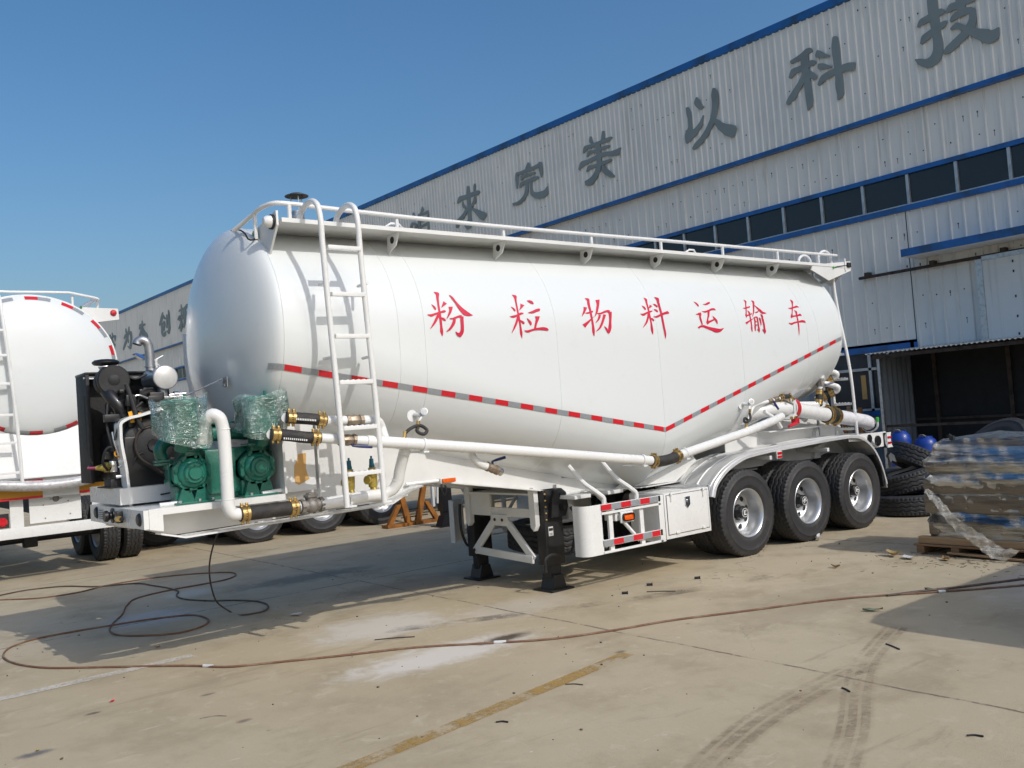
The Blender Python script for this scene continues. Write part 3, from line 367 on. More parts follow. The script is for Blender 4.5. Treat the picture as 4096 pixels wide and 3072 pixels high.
# ---------------------------------------------------------------- ground
def ground_mat():
    m, t, b = base('concrete_yard', (.3, .25, .19), .85)
    v = t.coord(); sep = t.new('ShaderNodeSeparateXYZ'); t.l.new(v, sep.inputs[0]); X, Y = sep.outputs[0], sep.outputs[1]
    n1 = t.noise(.22, 5, .6, v); n2 = t.noise(1.3, 6, .65, v); n3 = t.noise(26, 4, .7, v); n4 = t.noise(110, 3, .7, v); n5 = t.noise(4.2, 6, .7, v, .4)
    col = t.mix(t.ramp(n1, .35, .68), (.42, .345, .225, 1), (.50, .42, .29, 1))
    col = t.mix(t.math('MULTIPLY', t.ramp(n2, .44, .70), .8), col, (.34, .275, .175, 1))
    col = t.mix(t.math('MULTIPLY', t.ramp(n5, .54, .72), .6), col, (.53, .455, .33, 1))
    col = t.mix(t.math('MULTIPLY', t.ramp(n3, .58, .78), .55), col, (.28, .225, .16, 1))
    col = t.mix(t.math('MULTIPLY', t.ramp(n4, .60, .75), .55), col, (.52, .45, .36, 1))
    n6 = t.noise(160, 2, .5, v)
    col = t.mix(t.math('MULTIPLY', t.ramp(n6, .66, .74), .6), col, (.13, .10, .075, 1))
    vo = t.new('ShaderNodeTexVoronoi'); vo.inputs['Scale'].default_value = 2.6; t.l.new(v, vo.inputs['Vector'])
    spot = t.math('MULTIPLY', t.math('SUBTRACT', 1, t.ramp(vo.outputs['Distance'], .03, .075)), t.ramp(t.noise(.9, 2, .5, v), .54, .60))
    col = t.mix(t.math('MULTIPLY', spot, .6), col, (.16, .13, .10, 1))
    vw = t.new('ShaderNodeTexVoronoi'); vw.inputs['Scale'].default_value = 3.1; t.l.new(t.coord((1, 1.6, 1)), vw.inputs['Vector'])
    wsp = t.math('MULTIPLY', t.math('SUBTRACT', 1, t.ramp(vw.outputs['Distance'], .02, .06)), t.ramp(t.noise(.8, 2, .5, t.coord((1.1, .9, 1))), .56, .62))
    col = t.mix(t.math('MULTIPLY', wsp, .7), col, (.66, .62, .55, 1))
    n7 = t.noise(1.0, 6, .7, t.coord((.5, 2.4, 1)), .8)
    col = t.mix(t.math('MULTIPLY', t.ramp(n7, .58, .70), .5), col, (.27, .215, .14, 1))
    n8 = t.noise(3.0, 6, .75, t.coord((.6, 3.5, 1)), .5)
    col = t.mix(t.math('MULTIPLY', t.ramp(n8, .63, .70), .55), col, (.60, .54, .44, 1))
    def blob(x, y, rx, ry, edge=.6):      # a patch of its own shape, ragged by noise
        dx = t.math('DIVIDE', t.math('SUBTRACT', X, x), rx); dy = t.math('DIVIDE', t.math('SUBTRACT', Y, y), ry)
        d = t.math('SQRT', t.math('ADD', t.math('MULTIPLY', dx, dx), t.math('MULTIPLY', dy, dy)))
        d = t.math('ADD', d, t.math('MULTIPLY', t.math('SUBTRACT', n5, .5), 1.8)); return t.math('SUBTRACT', 1, t.ramp(d, 1-edge, 1+edge*.5))
    for x, y, rx, ry, f, c in ((-4.85, -.5, .75, .55, .75, (.60, .57, .52)), (-5.1, -1.9, .9, .33, .8, (.66, .62, .56)), (-3.6, -1.0, .8, .4, .4, (.58, .54, .48)),
                               (-6.2, 2.2, .5, .5, .5, (.52, .53, .56)), (-5.35, 3.4, .35, .3, .6, (.60, .58, .5)), (.6, -4.6, 1.6, .5, .4, (.6, .57, .52)),
                               (-4.42, -1.9, .28, .10, .95, (.07, .048, .028)), (-8.1, -1.72, .12, .06, .9, (.12, .12, .12)), (-5.0, -1.05, .12, .09, .6, (.2, .16, .12)),
                               (-4.15, -3.05, .06, .035, .8, (.14, .11, .07)), (-6.9, -2.2, .06, .04, .8, (.15, .12, .09)), (-3.4, 1.2, 1.2, .5, .5, (.2, .17, .14)), (-2.0, -3.2, 1.2, .6, .35, (.25, .2, .13)),
                               (-7.6, -1.1, .05, .03, .9, (.12, .10, .08)), (-6.85, -1.35, .06, .03, .8, (.14, .12, .10)), (3.2, -2.2, 1.4, .8, .4, (.30, .24, .17)), (-4.0, 3.0, .9, .35, .6, (.10, .095, .09))):
        col = t.mix(t.math('MULTIPLY', blob(x, y, rx, ry), f), col, c4(c))
    # slab joints and hairline cracks
    w = t.math('MULTIPLY', t.math('SUBTRACT', n2, .5), .10)
    for ax, k, wd in ((X, -3.70, .010), (Y, 2.05, .012), (Y, -8.6, .012), (X, 1.5, .010), (Y, 6.4, .012)):
        d = t.math('ABSOLUTE', t.math('ADD', t.math('SUBTRACT', ax, k), w))
        col = t.mix(t.math('MULTIPLY', t.math('SUBTRACT', 1, t.ramp(d, wd*.5, wd*2)), t.ramp(n5, .36, .55)), col, (.15, .12, .09, 1))
    vc = t.new('ShaderNodeTexVoronoi', feature='DISTANCE_TO_EDGE'); vc.inputs['Scale'].default_value = .33
    wv = t.new('ShaderNodeVectorMath', operation='ADD'); nz = t.new('ShaderNodeTexNoise'); nz.inputs['Scale'].default_value = 2.2; nz.inputs['Detail'].default_value = 5; t.l.new(v, nz.inputs['Vector'])
    t.l.new(v, wv.inputs[0]); t.l.new(nz.outputs['Color'], wv.inputs[1]); t.l.new(wv.outputs[0], vc.inputs['Vector'])
    col = t.mix(t.math('MULTIPLY', t.math('SUBTRACT', 1, t.ramp(vc.outputs['Distance'], .0012, .004)), t.math('MULTIPLY', t.ramp(n1, .5, .62), .6)), col, (.14, .115, .085, 1))
    t.put(b.inputs['Base Color'], col)
    bp = t.new('ShaderNodeBump'); bp.inputs['Strength'].default_value = .35; bp.inputs['Distance'].default_value = .01
    t.put(bp.inputs['Height'], t.math('ADD', n3, t.math('MULTIPLY', n4, .6))); t.l.new(bp.outputs[0], b.inputs['Normal'])
    t.put(b.inputs['Roughness'], t.math('MULTIPLY_ADD', n2, .2, .74))
    return m
g = MB(); N = 8
g.grid([[(-260+520*i/N, -260+520*j/N, 0) for i in range(N+1)] for j in range(N+1)])
tag(g.build('ground', ground_mat(), None, (0, 0, 0)), 'dusty tan concrete yard with stains and hairline cracks', kind='structure')

def mark_mat(name, col, lo, hi, sc, stripes=0, mx=.85):
    m = bpy.data.materials.new(name); m.use_nodes = True; t = NT(m); b = t.n['Principled BSDF']; out = t.n['Material Output']
    b.inputs['Roughness'].default_value = .85
    v = t.coord(); n = t.noise(sc, 6, .7, v); n2 = t.noise(sc*9, 4, .7, v)
    t.put(b.inputs['Base Color'], t.mix(t.ramp(n2, .4, .7), c4(col), c4(tuple(x*.7 for x in col))))
    tr = t.new('ShaderNodeBsdfTransparent'); ms = t.new('ShaderNodeMixShader')
    f = t.math('MULTIPLY', t.math('MULTIPLY', t.ramp(n, lo, hi), t.ramp(n2, .30, .5)), mx)
    uv = t.new('ShaderNodeUVMap'); se = t.new('ShaderNodeSeparateXYZ'); t.l.new(uv.outputs[0], se.inputs[0])
    e = t.math('ABSOLUTE', t.math('SUBTRACT', se.outputs[0], .5))
    f = t.math('MULTIPLY', f, t.math('SUBTRACT', 1, t.ramp(t.math('ADD', e, t.math('MULTIPLY', t.math('SUBTRACT', n2, .5), .22)), .40, .5)))
    if stripes:   # tread bars across the track
        s1 = t.math('SINE', t.math('MULTIPLY', se.outputs[0], 6.283*stripes)); f = t.math('MULTIPLY', f, t.math('MULTIPLY_ADD', t.ramp(s1, -.9, -.2), .7, .3))
        s2 = t.math('SINE', t.math('ADD', t.math('MULTIPLY', se.outputs[1], 70), t.math('MULTIPLY', se.outputs[0], 9))); f = t.math('MULTIPLY', f, t.math('MULTIPLY_ADD', t.ramp(s2, -.5, .3), .2, .8))
    t.put(ms.inputs[0], f); t.l.new(tr.outputs[0], ms.inputs[1]); t.l.new(b.outputs[0], ms.inputs[2]); t.l.new(ms.outputs[0], out.inputs[0])
    return m
def mark(name, pts, w, mat, label, z=.004):
    P = smooth([Vector((*p, 0)) for p in pts], 6) if len(pts) > 2 else [Vector((*pts[0], 0)).lerp(Vector((*pts[1], 0)), i/12) for i in range(13)]
    b = MB(); uv = b.bm.loops.layers.uv.new('UVMap'); L = 0; rows = []
    for i, p in enumerate(P):
        t = (P[min(i+1, len(P)-1)]-P[max(i-1, 0)]).normalized(); nrm = Vector((-t.y, t.x, 0))
        if i: L += (p-P[i-1]).length
        rows.append((p-nrm*w/2+V(0, 0, z), p+nrm*w/2+V(0, 0, z), L))
    for a, c in zip(rows, rows[1:]):
        f = b.face([a[0], a[1], c[1], c[0]])
        for lp, u in zip(f.loops, ((0, a[2]), (1, a[2]), (1, c[2]), (0, c[2]))): lp[uv].uv = u
    tag(b.build(name, mat, None, (0, 0, 0)), label, kind='structure')
mark('road_marking', [(-4.15, -3.14), (-5.6, -3.37), (-7.3, -3.62)], .15, mark_mat('worn_yellow_paint', (.46, .285, .075), .36, .62, 3.5, mx=.85), 'worn yellow painted line on the concrete')
mark('road_marking', [(-6.5, 0.0), (-7.2, -.02), (-9.0, -.06)], .15, mark_mat('worn_white_paint', (.66, .61, .52), .25, .55, 2.5, mx=.9), 'faded white painted line on the concrete')
tm = mark_mat('tyre_track_dust', (.30, .235, .155), .34, .66, 1.6, 3, .55)
mark('tyre_track', [(-2.3, -4.36), (-2.75, -4.50), (-3.3, -4.68), (-3.92, -4.98), (-4.55, -5.33), (-5.08, -5.58), (-5.6, -5.85)], .22, tm, 'brown tyre track across the concrete')
mark('tyre_track', [(-3.3, -4.7), (-4.1, -4.76), (-4.76, -4.84), (-5.25, -4.97), (-5.9, -5.2)], .26, tm, 'fainter brown tyre track across the concrete')
mark('tyre_track', [(-1.0, -2.2), (-2.2, -1.9), (-3.6, -1.35), (-5.0, -.7)], .22, mark_mat('dark_skid', (.12, .10, .085), .45, .65, 1.2, 0, .4), 'faint dark skid mark on the concrete', .006)

# ---------------------------------------------------------------- workshop building (wall runs along y)
EV = lambda y: 10.92+.0155*y
FB = lambda y: 7.94+.003*y
Y0, Y1 = -26., 82.
def ribbed(mb, x, y0, y1, pitch, ribw, depth, zb, zt, off=0.):
    n0 = math.ceil((y0-off)/pitch); pts = [(y0, 0)]
    k = n0
    while off+k*pitch+ribw < y1:
        c = off+k*pitch
        if c-ribw > y0: pts += [(c-ribw/2-.012, 0), (c-ribw/2+.006, depth), (c+ribw/2-.006, depth), (c+ribw/2+.012, 0)]
        k += 1
    pts.append((y1, 0))
    f = (lambda z, y: z(y) if callable(z) else z)
    mb.grid([[(x-d, y, f(zb, y)) for y, d in pts], [(x-d, y, f(zt, y)) for y, d in pts]])
WB = thing('workshop_building', 'long white corrugated workshop with blue trim and grey Chinese lettering', 'building', (10, 20, 0))
w = MB(); ribbed(w, 9.85, Y0, Y1, .1915, .05, .028, lambda y: FB(y)+.05, lambda y: EV(y)-.02, .03)
w.build('fascia_panel', M['siding2'], WB)
w = MB()
ribbed(w, 10, Y0, Y1, .295, .035, .03, 6.66, lambda y: FB(y)+.3, .06)
w.build('upper_wall', M['siding'], WB)
w = MB()
ribbed(w, 10, 1.62, Y1, .295, .035, .03, 2.99, 5.88, .06); ribbed(w, 10, Y0, 1.60, .295, .035, .03, 0, 5.88, .06)
w.build('lower_wall', M['siding'], WB)
w = MB(); w.span((10.0, 1.61, 0), (10.25, Y1, 1.36)); w.span((10.0, 4.2, 1.36), (10.25, Y1, 2.94)); w.build('plinth_wall', M['plaster'], WB)
w = MB()   # eave gutter, fascia bottom trim
w.grid([[(9.78, y, EV(y)+.04) for y in (Y0, Y1)], [(9.78, y, EV(y)-.13) for y in (Y0, Y1)], [(9.845, y, EV(y)-.16) for y in (Y0, Y1)]])
w.grid([[(9.78, y, EV(y)+.04) for y in (Y0, Y1)], [(10.2, y, EV(y)+.12) for y in (Y0, Y1)]])
w.build('eave_flashing', M['blueflash'], WB)
w = MB(); w.grid([[(9.805, y, FB(y)+.085) for y in (Y0, Y1)], [(9.805, y, FB(y)-.01) for y in (Y0, Y1)], [(9.99, y, FB(y)-.005) for y in (Y0, Y1)]])
w.build('fascia_trim', M['blueflash'], WB)
w = MB(); w.grid([[(10.2, y, EV(y)+.12) for y in (Y0, Y1)], [(34, y, EV(y)+1.9) for y in (Y0, Y1)]]); w.grid([[(34, Y0, 0), (34, Y1, 0)], [(34, Y0, EV(Y0)+1.9), (34, Y1, EV(Y1)+1.9)]])
for y in (Y0, Y1): w.grid([[(10.001, y, 0), (34, y, 0)], [(10.001, y, EV(y)), (34, y, EV(y)+1.9)]])
w.build('roof', M['blueflash'], WB)
for z0, z1, x in ((6.60, 6.70, 9.94), (5.80, 5.92, 9.925)):
    w = MB(); w.span((x, Y0, z0), (10.06, 51.2, z1)); w.build('window_flashing', M['blueflash'], WB)
for y in (-6.75, 1.03, 7.73, 14.4, 47.5):
    w = MB(); w.cyl((9.955, y, 6.72), (9.955, y, 7.93), .022, n=8); w.build('downpipe', M['siding'], WB)
# ribbon windows
wf = MB(); wf.span((9.965, -.02, 5.925), (10.03, .045, 6.595)); wf.span((9.975, .045, 5.925), (10.03, 1.04, 5.955))
W0 = wf.build('window', M['alum'], WB, (10, 0, 6.26))
pf = MB(); pf.face([(10.02, .045, 5.955), (10.02, 1.04, 5.955), (10.02, 1.04, 6.595), (10.02, .045, 6.595)])
pf.build('pane', M['pane'], W0, (10, 0, 6.26))
first = True
for k in list(range(-9, 16))+list(range(41, 48)):
    y = -.64+1.06*k
    if first: W0.location = (0, y-20, 6.26); first = False
    else: copy_tree(W0, WB, (0, y-20, 6.26))
bk = MB(); bk.span((10.2, Y0, 5.9), (10.25, 51.2, 6.7)); bk.build('window_lining', M['shadewall'], WB)
# ground floor window in the plinth
gw = MB()
for a, b_ in (((9.955, 1.66, 2.79), (10.05, 4.2, 2.93)), ((9.955, 1.60, 1.36), (10.05, 1.74, 2.93)), ((9.93, 2.2, 1.36), (10.05, 4.2, 1.47))): gw.span(a, b_)
gw.build('window_surround', M['blueflash'], WB)
gw = MB()
for a, b_ in (((9.975, 1.75, 2.40), (10.02, 4.2, 2.46)), ((9.975, 2.72, 1.48), (10.02, 2.79, 2.78)), ((9.975, 3.75, 1.48), (10.02, 3.81, 2.78)), ((9.975, 1.75, 1.48), (10.02, 4.2, 1.53)), ((9.975, 2.28, 2.46), (10.02, 2.33, 2.78))): gw.span(a, b_)
gwo = gw.build('ground_floor_window', M['alum'], WB)
gp = MB(); gp.face([(10.03, 1.74, 1.47), (10.03, 4.2, 1.47), (10.03, 4.2, 2.8), (10.03, 1.74, 2.8)]); gp.build('pane', M['pane'], gwo)
gp = MB(); gp.span((10.022, 2.90, 1.75), (10.028, 3.02, 2.3)); gp.build('notice', M['tan'], gwo)
# canopy over the sliding door, its rail, the door leaf
w = MB(); w.box((9.3+.35, -3.0, 4.80), (.7, 8.86, .16)); w.build('door_canopy', M['blueflash'], WB)
w = MB(); w.span((9.32, -7.4, 4.71), (9.97, 1.40, 4.722)); w.build('canopy_soffit', M['siding'], WB)
w = MB(); w.cyl((9.86, 2.75, 4.50), (9.86, -9, 4.49), .035, n=8)
for y in (2.55, 1.05, -.4, -2): w.box((9.9, y, 4.55), (.16, .1, .11))
w.build('door_rail', M['rust'], WB)
w = MB(); w.span((9.83, -5.4, .05), (9.88, .02, 4.41)); w.build('sliding_door', M['doorsheet'], WB)
w = MB(); w.span((9.815, .022, .05), (9.90, .15, 4.45)); w.span((9.815, -5.4, 4.412), (9.89, .02, 4.5)); w.build('door_edge', M['galv'], WB)
w = MB()
for z in (4.1, 3.6, 3.2, 2.85, 4.3): w.box((9.826, -.57, z), (.008, .028, .05))
pieces(w, 'door_bolt', M['rust'], WB)
# lettering on the fascia: strokes cut from sheet, each character one part
def strokes(mb, data, fn, cap):
    for k, row in enumerate(data):
        L = [Vector((row[i], row[i+1], 0)) for i in range(0, len(row), 4)]; Rr = [Vector((row[i+2], row[i+3], 0)) for i in range(0, len(row), 4)]
        L, Rr = smooth(L, 5), smooth(Rr, 5)
        if cap:
            def bulge(a, b_, prev): 
                m_ = (a+b_)/2; d = (m_-prev).normalized()*((a-b_).length*.22); return [(a*.8+b_*.2+d, a*.2+b_*.8+d)]
            s0 = bulge(L[0], Rr[0], (L[1]+Rr[1])/2); s1 = bulge(L[-1], Rr[-1], (L[-2]+Rr[-2])/2)
            L = [s0[0][0]]+L+[s1[0][0]]; Rr = [s0[0][1]]+Rr+[s1[0][1]]
        fn(mb, L, Rr, k)
def wall_stroke(mb, L, Rr, k):
    x = 9.80-.0012*k
    rows = [[(9.823, a.x, a.y), (x, a.x, a.y), (x, b_.x, b_.y), (9.823, b_.x, b_.y)] for a, b_ in zip(L, Rr)]
    vs = mb.grid(rows)
    for r in (vs[0], vs[-1]):
        try: mb.bm.faces.new(r)
        except ValueError: pass
for ch, data in GLY['G'].items():
    b_ = MB(); strokes(b_, data, wall_stroke, True); b_.build('wall_letter', M['letter'], WB, ang=30)

# sheet screws with their rust runs, lap joints
sr = random.Random(9); w = MB()
for i in range(230):
    z = sr.choice((8.6, 9.3, 9.9, 10.5))+sr.uniform(-.02, .02); y = .1915*round(sr.uniform(-3, 60)/.1915)+.10; w.box((9.845, y, z), (.014, .022, .022)); 
    if i % 3 == 0: w.box((9.8485, y, z-.05), (.004, .008, .07))
for i in range(260):
    z = sr.choice((3.3, 3.9, 4.6, 5.3, 7.0, 7.5))+sr.uniform(-.02, .02); y = .295*round(sr.uniform(-6, 12)/.295)+.2; w.box((9.995, y, z), (.014, .022, .022))
    if i % 3 == 0: w.box((9.9985, y, z-.06), (.004, .008, .10))
tag(w.build('cladding_screw', M['rust'], WB), None, kind='stuff')
w = MB()
for y in (-4.2, .61, 7.2, 13.6, 20.2, 26.7, 48.0, 56.0): w.box((9.846, y, (FB(y)+EV(y))/2), (.012, .03, EV(y)-FB(y)-.25))
pieces(w, 'lap_joint', M['siding2'], WB)
# ridge of low wooded hills far behind the camera, mirrored in the tank
hm = varied('far_woods', (.07, .085, .05), .9, 0, 0, .3, .05)
hr = random.Random(2); w = MB(); rows = []
for i in range(121):
    x = -260+520*i/120; h = 13+4*math.sin(x*.021)+3*math.sin(x*.057+1)+hr.uniform(-1.2, 1.2); rows.append([V(x, -165, -.5), V(x, -172, h*.7), V(x, -182, h), V(x, -225, -.5)])
w.grid(rows); tag(w.build('hills', hm, None, (0, 0, 0)), 'low wooded hills far behind the viewpoint', kind='structure')

# ---------------------------------------------------------------- lean-to shed
SH = thing('lean_to_shed', 'dark open-fronted lean-to shed of corrugated sheet against the workshop wall', 'shed', (8.3, -2, 0))
def shx(mb, x0, x1, y, z0, z1):
    n = int((x1-x0)/.05); mb.grid([[(x0+(x1-x0)*i/n, y+(.012 if i % 4 < 2 else -.012), z) for i in range(n+1)] for z in (z0, z1)])
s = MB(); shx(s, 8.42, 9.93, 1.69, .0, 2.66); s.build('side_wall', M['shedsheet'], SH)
s = MB()
n = 300; s.grid([[(8.22, 1.86-9.8*i/n, 2.69+.016*math.sin(i*2.1)) for i in range(n+1)], [(9.96, 1.86-9.8*i/n, 2.80+.016*math.sin(i*2.1)) for i in range(n+1)]])
s.build('roof', M['galv'], SH)
s = MB(); s.span((8.30, -7.9, 2.585), (8.36, 1.72, 2.655)); s.span((9.0, -7.9, 2.62), (9.06, 1.66, 2.68)); s.build('purlin', M['rust'], SH)
for y in (1.60, -7.8):
    s = MB(); s.span((8.36, y, 0), (8.42, y+.06, 2.58)); s.build('post', M['galv'], SH)
s = MB(); s.span((9.77, -7.9, 0), (9.80, 1.66, 2.75)); s.build('shade_panel', M['shadewall'], SH)  # panel added to colour the shed's shaded interior dark
s = MB(); s.span((8.3, -7.95, 0), (9.9, -7.9, 2.7)); s.build('end_wall', M['shadewall'], SH)
s = MB(); s.span((8.5, -7.9, 1.15), (8.56, 1.64, 1.2)); s.build('rail', M['rust'], SH)
s = MB(); s.span((9.72, -7.9, 1.22), (9.768, 1.64, 1.27)); s.span((9.71, -.4, .0), (9.767, -.32, 2.7)); s.span((9.71, 1.1, .0), (9.767, 1.18, 2.7)); s.build('back_rail', M['rust'], SH)
# ---------------------------------------------------------------- wheels (shared by all trailers, tyre piles)
def tyre_mesh(mb, c=(0, 0, 0), nt=256):
    ys = [-.118+.236*j/30 for j in range(31)]
    side = [(.288, -.118), (.30, -.134), (.335, -.146), (.338, -.149), (.352, -.150), (.40, -.154), (.445, -.152), (.45, -.156), (.458, -.156), (.463, -.150), (.500, -.143), (.522, -.134), (.536, -.126)]
    prof = side+[(.541-.004*(y/.118)**2, y) for y in ys]+[(r, -y) for r, y in side[::-1]]
    rows = []
    for i in range(nt):
        t = 2*math.pi*i/nt; row = []
        tri = abs((t*28/math.pi) % 2-1)*2-1
        for j, (r, y) in enumerate(prof):
            if r > .53:
                g = min(abs(y-yc-.011*tri) for yc in (-.062, 0, .062))
                if g < .0062: r -= .013
                if abs(y) > .088 and (t*56/(2*math.pi)) % 1 < .26: r -= .012
            elif r > .515 and abs(y) > .12 and (t*56/(2*math.pi)) % 1 < .26: r -= .008
            row.append((c[0]+r*math.cos(t), c[1]+y, c[2]+r*math.sin(t)))
        rows.append(row)
    rows.append(rows[0])
    mb.grid(rows)
    bmesh.ops.remove_doubles(mb.bm, verts=mb.bm.verts, dist=1e-5)
def make_wheel(parent, c):
    """outer wheel of a dual pair, its outside towards -y"""
    c = Vector(c); h = MB()
    h.lathe([(.0, -.075), (.07, -.075), (.082, -.06), (.085, .03), (.11, .035)], c, (0, 1, 0), 10)
    hub = h.build('wheel', M['black'], parent, c)
    r = MB()
    r.lathe([(.286, -.10), (.302, -.124), (.303, -.134), (.297, -.139), (.288, -.132), (.276, -.116), (.266, -.09), (.262, -.04), (.252, .02), (.243, .045), (.232, .052), (.222, .050), (.135, .030), (.112, .030), (.10, .030)], c, (0, 1, 0), 64)
    r.build('rim', M['rim'], hub, c)
    r = MB()
    for k in range(8):
        a = 2*math.pi*k/8+.2; p = c+V(.183*math.cos(a), .0335, .183*math.sin(a))
        r.lathe([(.0, .004), (.024, .002), (.030, -.001), (.033, .002), (.034, .012)], p, (0, 1, 0), 16)
    r.build('hand_holes', M['blackm'], hub, c)
    t = MB(); tyre_mesh(t, c); t.build('tyre', M['rubber'], hub, c, 50)
    e = MB(); e.lathe([(.050, -.082), (.057, -.083), (.057, -.077)], c, (0, 1, 0), 24)
    for a, b_ in (((-.026, -.03), (-.008, .032)), ((-.008, -.03), (.022, -.014)), ((.0, .02), (.026, .032)), ((.0, .002), (.022, .012))):
        e.span(c+V(a[0], -.084, a[1]), c+V(b_[0], -.078, b_[1]))
    e.build('hub_emblem', M['white'], hub, c)
    return hub
def make_inner(parent, c):
    c = Vector(c); h = MB(); h.lathe([(.10, -.10), (.12, -.06), (.23, -.05), (.25, .02), (.262, .08), (.286, .11), (.302, .128), (.296, .138), (.27, .12), (.255, .0), (.13, -.03)], c, (0, 1, 0), 40)
    w_ = h.build('wheel', M['rim'], parent, c)
    t = bpy.data.objects.new('tyre', TYRE); SC.collection.objects.link(t); t.parent = w_
    return w_
# ---------------------------------------------------------------- main tank trailer
T = thing('tank_trailer', 'large white V-shaped bulk tank semi-trailer with red Chinese lettering and three axles', 'tank trailer', (-1.4, .04, 0))
XF, XM, XR, YC = -5.92, -1.38, 2.52, .04
def lerp3(x, a, b, c): return a+(b-a)*(x-XF)/(XM-XF) if x < XM else b+(c-b)*(x-XM)/(XR-XM)
def sec(x):
    zl, bl = lerp3(x, 2.83, 1.67, 2.8), lerp3(x, .95, .8, .98); zu = max(lerp3(x, 2.88, 2.7, 2.7), zl)
    return zu, lerp3(x, 3.9, 3.96, 3.96)-zu, zl, bl, lerp3(x, 1.12, 1.25, 1.2)
def ysurf(x, z):
    zu, bu, zl, bl, A = sec(x); k = (z-zu)/bu if z > zu else (zl-z)/bl if z < zl else 0
    return YC-A*math.sqrt(max(0, 1-k*k))
def ring(x, n=40, off=0.):
    zu, bu, zl, bl, A = sec(x); P = []; A += off
    for i in range(n+1):
        a = math.pi*i/n; P.append((x, YC-A*math.cos(a), zu+(bu+off)*math.sin(a)))
    for i in range(1, 6): P.append((x, YC+A, zu+(zl-zu)*i/6))
    for i in range(n+1):
        a = math.pi*i/n; P.append((x, YC+A*math.cos(a), zl-(bl+off)*math.sin(a)))
    for i in range(1, 6): P.append((x, YC-A, zl+(zu-zl)*i/6))
    return [Vector(p) for p in P]
tk = MB()
for a, b_, n in ((XF, XM, 16), (XM, XR, 16)): tk.grid([ring(a+(b_-a)*i/n) for i in range(n+1)], True)
def dome(x, d, p, q):
    R0 = ring(x); ctr = Vector((x, YC, sum(v.z for v in R0)/len(R0))); rows = []
    for i in range(15):
        s_ = 1-(i/14)**2 if i < 14 else .001
        dx = d*max(0, 1-s_**p)**(1/q); rows.append([Vector((x+dx, ctr.y+(v.y-ctr.y)*s_, ctr.z+(v.z-ctr.z)*s_)) for v in R0])
    tk.grid(rows, True)
dome(XF, -.28, 1.7, 2.0); dome(XR, .30, 2.0, 2.0)
for x in (-5.92, -4.80, -4.52, -2.90, -1.38, .18, 1.66, 1.93, 2.52):
    b_ = .0035 if x != 2.52 else .012
    tk.grid([ring(x-b_*1.6, off=-.002), ring(x, off=b_), ring(x+b_*1.6, off=-.002)], True)
TANK = tk.build('tank', M['tank'], T, ang=24)
b_ = MB(); R1 = ring(XF, off=.012); rows = []; rf_ = random.Random(4)
for i, v in enumerate(R1):
    if v.y > YC+.2 and 2.12 < v.z < 3.12:
        c_ = Vector((XF, YC, 2.85)); o_ = (v-c_).normalized(); w1 = .02+.03*abs(math.sin(v.z*5))+rf_.uniform(0, .012)
        rows.append([v+V(-.13, 0, 0)-o_*(.05+rf_.uniform(0, .03)), v+V(-.10, 0, 0)+o_*.0, v+V(-.05, 0, 0)+o_*w1])
b_.grid(rows); b_.build('torn_film', M['thin'], T, ang=60)
# reflective band along the near side, one strip of film
tp = MB()
def dome_y(x, z):
    R0 = ring(XF); cz = sum(v.z for v in R0)/len(R0); s_ = (1-((XF-x)/.28)**2)**(1/1.7) if x < XF else 1
    return YC+(ysurf(XF, cz+(z-cz)/s_)-YC)*s_
def tapez(x): return 2.535+(1.655-2.535)*(x+6.12)/4.74 if x < XM else 1.655+(2.70-1.655)*(x-XM)/3.85
def band(x0, x1, w_=.052):
    n = 4; rows = []
    for i in range(n+1):
        x = x0+(x1-x0)*i/n; z = tapez(x)
        rows.append([(x, ysurf(x, z+k*w_)-.005, z+k*w_) for k in (-.5, 0, .5)])
    tp.grid(rows)
x = -5.93; k = 0
while x < XM-.01:
    x2 = min(x+(.155 if k else .02), XM); tp.mi = k % 2; band(x, x2); x = x2; k += 1
while x < XR-.01:
    x2 = min(x+.162, XR); tp.mi = k % 2; band(x, x2); x = x2; k += 1
tp.mi = 0; tp.grid([[V(x_-.004, dome_y(x_, tapez(x_)+k_*.025)-.006, tapez(x_)+k_*.025) for k_ in (-1, 0, 1)] for x_ in (-5.93, -5.96, -5.99, -6.02)])
tp.build('reflective_tape', [M['tape_grey'], M['tape_red']], T)
def tank_stroke(mb, L, Rr, k):
    d = .003+.0004*k
    mb.grid([[(p.x, ysurf(p.x, p.y)-d, p.y) for p in (a, (a+b_)/2, b_)] for a, b_ in zip(L, Rr)])
for ch, data in GLY['R'].items():
    b_ = MB(); strokes(b_, data, tank_stroke, False); b_.build('lettering', M['red'], T)
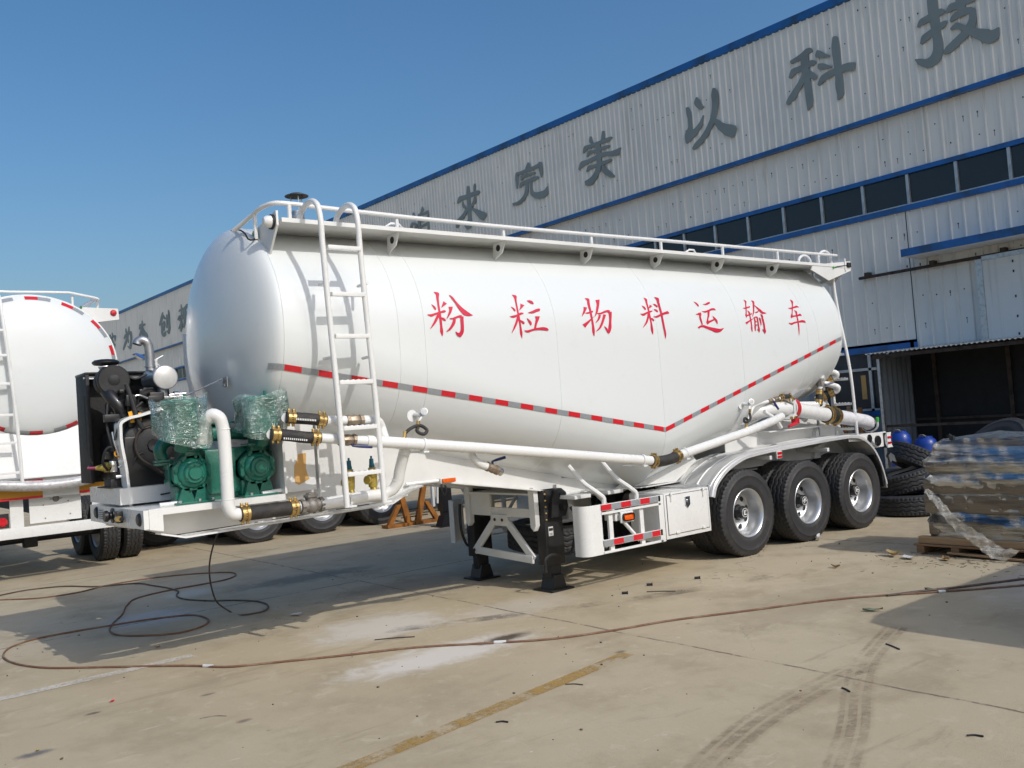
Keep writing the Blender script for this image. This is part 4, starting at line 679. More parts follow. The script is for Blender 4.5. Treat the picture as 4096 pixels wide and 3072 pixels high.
# walkways with brackets, end plates, handrail
def walkway(sy, x0=-5.86):
    Yo = lambda y: YC+sy*(abs(y)+.04)
    y_in, y_out = YC-sy*.55, YC-sy*1.07
    b_ = MB(); b_.span((x0, y_in, 3.772), (2.95, y_out, 3.79)); b_.span((x0, y_out, 3.762), (2.95, y_out-sy*.012, 3.80))
    for x in (-4.66, -3.37, -2.11, -.95, .22, 1.40):
        b_.prism([(y_out+sy*.02, 3.77), (y_out+sy*.24, 3.77), (y_out+sy*.27, 3.56), (y_out+sy*.20, 3.61), (y_out+sy*.14, 3.635), (y_out+sy*.10, 3.65)], x, x+.012, 'yz')
    w_ = b_.build('walkway', M['white2'], T)
    b_ = MB()
    for x in (-4.66, -3.37, -2.11, -.95, .22, 1.40): b_.cyl((x-.003, y_out+sy*.155, 3.71), (x+.015, y_out+sy*.155, 3.71), .034, n=16)
    pieces(b_, 'bracket_hole', M['blackm'], w_)
    b_ = MB()
    if sy > 0: b_.prism([(y_out-sy*.0, 3.86), (y_out-sy*.0, 3.735), (y_out+sy*.20, 3.50), (y_out+sy*.55, 3.66), (y_out+sy*.48, 3.78)], -5.905, -5.885, 'yz')
    b_.prism([(y_out-sy*.02, 3.90), (y_out-sy*.02, 3.72), (y_out+sy*.24, 3.52), (y_out+sy*.50, 3.72), (y_out+sy*.44, 3.86)], 2.95, 2.975, 'yz')
    pieces(b_, 'end_plate', M['white2'], w_)
    return w_
wk = walkway(1); walkway(-1, -4.7)
b_ = MB()
b_.prism([(2.52, 3.56), (2.10, 3.70), (2.15, 3.77), (3.02, 3.86), (3.12, 3.87), (3.12, 3.73)], -1.035, -1.02, 'xz'); b_.build('end_plate', M['white2'], wk)
b_ = MB(); b_.box((3.06, -1.045, 3.81), (.09, .03, .07), .008); b_.build('rear_lamp', M['blackm'], wk)
b_ = MB(); b_.tube([(3.03, -1.045, 3.805), (2.9, -1.045, 3.79), (2.75, -1.045, 3.77), (2.66, -1.045, 3.755)], .007, 6); b_.build('lamp_wire', M['blackm'], wk)
b_ = MB(); b_.lathe([(.0, -.09), (.03, -.085), (.05, -.06), (.055, -.02), (.055, 0)], (-5.905, -.95, 3.775), (1, 0, 0), 16); b_.build('front_lamp', M['white'], wk)
b_ = MB(); b_.lathe([(.055, -.02), (.066, -.02), (.066, .0), (0, 0)], (-5.905, -.95, 3.775), (1, 0, 0), 14); b_.build('lamp_base', M['blackm'], wk)
b_ = MB(); b_.tube([(-5.96, -.1, 3.865), (-5.985, -.35, 3.83), (-6.0, -.55, 3.755), (-6.01, -.70, 3.66), (-5.97, -.68, 3.67), (-5.93, -.60, 3.74)], .008, 6, 4); b_.build('lamp_cable', M['blackm'], T)
b_ = MB(); b_.lathe([(.02, -.01), (.028, -.012), (.028, .012), (.02, .01)], (-5.925, -.60, 3.74), (1, 0, 0), 14); b_.build('cable_grommet', M['lime'], T)
b_ = MB(); b_.tube([(2.64, -1.045, 3.75), (2.66, -1.045, 3.755)], .018, 8); b_.build('cable_grommet', M['lime'], T)
def handrail(s):
    y = lambda v: YC+s*(v-YC)
    b_ = MB()
    b_.tube([(2.86, y(-.98), 3.95), (0, y(-.98), 3.935), (-5.45, y(-.98), 3.935), (-5.74, y(-.97), 3.945), (-5.86, y(-.93), 3.95), (-5.92, y(-.80), 3.94), (-5.95, y(-.62), 3.90), (-6.04, y(-.40), 3.80)], .0215, 10, 6)
    for x in (-4.66, -3.37, -2.11, -.95, .22, 1.40, 2.38): b_.cyl((x, y(-.98), 3.79), (x, y(-.98), 3.93), .019, n=8)
    b_.cyl((-5.75, y(-.97), 3.79), (-5.75, y(-.97), 3.94), .019, n=8); b_.cyl((-5.94, y(-.66), 3.68), (-5.94, y(-.66), 3.91), .019, n=8)
    b_.build('handrail', M['white'], T)
handrail(1)
# manhole lids on top
for x in (-4.2, .55):
    b_ = MB(); b_.lathe([(.0, .10), (.2, .09), (.25, .06), (.25, -.1)], (x, YC, 3.93), (0, 0, 1), 28)
    for a in range(6): b_.box((x+.26*math.cos(a), YC+.26*math.sin(a), 3.95), (.05, .05, .09), .006)
    b_.tube([(x-.1, YC-.2, 3.99), (x-.1, YC-.22, 4.02), (x+.1, YC-.22, 4.02), (x+.1, YC-.2, 3.99)], .012, 8, 3); b_.build('manhole_lid', M['white2'], T)
b_ = MB(); b_.tube([(-4.92, -.85, 3.79), (-4.92, -.85, 3.835), (-4.74, -.85, 3.835), (-4.74, -.85, 3.79)], .012, 8); b_.box((-4.98, -.85, 3.81), (.1, .06, .05), .006); b_.build('grab_handle', M['white'], T)
# front ladder
b_ = MB()
for xa, xb in ((-5.565, -5.635), (-5.20, -5.275)):
    b_.tube([(xa, -1.33, 1.26), (xa-.01, -1.33, 1.8), (xb, -1.33, 3.55), (xb-.005, -1.33, 3.76), (xb-.01, -1.30, 3.87), (xb-.01, -1.23, 3.915), (xb-.01, -1.14, 3.925), (xb-.01, -1.05, 3.905), (xb-.02, -.985, 3.86), (xb-.03, -.965, 3.79)], .026, 12, 5)
LAD = b_.build('front_ladder', M['white'], T)
for k, z in enumerate((3.50, 3.095, 2.73, 2.33, 1.935, 1.54)):
    b_ = MB(); u = (z-1.3)/2.6; xa, xb = -5.565-.06*u, -5.20-.06*u
    b_.span((xa+.022, -1.357, z-.02), (xb-.022, -1.303, z+.016), .003)
    for i in range(6):
        xx = xa+.05+i*(xb-xa-.1)/5; b_.cyl((xx, -1.35, z+.010), (xx, -1.31, z+.010), .012 if k > 2 else .006, n=8)
    b_.build('rung', M['white'], LAD)
for z in (3.2, 2.55):
    b_ = MB(); b_.cyl((-5.22, -1.33, z), (-5.22, -1.15, z), .015, n=8); b_.cyl((-5.60, -1.33, z), (-5.60, -1.15, z), .015, n=8); pieces(b_, 'ladder_stay', M['white'], LAD)
# gooseneck: front platform, bumper, web plates and flanges
b_ = MB()
b_.span((-7.06, -.78, 1.345), (-5.87, .86, 1.40)); G1 = b_.build('platform', M['white2'], T)
b_ = MB()
b_.prism([(-7.0, 1.215), (-6.76, 1.15), (-5.0, 1.19), (-4.80, 1.20), (-4.58, 1.30), (-4.45, 1.33), (-4.45, 1.50), (-5.86, 1.62), (-5.86, 1.343), (-7.0, 1.343)], -.535, -.52, 'xz')
b_.prism([(-7.0, 1.215), (-6.76, 1.15), (-5.0, 1.19), (-4.80, 1.20), (-4.58, 1.30), (-4.45, 1.33), (-4.45, 1.50), (-5.86, 1.62), (-5.86, 1.343), (-7.0, 1.343)], .725, .74, 'xz')
pieces(b_, 'gooseneck_side', M['white2'], T)
b_ = MB()
P = [(-7.0, 1.20), (-6.76, 1.135), (-5.0, 1.175), (-4.80, 1.185), (-4.58, 1.285), (-4.45, 1.315), (-4.20, 1.33), (-2.45, 1.025), (-1.2, .96), (3.3, 1.0)]
for y0, y1 in ((-.80, -.60), (.68, .88)):
    for a, c in zip(P, P[1:]):
        if a[0] > -4.5 and y0 < 0: y0, y1 = -.66, -.46
        b_.face([(a[0], y0, a[1]), (c[0], y0, c[1]), (c[0], y1, c[1]), (a[0], y1, a[1])]); b_.face([(a[0], y0, a[1]+.014), (c[0], y0, c[1]+.014), (c[0], y1, c[1]+.014), (a[0], y1, a[1]+.014)]); b_.face([(a[0], y0, a[1]), (c[0], y0, c[1]), (c[0], y0, c[1]+.014), (a[0], y0, a[1]+.014)])
b_.build('frame_flange', M['white'], T)
b_ = MB()
b_.prism([(-5.86, 1.40), (-5.86, 2.12), (-5.0, 2.0), (-4.35, 1.85), (-4.2, 1.36), (-4.45, 1.33), (-4.62, 1.27), (-4.82, 1.2), (-5.86, 1.2)], -.60, -.585, 'xz')
b_.prism([(-5.86, 1.40), (-5.86, 2.12), (-5.0, 2.0), (-4.35, 1.85), (-4.2, 1.36), (-4.45, 1.33), (-4.62, 1.27), (-4.82, 1.2), (-5.86, 1.2)], .665, .68, 'xz')
b_.prism([(-4.45, 1.34), (-4.35, 1.7), (-2.45, 1.3), (-2.45, 1.04), (-4.2, 1.345)], -.56, -.545, 'xz')
b_.prism([(-4.45, 1.34), (-4.35, 1.7), (-2.45, 1.3), (-2.45, 1.04), (-4.2, 1.345)], .625, .64, 'xz')
b_.prism([(-2.45, 1.20), (-2.45, 1.035), (-1.2, .97), (3.3, 1.01), (3.3, 1.30), (2.0, 1.34), (.9, 1.34), (-.4, 1.16), (-1.2, 1.12)], -.56, -.545, 'xz')
b_.prism([(-2.45, 1.20), (-2.45, 1.035), (-1.2, .97), (3.3, 1.01), (3.3, 1.30), (2.0, 1.34), (.9, 1.34), (-.4, 1.16), (-1.2, 1.12)], .625, .64, 'xz')
b_.span((-5.87, -.60, 1.40), (-5.855, .68, 2.2))
pieces(b_, 'frame_web', M['white2'], T)
b_ = MB()   # gooseneck post plate with upright stiffeners
b_.span((-5.87, -.78, 1.40), (-5.85, -.60, 2.15)); b_.span((-5.50, -.70, 1.20), (-5.485, -.60, 2.0)); b_.span((-5.84, -.70, 1.402), (-5.53, -.62, 2.10))
pieces(b_, 'gooseneck_post', M['white2'], T)
b_ = MB(); P = [(-5.735, 1.48), (-5.70, 1.46), (-5.66, 1.475), (-5.595, 1.505), (-5.615, 1.55), (-5.625, 1.60), (-5.615, 1.74), (-5.69, 1.735), (-5.705, 1.68), (-5.73, 1.64), (-5.74, 1.55)]
b_.prism(P, -.7045, -.7005, 'xz'); b_.build('peeled_film', M['tan'], T)
b_ = MB(); b_.span((-7.10, -.86, 1.25), (-7.06, .80, 1.40)); b_.prism([(-7.058, 1.245), (-6.95, 1.22), (-6.95, 1.39), (-7.058, 1.405)], -.862, -.78, 'xz'); BUM = b_.build('front_beam', M['white'], T)
b_ = MB()
for y, z in ((.56, 1.335), (-.75, 1.325)): b_.lathe([(0, -.022), (.04, -.02), (.052, -.008), (.055, 0)], (-7.10, y, z), (1, 0, 0), 16)
pieces(b_, 'marker_lamp', M['black'], BUM)
b_ = MB(); b_.lathe([(0, -.075), (.045, -.075), (.05, -.05), (.032, -.03), (.032, -.02), (.065, -.012), (.065, 0)], (-7.10, .02, 1.33), (1, 0, 0), 16); b_.build('power_socket', M['black'], BUM)
b_ = MB(); b_.box((-7.125, -.25, 1.33), (.05, .07, .10), .008); b_.cyl((-7.13, -.29, 1.32), (-7.13, -.36, 1.32), .018); b_.build('air_coupling', M['black'], BUM)
b_ = MB(); b_.cyl((-7.15, -.30, 1.322), (-7.15, -.35, 1.322), .026, n=8); b_.build('coupling_fitting', M['brass'], BUM)
b_ = MB(); b_.span((-7.104, .32, 1.275), (-7.1015, .50, 1.375)); PL = b_.build('data_plate', M['paper'], BUM)
b_ = MB()
for i in range(5):
    for j in range(3): b_.span((-7.1055, .34+.05*j, 1.288+.017*i), (-7.1042, .375+.05*j, 1.294+.017*i))
b_.build('plate_print', M['blackm'], PL)
b_ = MB(); b_.span((-7.08, -.15, 1.42), (-6.30, .86, 1.56)); b_.build('engine_base', M['white'], T)
# guard bar in front of the engine
b_ = MB()
P = smooth([V(-6.985, -.03, 1.40), V(-7.0, -.02, 1.7), V(-7.025, 0, 2.06), V(-7.018, 0, 2.12), V(-6.975, 0, 2.15), V(-6.85, 0, 2.18), V(-6.58, 0, 2.255)], 5)
rows = []
for i, p in enumerate(P):
    t_ = (P[min(i+1, len(P)-1)]-P[max(i-1, 0)]).normalized(); n_ = t_.cross(V(0, 1, 0)).normalized(); wv = n_.cross(t_).normalized()
    rows.append([p+wv*.085+n_*.012, p-wv*.085+n_*.012, p-wv*.085-n_*.012, p+wv*.085-n_*.012])
b_.grid(rows, True); b_.build('guard_bar', M['white'], T)
# ---------------------------------------------------------------- diesel engine on the platform
b_ = MB()
b_.span((-7.0, .12, 1.62), (-6.45, .75, 2.05), .02); b_.span((-6.95, .18, 2.05), (-6.40, .72, 2.34), .03)
b_.span((-6.74, .2, 2.34), (-6.50, .65, 2.44), .02); b_.span((-6.62, .12, 1.56), (-6.35, .62, 2.2), .02)
b_.span((-6.95, .05, 1.75), (-6.6, .14, 2.0), .015)
rnd = random.Random(3)
for i in range(26):
    p = V(rnd.uniform(-7.08, -6.5), rnd.uniform(.02, .2), rnd.uniform(1.65, 2.42)); d = V(rnd.uniform(.04, .13), rnd.uniform(.04, .1), rnd.uniform(.03, .11)); b_.box(p, d, .008)
for i in range(10):
    z = 1.7+.07*i; b_.cyl((-7.02, .12, z), (-6.98, .06, z), .018, n=8)
ENG = b_.build('diesel_engine', M['black'], T)
b_ = MB(); b_.span((-7.06, .90, 1.60), (-6.3, 1.0, 2.58), .01); b_.span((-7.12, .62, 1.60), (-7.09, 1.0, 2.60), .004); b_.span((-7.09, .86, 1.66), (-6.3, .90, 2.5))
for i in range(22): b_.box((-7.1215, .72, 1.9+.024*i), (.006, .05, .010))
b_.build('radiator', M['blackm'], ENG)
b_ = MB(); b_.span((-7.12, .62, 2.60), (-6.3, 1.02, 2.625), .006); b_.build('radiator_top', M['black'], ENG)
b_ = MB()
for y, z in ((.66, 2.57), (.66, 1.75)): b_.cyl((-7.13, y, z), (-7.118, y, z), .013, n=10)
for i in range(9): b_.ball((rnd.uniform(-7.0, -6.6), .03, rnd.uniform(1.7, 2.4)), .014)
pieces(b_, 'bolt', M['steel'], ENG)
b_ = MB()
for pts in ([(-7.08, .2, 1.72), (-7.14, .1, 1.80), (-7.10, .05, 1.92), (-7.0, .04, 1.9)], [(-6.98, .08, 1.78), (-7.0, .02, 2.0), (-6.92, .0, 2.2), (-6.8, .04, 2.3)], [(-6.85, .05, 2.28), (-6.8, .0, 2.4), (-6.7, .05, 2.42)], [(-6.95, .02, 1.7), (-6.85, -.02, 1.85), (-6.75, .02, 1.78)], [(-6.7, .2, 2.56), (-6.8, .2, 2.52), (-6.9, .25, 2.58)], [(-7.07, .12, 2.3), (-7.10, .06, 2.1), (-7.05, .04, 1.85)], [(-7.05, .1, 2.22), (-7.02, .0, 2.12), (-7.06, -.01, 1.98)]):
    b_.tube(pts, .011, 8, 5)
pieces(b_, 'engine_pipe', M['blackm'], ENG)
b_ = MB()
for pts in ([(-7.07, .02, 2.05), (-7.06, .0, 1.95), (-7.03, .0, 1.84)], [(-6.92, .0, 2.32), (-6.85, -.01, 2.36), (-6.76, .0, 2.33)], [(-7.04, .0, 1.74), (-6.98, -.01, 1.79)]): b_.tube(pts, .008, 8, 4)
pieces(b_, 'fuel_line', M['steel'], ENG)
b_ = MB(); b_.lathe([(0, -.20), (.125, -.20), (.135, -.19), (.135, -.1), (.142, -.095), (.142, -.07), (.133, -.06), (.133, .12), (.10, .14), (0, .14)], (-6.98, .32, 2.51), (.12, 1, 0), 32); b_.lathe([(0, -.206), (.04, -.206), (.05, -.2)], (-6.98, .32, 2.51), (.12, 1, 0), 20)
AC = b_.build('air_cleaner', M['blackm'], ENG)
b_ = MB(); b_.lathe([(.045, -.06), (.05, .0), (.10, .005), (.115, .02), (.115, .032), (.095, .048), (.05, .055), (0, .056)], (-7.02, .30, 2.655), (0, 0, 1), 28); b_.build('rain_cap', M['black'], AC)
b_ = MB(); b_.tube([(-7.10, .24, 2.635), (-7.03, .22, 2.64), (-6.95, .24, 2.635)], .009, 8, 3); b_.lathe([(.052, -.01), (.057, -.01), (.057, .01), (.052, .01)], (-7.02, .30, 2.63), (0, 0, 1), 20); b_.build('clamp', M['steel'], AC)
b_ = MB(); b_.tube([(-7.05, .2, 2.42), (-7.03, .14, 2.36), (-6.97, .10, 2.25), (-6.96, .12, 2.2)], .058, 14, 5); b_.build('intake_duct', M['black'], ENG)
b_ = MB(); b_.tube([(-6.93, .02, 2.46), (-6.90, -.02, 2.30), (-6.86, -.04, 2.12), (-6.83, -.04, 2.06)], .02, 10, 5); b_.build('strap', M['blackm'], ENG)
b_ = MB(); b_.box((-6.915, -.02, 2.17), (.035, .004, .10), rot=Matrix.Rotation(math.radians(-10), 3, 'Y')); b_.box((-6.84, -.01, 2.17), (.025, .004, .07)); pieces(b_, 'yellow_label', varied('yellow_label', (.80, .38, .02), .5, 0, 0, .05, 9), ENG)
b_ = MB(); b_.lathe([(0, -.29), (.105, -.29), (.112, -.285), (.112, -.27), (.107, -.265), (.107, .12), (.09, .14), (0, .14)], (-6.56, .38, 2.52), (.02, 1, 0), 36); b_.cyl((-6.575, .17, 2.42), (-6.58, .17, 2.34), .045); b_.box((-6.57, .17, 2.335), (.16, .12, .025), .004)
MU = b_.build('muffler', M['muffler'], ENG)
b_ = MB(); b_.lathe([(0, -.292), (.099, -.292), (.103, -.2895)], (-6.56, .38, 2.52), (.02, 1, 0), 36); b_.build('muffler_end', varied('muffler_end_plate', (.62, .61, .6), .4, .3, 0, .08, 8), MU)
b_ = MB(); b_.tube([(-6.635, .30, 2.60), (-6.635, .30, 2.78), (-6.64, .30, 2.83), (-6.66, .30, 2.87), (-6.695, .31, 2.885), (-6.725, .32, 2.87), (-6.735, .32, 2.845)], .041, 16, 5, caps=False); b_.lathe([(.041, 0), (.048, 0), (.048, .012), (.041, .014)], (-6.635, .30, 2.63), (0, 0, 1), 20); b_.build('exhaust_pipe', M['muffler'], MU)
b_ = MB(); b_.cyl((-6.53, .14, 2.355), (-6.38, .13, 2.365), .018); b_.cyl((-6.53, .12, 2.335), (-6.40, .12, 2.345), .016); b_.lathe([(.03, -.02), (.03, .02)], (-6.47, .13, 2.36), (1, 0, 0), 12, True); b_.build('gas_strut', M['chrome'], ENG)
b_ = MB(); b_.lathe([(0, -.02), (.05, -.03), (.055, -.01), (.14, -.01), (.165, .0), (.165, .09), (.14, .1), (.14, .02), (.06, .03)], (-6.74, -.02, 1.91), (.1, 1, 0), 36); FLY = b_.build('flywheel', M['blackm'], ENG)
b_ = MB(); P = [(-6.90, -.03, 1.93), (-6.86, -.03, 2.04), (-6.78, -.03, 2.09), (-6.68, -.03, 2.05)]; b_.tube([(-6.62, -.04, 1.60), (-6.76, -.04, 1.72), (-6.875, -.04, 1.82)]+[(p[0], -.04, p[2]) for p in P], .011, 8, 5); b_.build('drive_belt', varied('dusty_belt', (.045, .035, .028), .8), ENG)
b_ = MB(); b_.span((-6.98, .0, 1.555), (-6.45, .12, 2.0), .02); b_.lathe([(0, -.012), (.25, -.012), (.27, 0), (.27, .1)], (-6.72, .05, 1.90), (.0, 1, 0), 40); b_.build('flywheel_housing', M['black'], ENG)
b_ = MB(); b_.lathe([(.032, -.015), (.032, .015), (.017, .015), (.017, -.015), (.032, -.015)], (-7.03, .03, 1.86), (.3, 1, 0), 18); b_.cyl((-7.02, .02, 1.83), (-6.98, .0, 1.80), .012); b_.build('dipstick_ring', varied('yellow_plastic', (.75, .33, .02), .4), ENG)
b_ = MB(); b_.cyl((-7.17, .26, 1.745), (-7.07, .24, 1.745), .015, .045); b_.span((-7.09, .2, 1.70), (-7.05, .3, 1.79), .008); b_.build('fuel_filter', M['yellow'], ENG)
b_ = MB(); b_.cyl((-7.23, .27, 1.75), (-7.165, .26, 1.745), .014, .017); b_.build('filter_knob', varied('dark_pink_plastic', (.22, .02, .08), .45), ENG)
b_ = MB(); b_.span((-7.07, .1, 1.70), (-7.01, .2, 1.80), .01); b_.cyl((-7.05, .06, 1.66), (-6.98, .05, 1.66), .02); b_.build('fuel_pump', M['chrome'], ENG)
b_ = MB(); b_.span((-7.09, .08, 1.565), (-6.9, .3, 1.64), .005); b_.span((-7.10, .04, 1.56), (-6.88, .5, 1.572)); b_.build('engine_mount', M['blackm'], ENG)

# ---------------------------------------------------------------- green blower with two heads and wrapped filters
b_ = MB()
b_.span((-6.40, -.30, 1.45), (-5.88, .12, 1.84), .03); b_.span((-6.45, -.26, 1.40), (-5.82, .1, 1.46), .01)
b_.tube([(-6.72, -.2, 1.78), (-6.74, -.2, 1.86), (-6.69, -.2, 1.93), (-6.6, -.2, 1.945), (-5.95, -.2, 1.945), (-5.86, -.2, 1.93), (-5.83, -.2, 1.86), (-5.83, -.2, 1.78)], .052, 16, 5)
b_.cyl((-6.38, -.18, 1.84), (-6.38, -.18, 1.98), .045); b_.cyl((-6.38, -.2, 1.98), (-6.16, -.2, 1.98), .075); b_.span((-6.42, -.3, 2.055), (-6.12, -.05, 2.07), .004)
for x in (-6.72, -5.83): b_.box((x, -.2, 1.77), (.13, .13, .02), .004); b_.box((x, -.2, 1.745), (.13, .13, .02), .004)
COMP = b_.build('blower', M['green'], T)
for cx in (-6.545, -5.975):
    b_ = MB(); c = V(cx, -.42, 1.655)
    octo = [(cx+.165*math.cos(a)*1.02, 1.655+.155*math.sin(a)) for a in [math.pi/8+i*math.pi/4 for i in range(8)]]
    b_.prism(octo, -.40, -.36, 'xz'); b_.prism([(cx+(p[0]-cx)*1.04, 1.655+(p[1]-1.655)*1.04) for p in octo], -.30, -.27, 'xz')
    b_.lathe([(0, -.066), (.050, -.066), (.056, -.060), (.056, -.046), (.080, -.046), (.086, -.038), (.092, -.020), (.108, -.012), (.122, .0), (.128, .02)], c, (0, 1, 0), 40)
    b_.lathe([(.150, .02), (.150, .12), (.143, .14), (.143, .30), (0, .30)], c, (0, 1, 0), 32)
    for k in range(7):
        a = 2*math.pi*k/7; b_.box((cx+.150*math.cos(a), -.22, 1.655+.150*math.sin(a)), (.05, .16, .05), .01)
    for k in range(8):
        a = math.pi/8+k*math.pi/4+.2; p = V(cx+.142*math.cos(a), -.405, 1.655+.135*math.sin(a)); b_.cyl(p, p+V(0, -.018, 0), .013, n=6)
    for k in range(3):
        a = math.pi/2+k*2*math.pi/3; p = V(cx+.07*math.cos(a), -.466, 1.655+.07*math.sin(a)); b_.cyl(p, p+V(0, -.012, 0), .008, n=6)
    b_.span((cx-.055, -.40, 1.76), (cx+.075, -.28, 1.845), .012); b_.span((cx-.085, -.43, 1.838), (cx+.105, -.25, 1.85), .004); b_.span((cx-.085, -.43, 1.855), (cx+.105, -.25, 1.867), .004)
    b_.cyl((cx+.01, -.34, 1.86), (cx+.01, -.34, 1.95), .06)
    for sx in (-.06, .07): b_.prism([(cx+sx-.07, 1.415), (cx+sx+.07, 1.415), (cx+sx+.035, 1.53), (cx+sx-.035, 1.53)], -.40, -.36, 'xz')
    b_.span((cx-.15, -.44, 1.402), (cx+.16, -.12, 1.418), .004); b_.span((cx-.13, -.34, 1.42), (cx-.02, -.2, 1.55), .006)
    H = b_.build('blower_head', M['green'], COMP)
for cx in (-6.66, -5.97):
    b_ = MB()
    b_.lathe([(0, -.17), (.125, -.17), (.14, -.155), (.14, .12), (.15, .125), (.15, .15), (.135, .165), (0, .175)], (cx, -.52, 2.10), (0, 0, 1), 32)
    b_.cyl((cx+.03, -.56, 2.26), (cx+.03, -.56, 2.31), .01); b_.cyl((cx+.02, -.44, 1.86), (cx+.02, -.50, 1.95), .058)
    F = b_.build('air_filter', M['green'], COMP)
    b_ = MB(); rows = []; rr = random.Random(int(cx*100)); nn = 44
    ph = [rr.uniform(0, 6.28) for _ in range(4)]
    for i in range(15):
        v = i/14; row = []
        for k in range(nn):
            a = 2*math.pi*k/nn
            R_ = .172+.012*math.sin(3*a+ph[0]+4*v)+.010*math.sin(5*a+ph[1]-3*v)+.006*math.sin(11*a+6*v)
            px, py = math.cos(a), math.sin(a); q = (abs(px)**3.2+abs(py)**3.2)**(-1/3.2)
            bot = 1.93-.06*math.sin(a+ph[2])-(.03 if cx < -6.3 else 0)*math.cos(a); top = 2.285+.018*math.sin(4*a+ph[3])+.02*math.cos(a)
            row.append((cx+R_*q*px*1.22, -.52+R_*q*py*.95, bot+(top-bot)*v))
        rows.append(row)
    b_.grid(rows, True); b_.build('bubble_wrap', M['bubble'], F, ang=60)
b_ = MB()
for x, y in ((-6.66, -.43), (-6.50, -.43), (-6.39, -.43), (-6.05, -.43), (-5.88, -.43)): b_.cyl((x, y+.02, 1.418), (x, y+.02, 1.435), .016, n=6)
pieces(b_, 'nut', M['steel'], COMP)
COMP.location += V(-.09, -.28, 0)
# sticker strap from tank end to filter
b_ = MB(); b_.tube([(-6.60, -.35, 2.30), (-6.19, -.30, 2.46)], .007, 6); b_.box((-6.175, -.33, 2.43), (.006, .10, .09)); b_.cyl((-6.185, -.34, 2.40), (-6.20, -.34, 2.40), .014, n=6); b_.build('filter_stay', M['steel'], T)
b_ = MB(); b_.tube([(-6.85, .2, 1.60), (-6.83, .05, 1.50), (-6.76, -.12, 1.475), (-6.66, -.25, 1.49)], .007, 6, 4); b_.build('battery_cable', M['blackm'], T)
b_ = MB(); b_.cyl((-6.9, -.62, 1.415), (-6.6, -.62, 1.415), .018); b_.cyl((-6.05, -.70, 1.42), (-5.87, -.70, 1.43), .018); pieces(b_, 'folded_prop', M['white'], T)

# ---------------------------------------------------------------- pipework
def hose(name, pts, r, clamp=.055, sub=6, mat='hose'):
    b_ = MB(); b_.tube(pts, r, 16, sub); h = b_.build(name, M[mat], T)
    P = [Vector(p) for p in pts]
    for p, q in ((P[0], P[1]), (P[-1], P[-2])):
        d = (q-p).normalized(); b_ = MB()
        b_.lathe([(r*.98, .008), (r*1.10, .010), (r*1.10, .034), (r*1.0, .036), (r*1.0, .05), (r*1.10, .052), (r*1.10, .076), (r*.98, .078)], p, d, 20)
        n_ = d.cross(V(0, 0, 1)).normalized(); u_ = n_.cross(d)
        for e in (.022, .064): b_.box(p+d*e+u_*r*1.16, (.022, .03, .035), .004); b_.box(p+d*e-u_*r*1.16, (.02, .026, .03), .004)
        b_.build('hose_clamp', M['brass'], h)
    return h
def pipe(pts, r, sub=6, name='air_pipe', mat='white', flare=True, rings=()):
    b_ = MB(); b_.tube(pts, r, 18, sub)
    for p, d in rings: b_.lathe([(r*.9, -.008), (r*1.06, -.004), (r*1.06, .004), (r*.9, .008)], p, d, 18)
    return b_.build(name, M[mat], T)
def ball_valve(c, d, r, lever, mat='bronze'):
    c, d = Vector(c), Vector(d).normalized(); b_ = MB()
    b_.lathe([(r*.9, -r*1.9), (r*1.25, -r*1.9), (r*1.25, -r*1.1), (r*1.05, -r), (r*1.25, 0), (r*1.05, r), (r*1.25, r*1.1), (r*1.25, r*1.9), (r*.9, r*1.9)], c, d, 8)
    v = b_.build('ball_valve', M[mat], T)
    if lever:
        a, e = Vector(lever[0]), Vector(lever[1]); b_ = MB(); b_.cyl(c, a, .012, n=8); b_.tube([a, a.lerp(e, .3), e], [.008, .014, .016], 8); b_.build('valve_lever', varied('navy_lever', (.012, .025, .14), .4), v)
    return v
pipe([(-6.57, -.80, 1.90), (-6.575, -.84, 2.02), (-6.56, -.89, 2.09), (-6.525, -.93, 2.125), (-6.485, -.95, 2.10), (-6.46, -.95, 2.03), (-6.452, -.95, 1.95), (-6.45, -.95, 1.85), (-6.45, -.95, 1.45), (-6.45, -.95, 1.36), (-6.42, -.95, 1.30), (-6.36, -.95, 1.287), (-6.30, -.95, 1.287)], .053, 6, rings=(((-6.452, -.95, 2.0), (0, 0, 1)), ((-6.45, -.95, 1.42), (0, 0, 1))))
hose('rubber_hose', [(-6.36, -.95, 1.287), (-6.1, -.95, 1.285), (-5.84, -.95, 1.285)], .062, sub=2)
b_ = MB(); c = V(-5.72, -.97, 1.285)
b_.cyl(c+V(-.09, 0, 0), c+V(.09, 0, 0), .05); b_.ball(c, .068); b_.cyl(c, c+V(0, 0, .10), .052, n=16); b_.cyl(c+V(0, 0, .075), c+V(0, 0, .095), .068, n=8); b_.cyl(c+V(0, 0, .095), c+V(0, 0, .112), .045, n=8)
for s in (-1, 1): b_.cyl(c+V(s*.075, 0, 0), c+V(s*.105, 0, 0), .066, n=8)
b_.build('check_valve', M['iron'], T)
pipe([(-5.84, -.95, 1.285), (-5.78, -.96, 1.285)], .05, 0)
pipe([(-5.64, -.98, 1.285), (-5.2, -1.02, 1.31), (-5.0, -1.03, 1.32), (-4.95, -1.05, 1.34), (-4.91, -1.08, 1.40), (-4.895, -1.12, 1.52), (-4.88, -1.22, 1.72)], .052, 6, rings=(((-4.905, -1.085, 1.43), (0, -.2, 1)), ((-4.885, -1.2, 1.67), (0, -.4, 1))))
for x in (-5.38, -5.02):
    b_ = MB(); b_.lathe([(.056, -.012), (.062, -.012), (.062, .012), (.056, .012)], (x, -1.01, 1.30), (1, .06, .05), 18); b_.span((x-.035, -1.10, 1.232), (x+.035, -.78, 1.25), .003); b_.build('pipe_clip', M['white'], T)
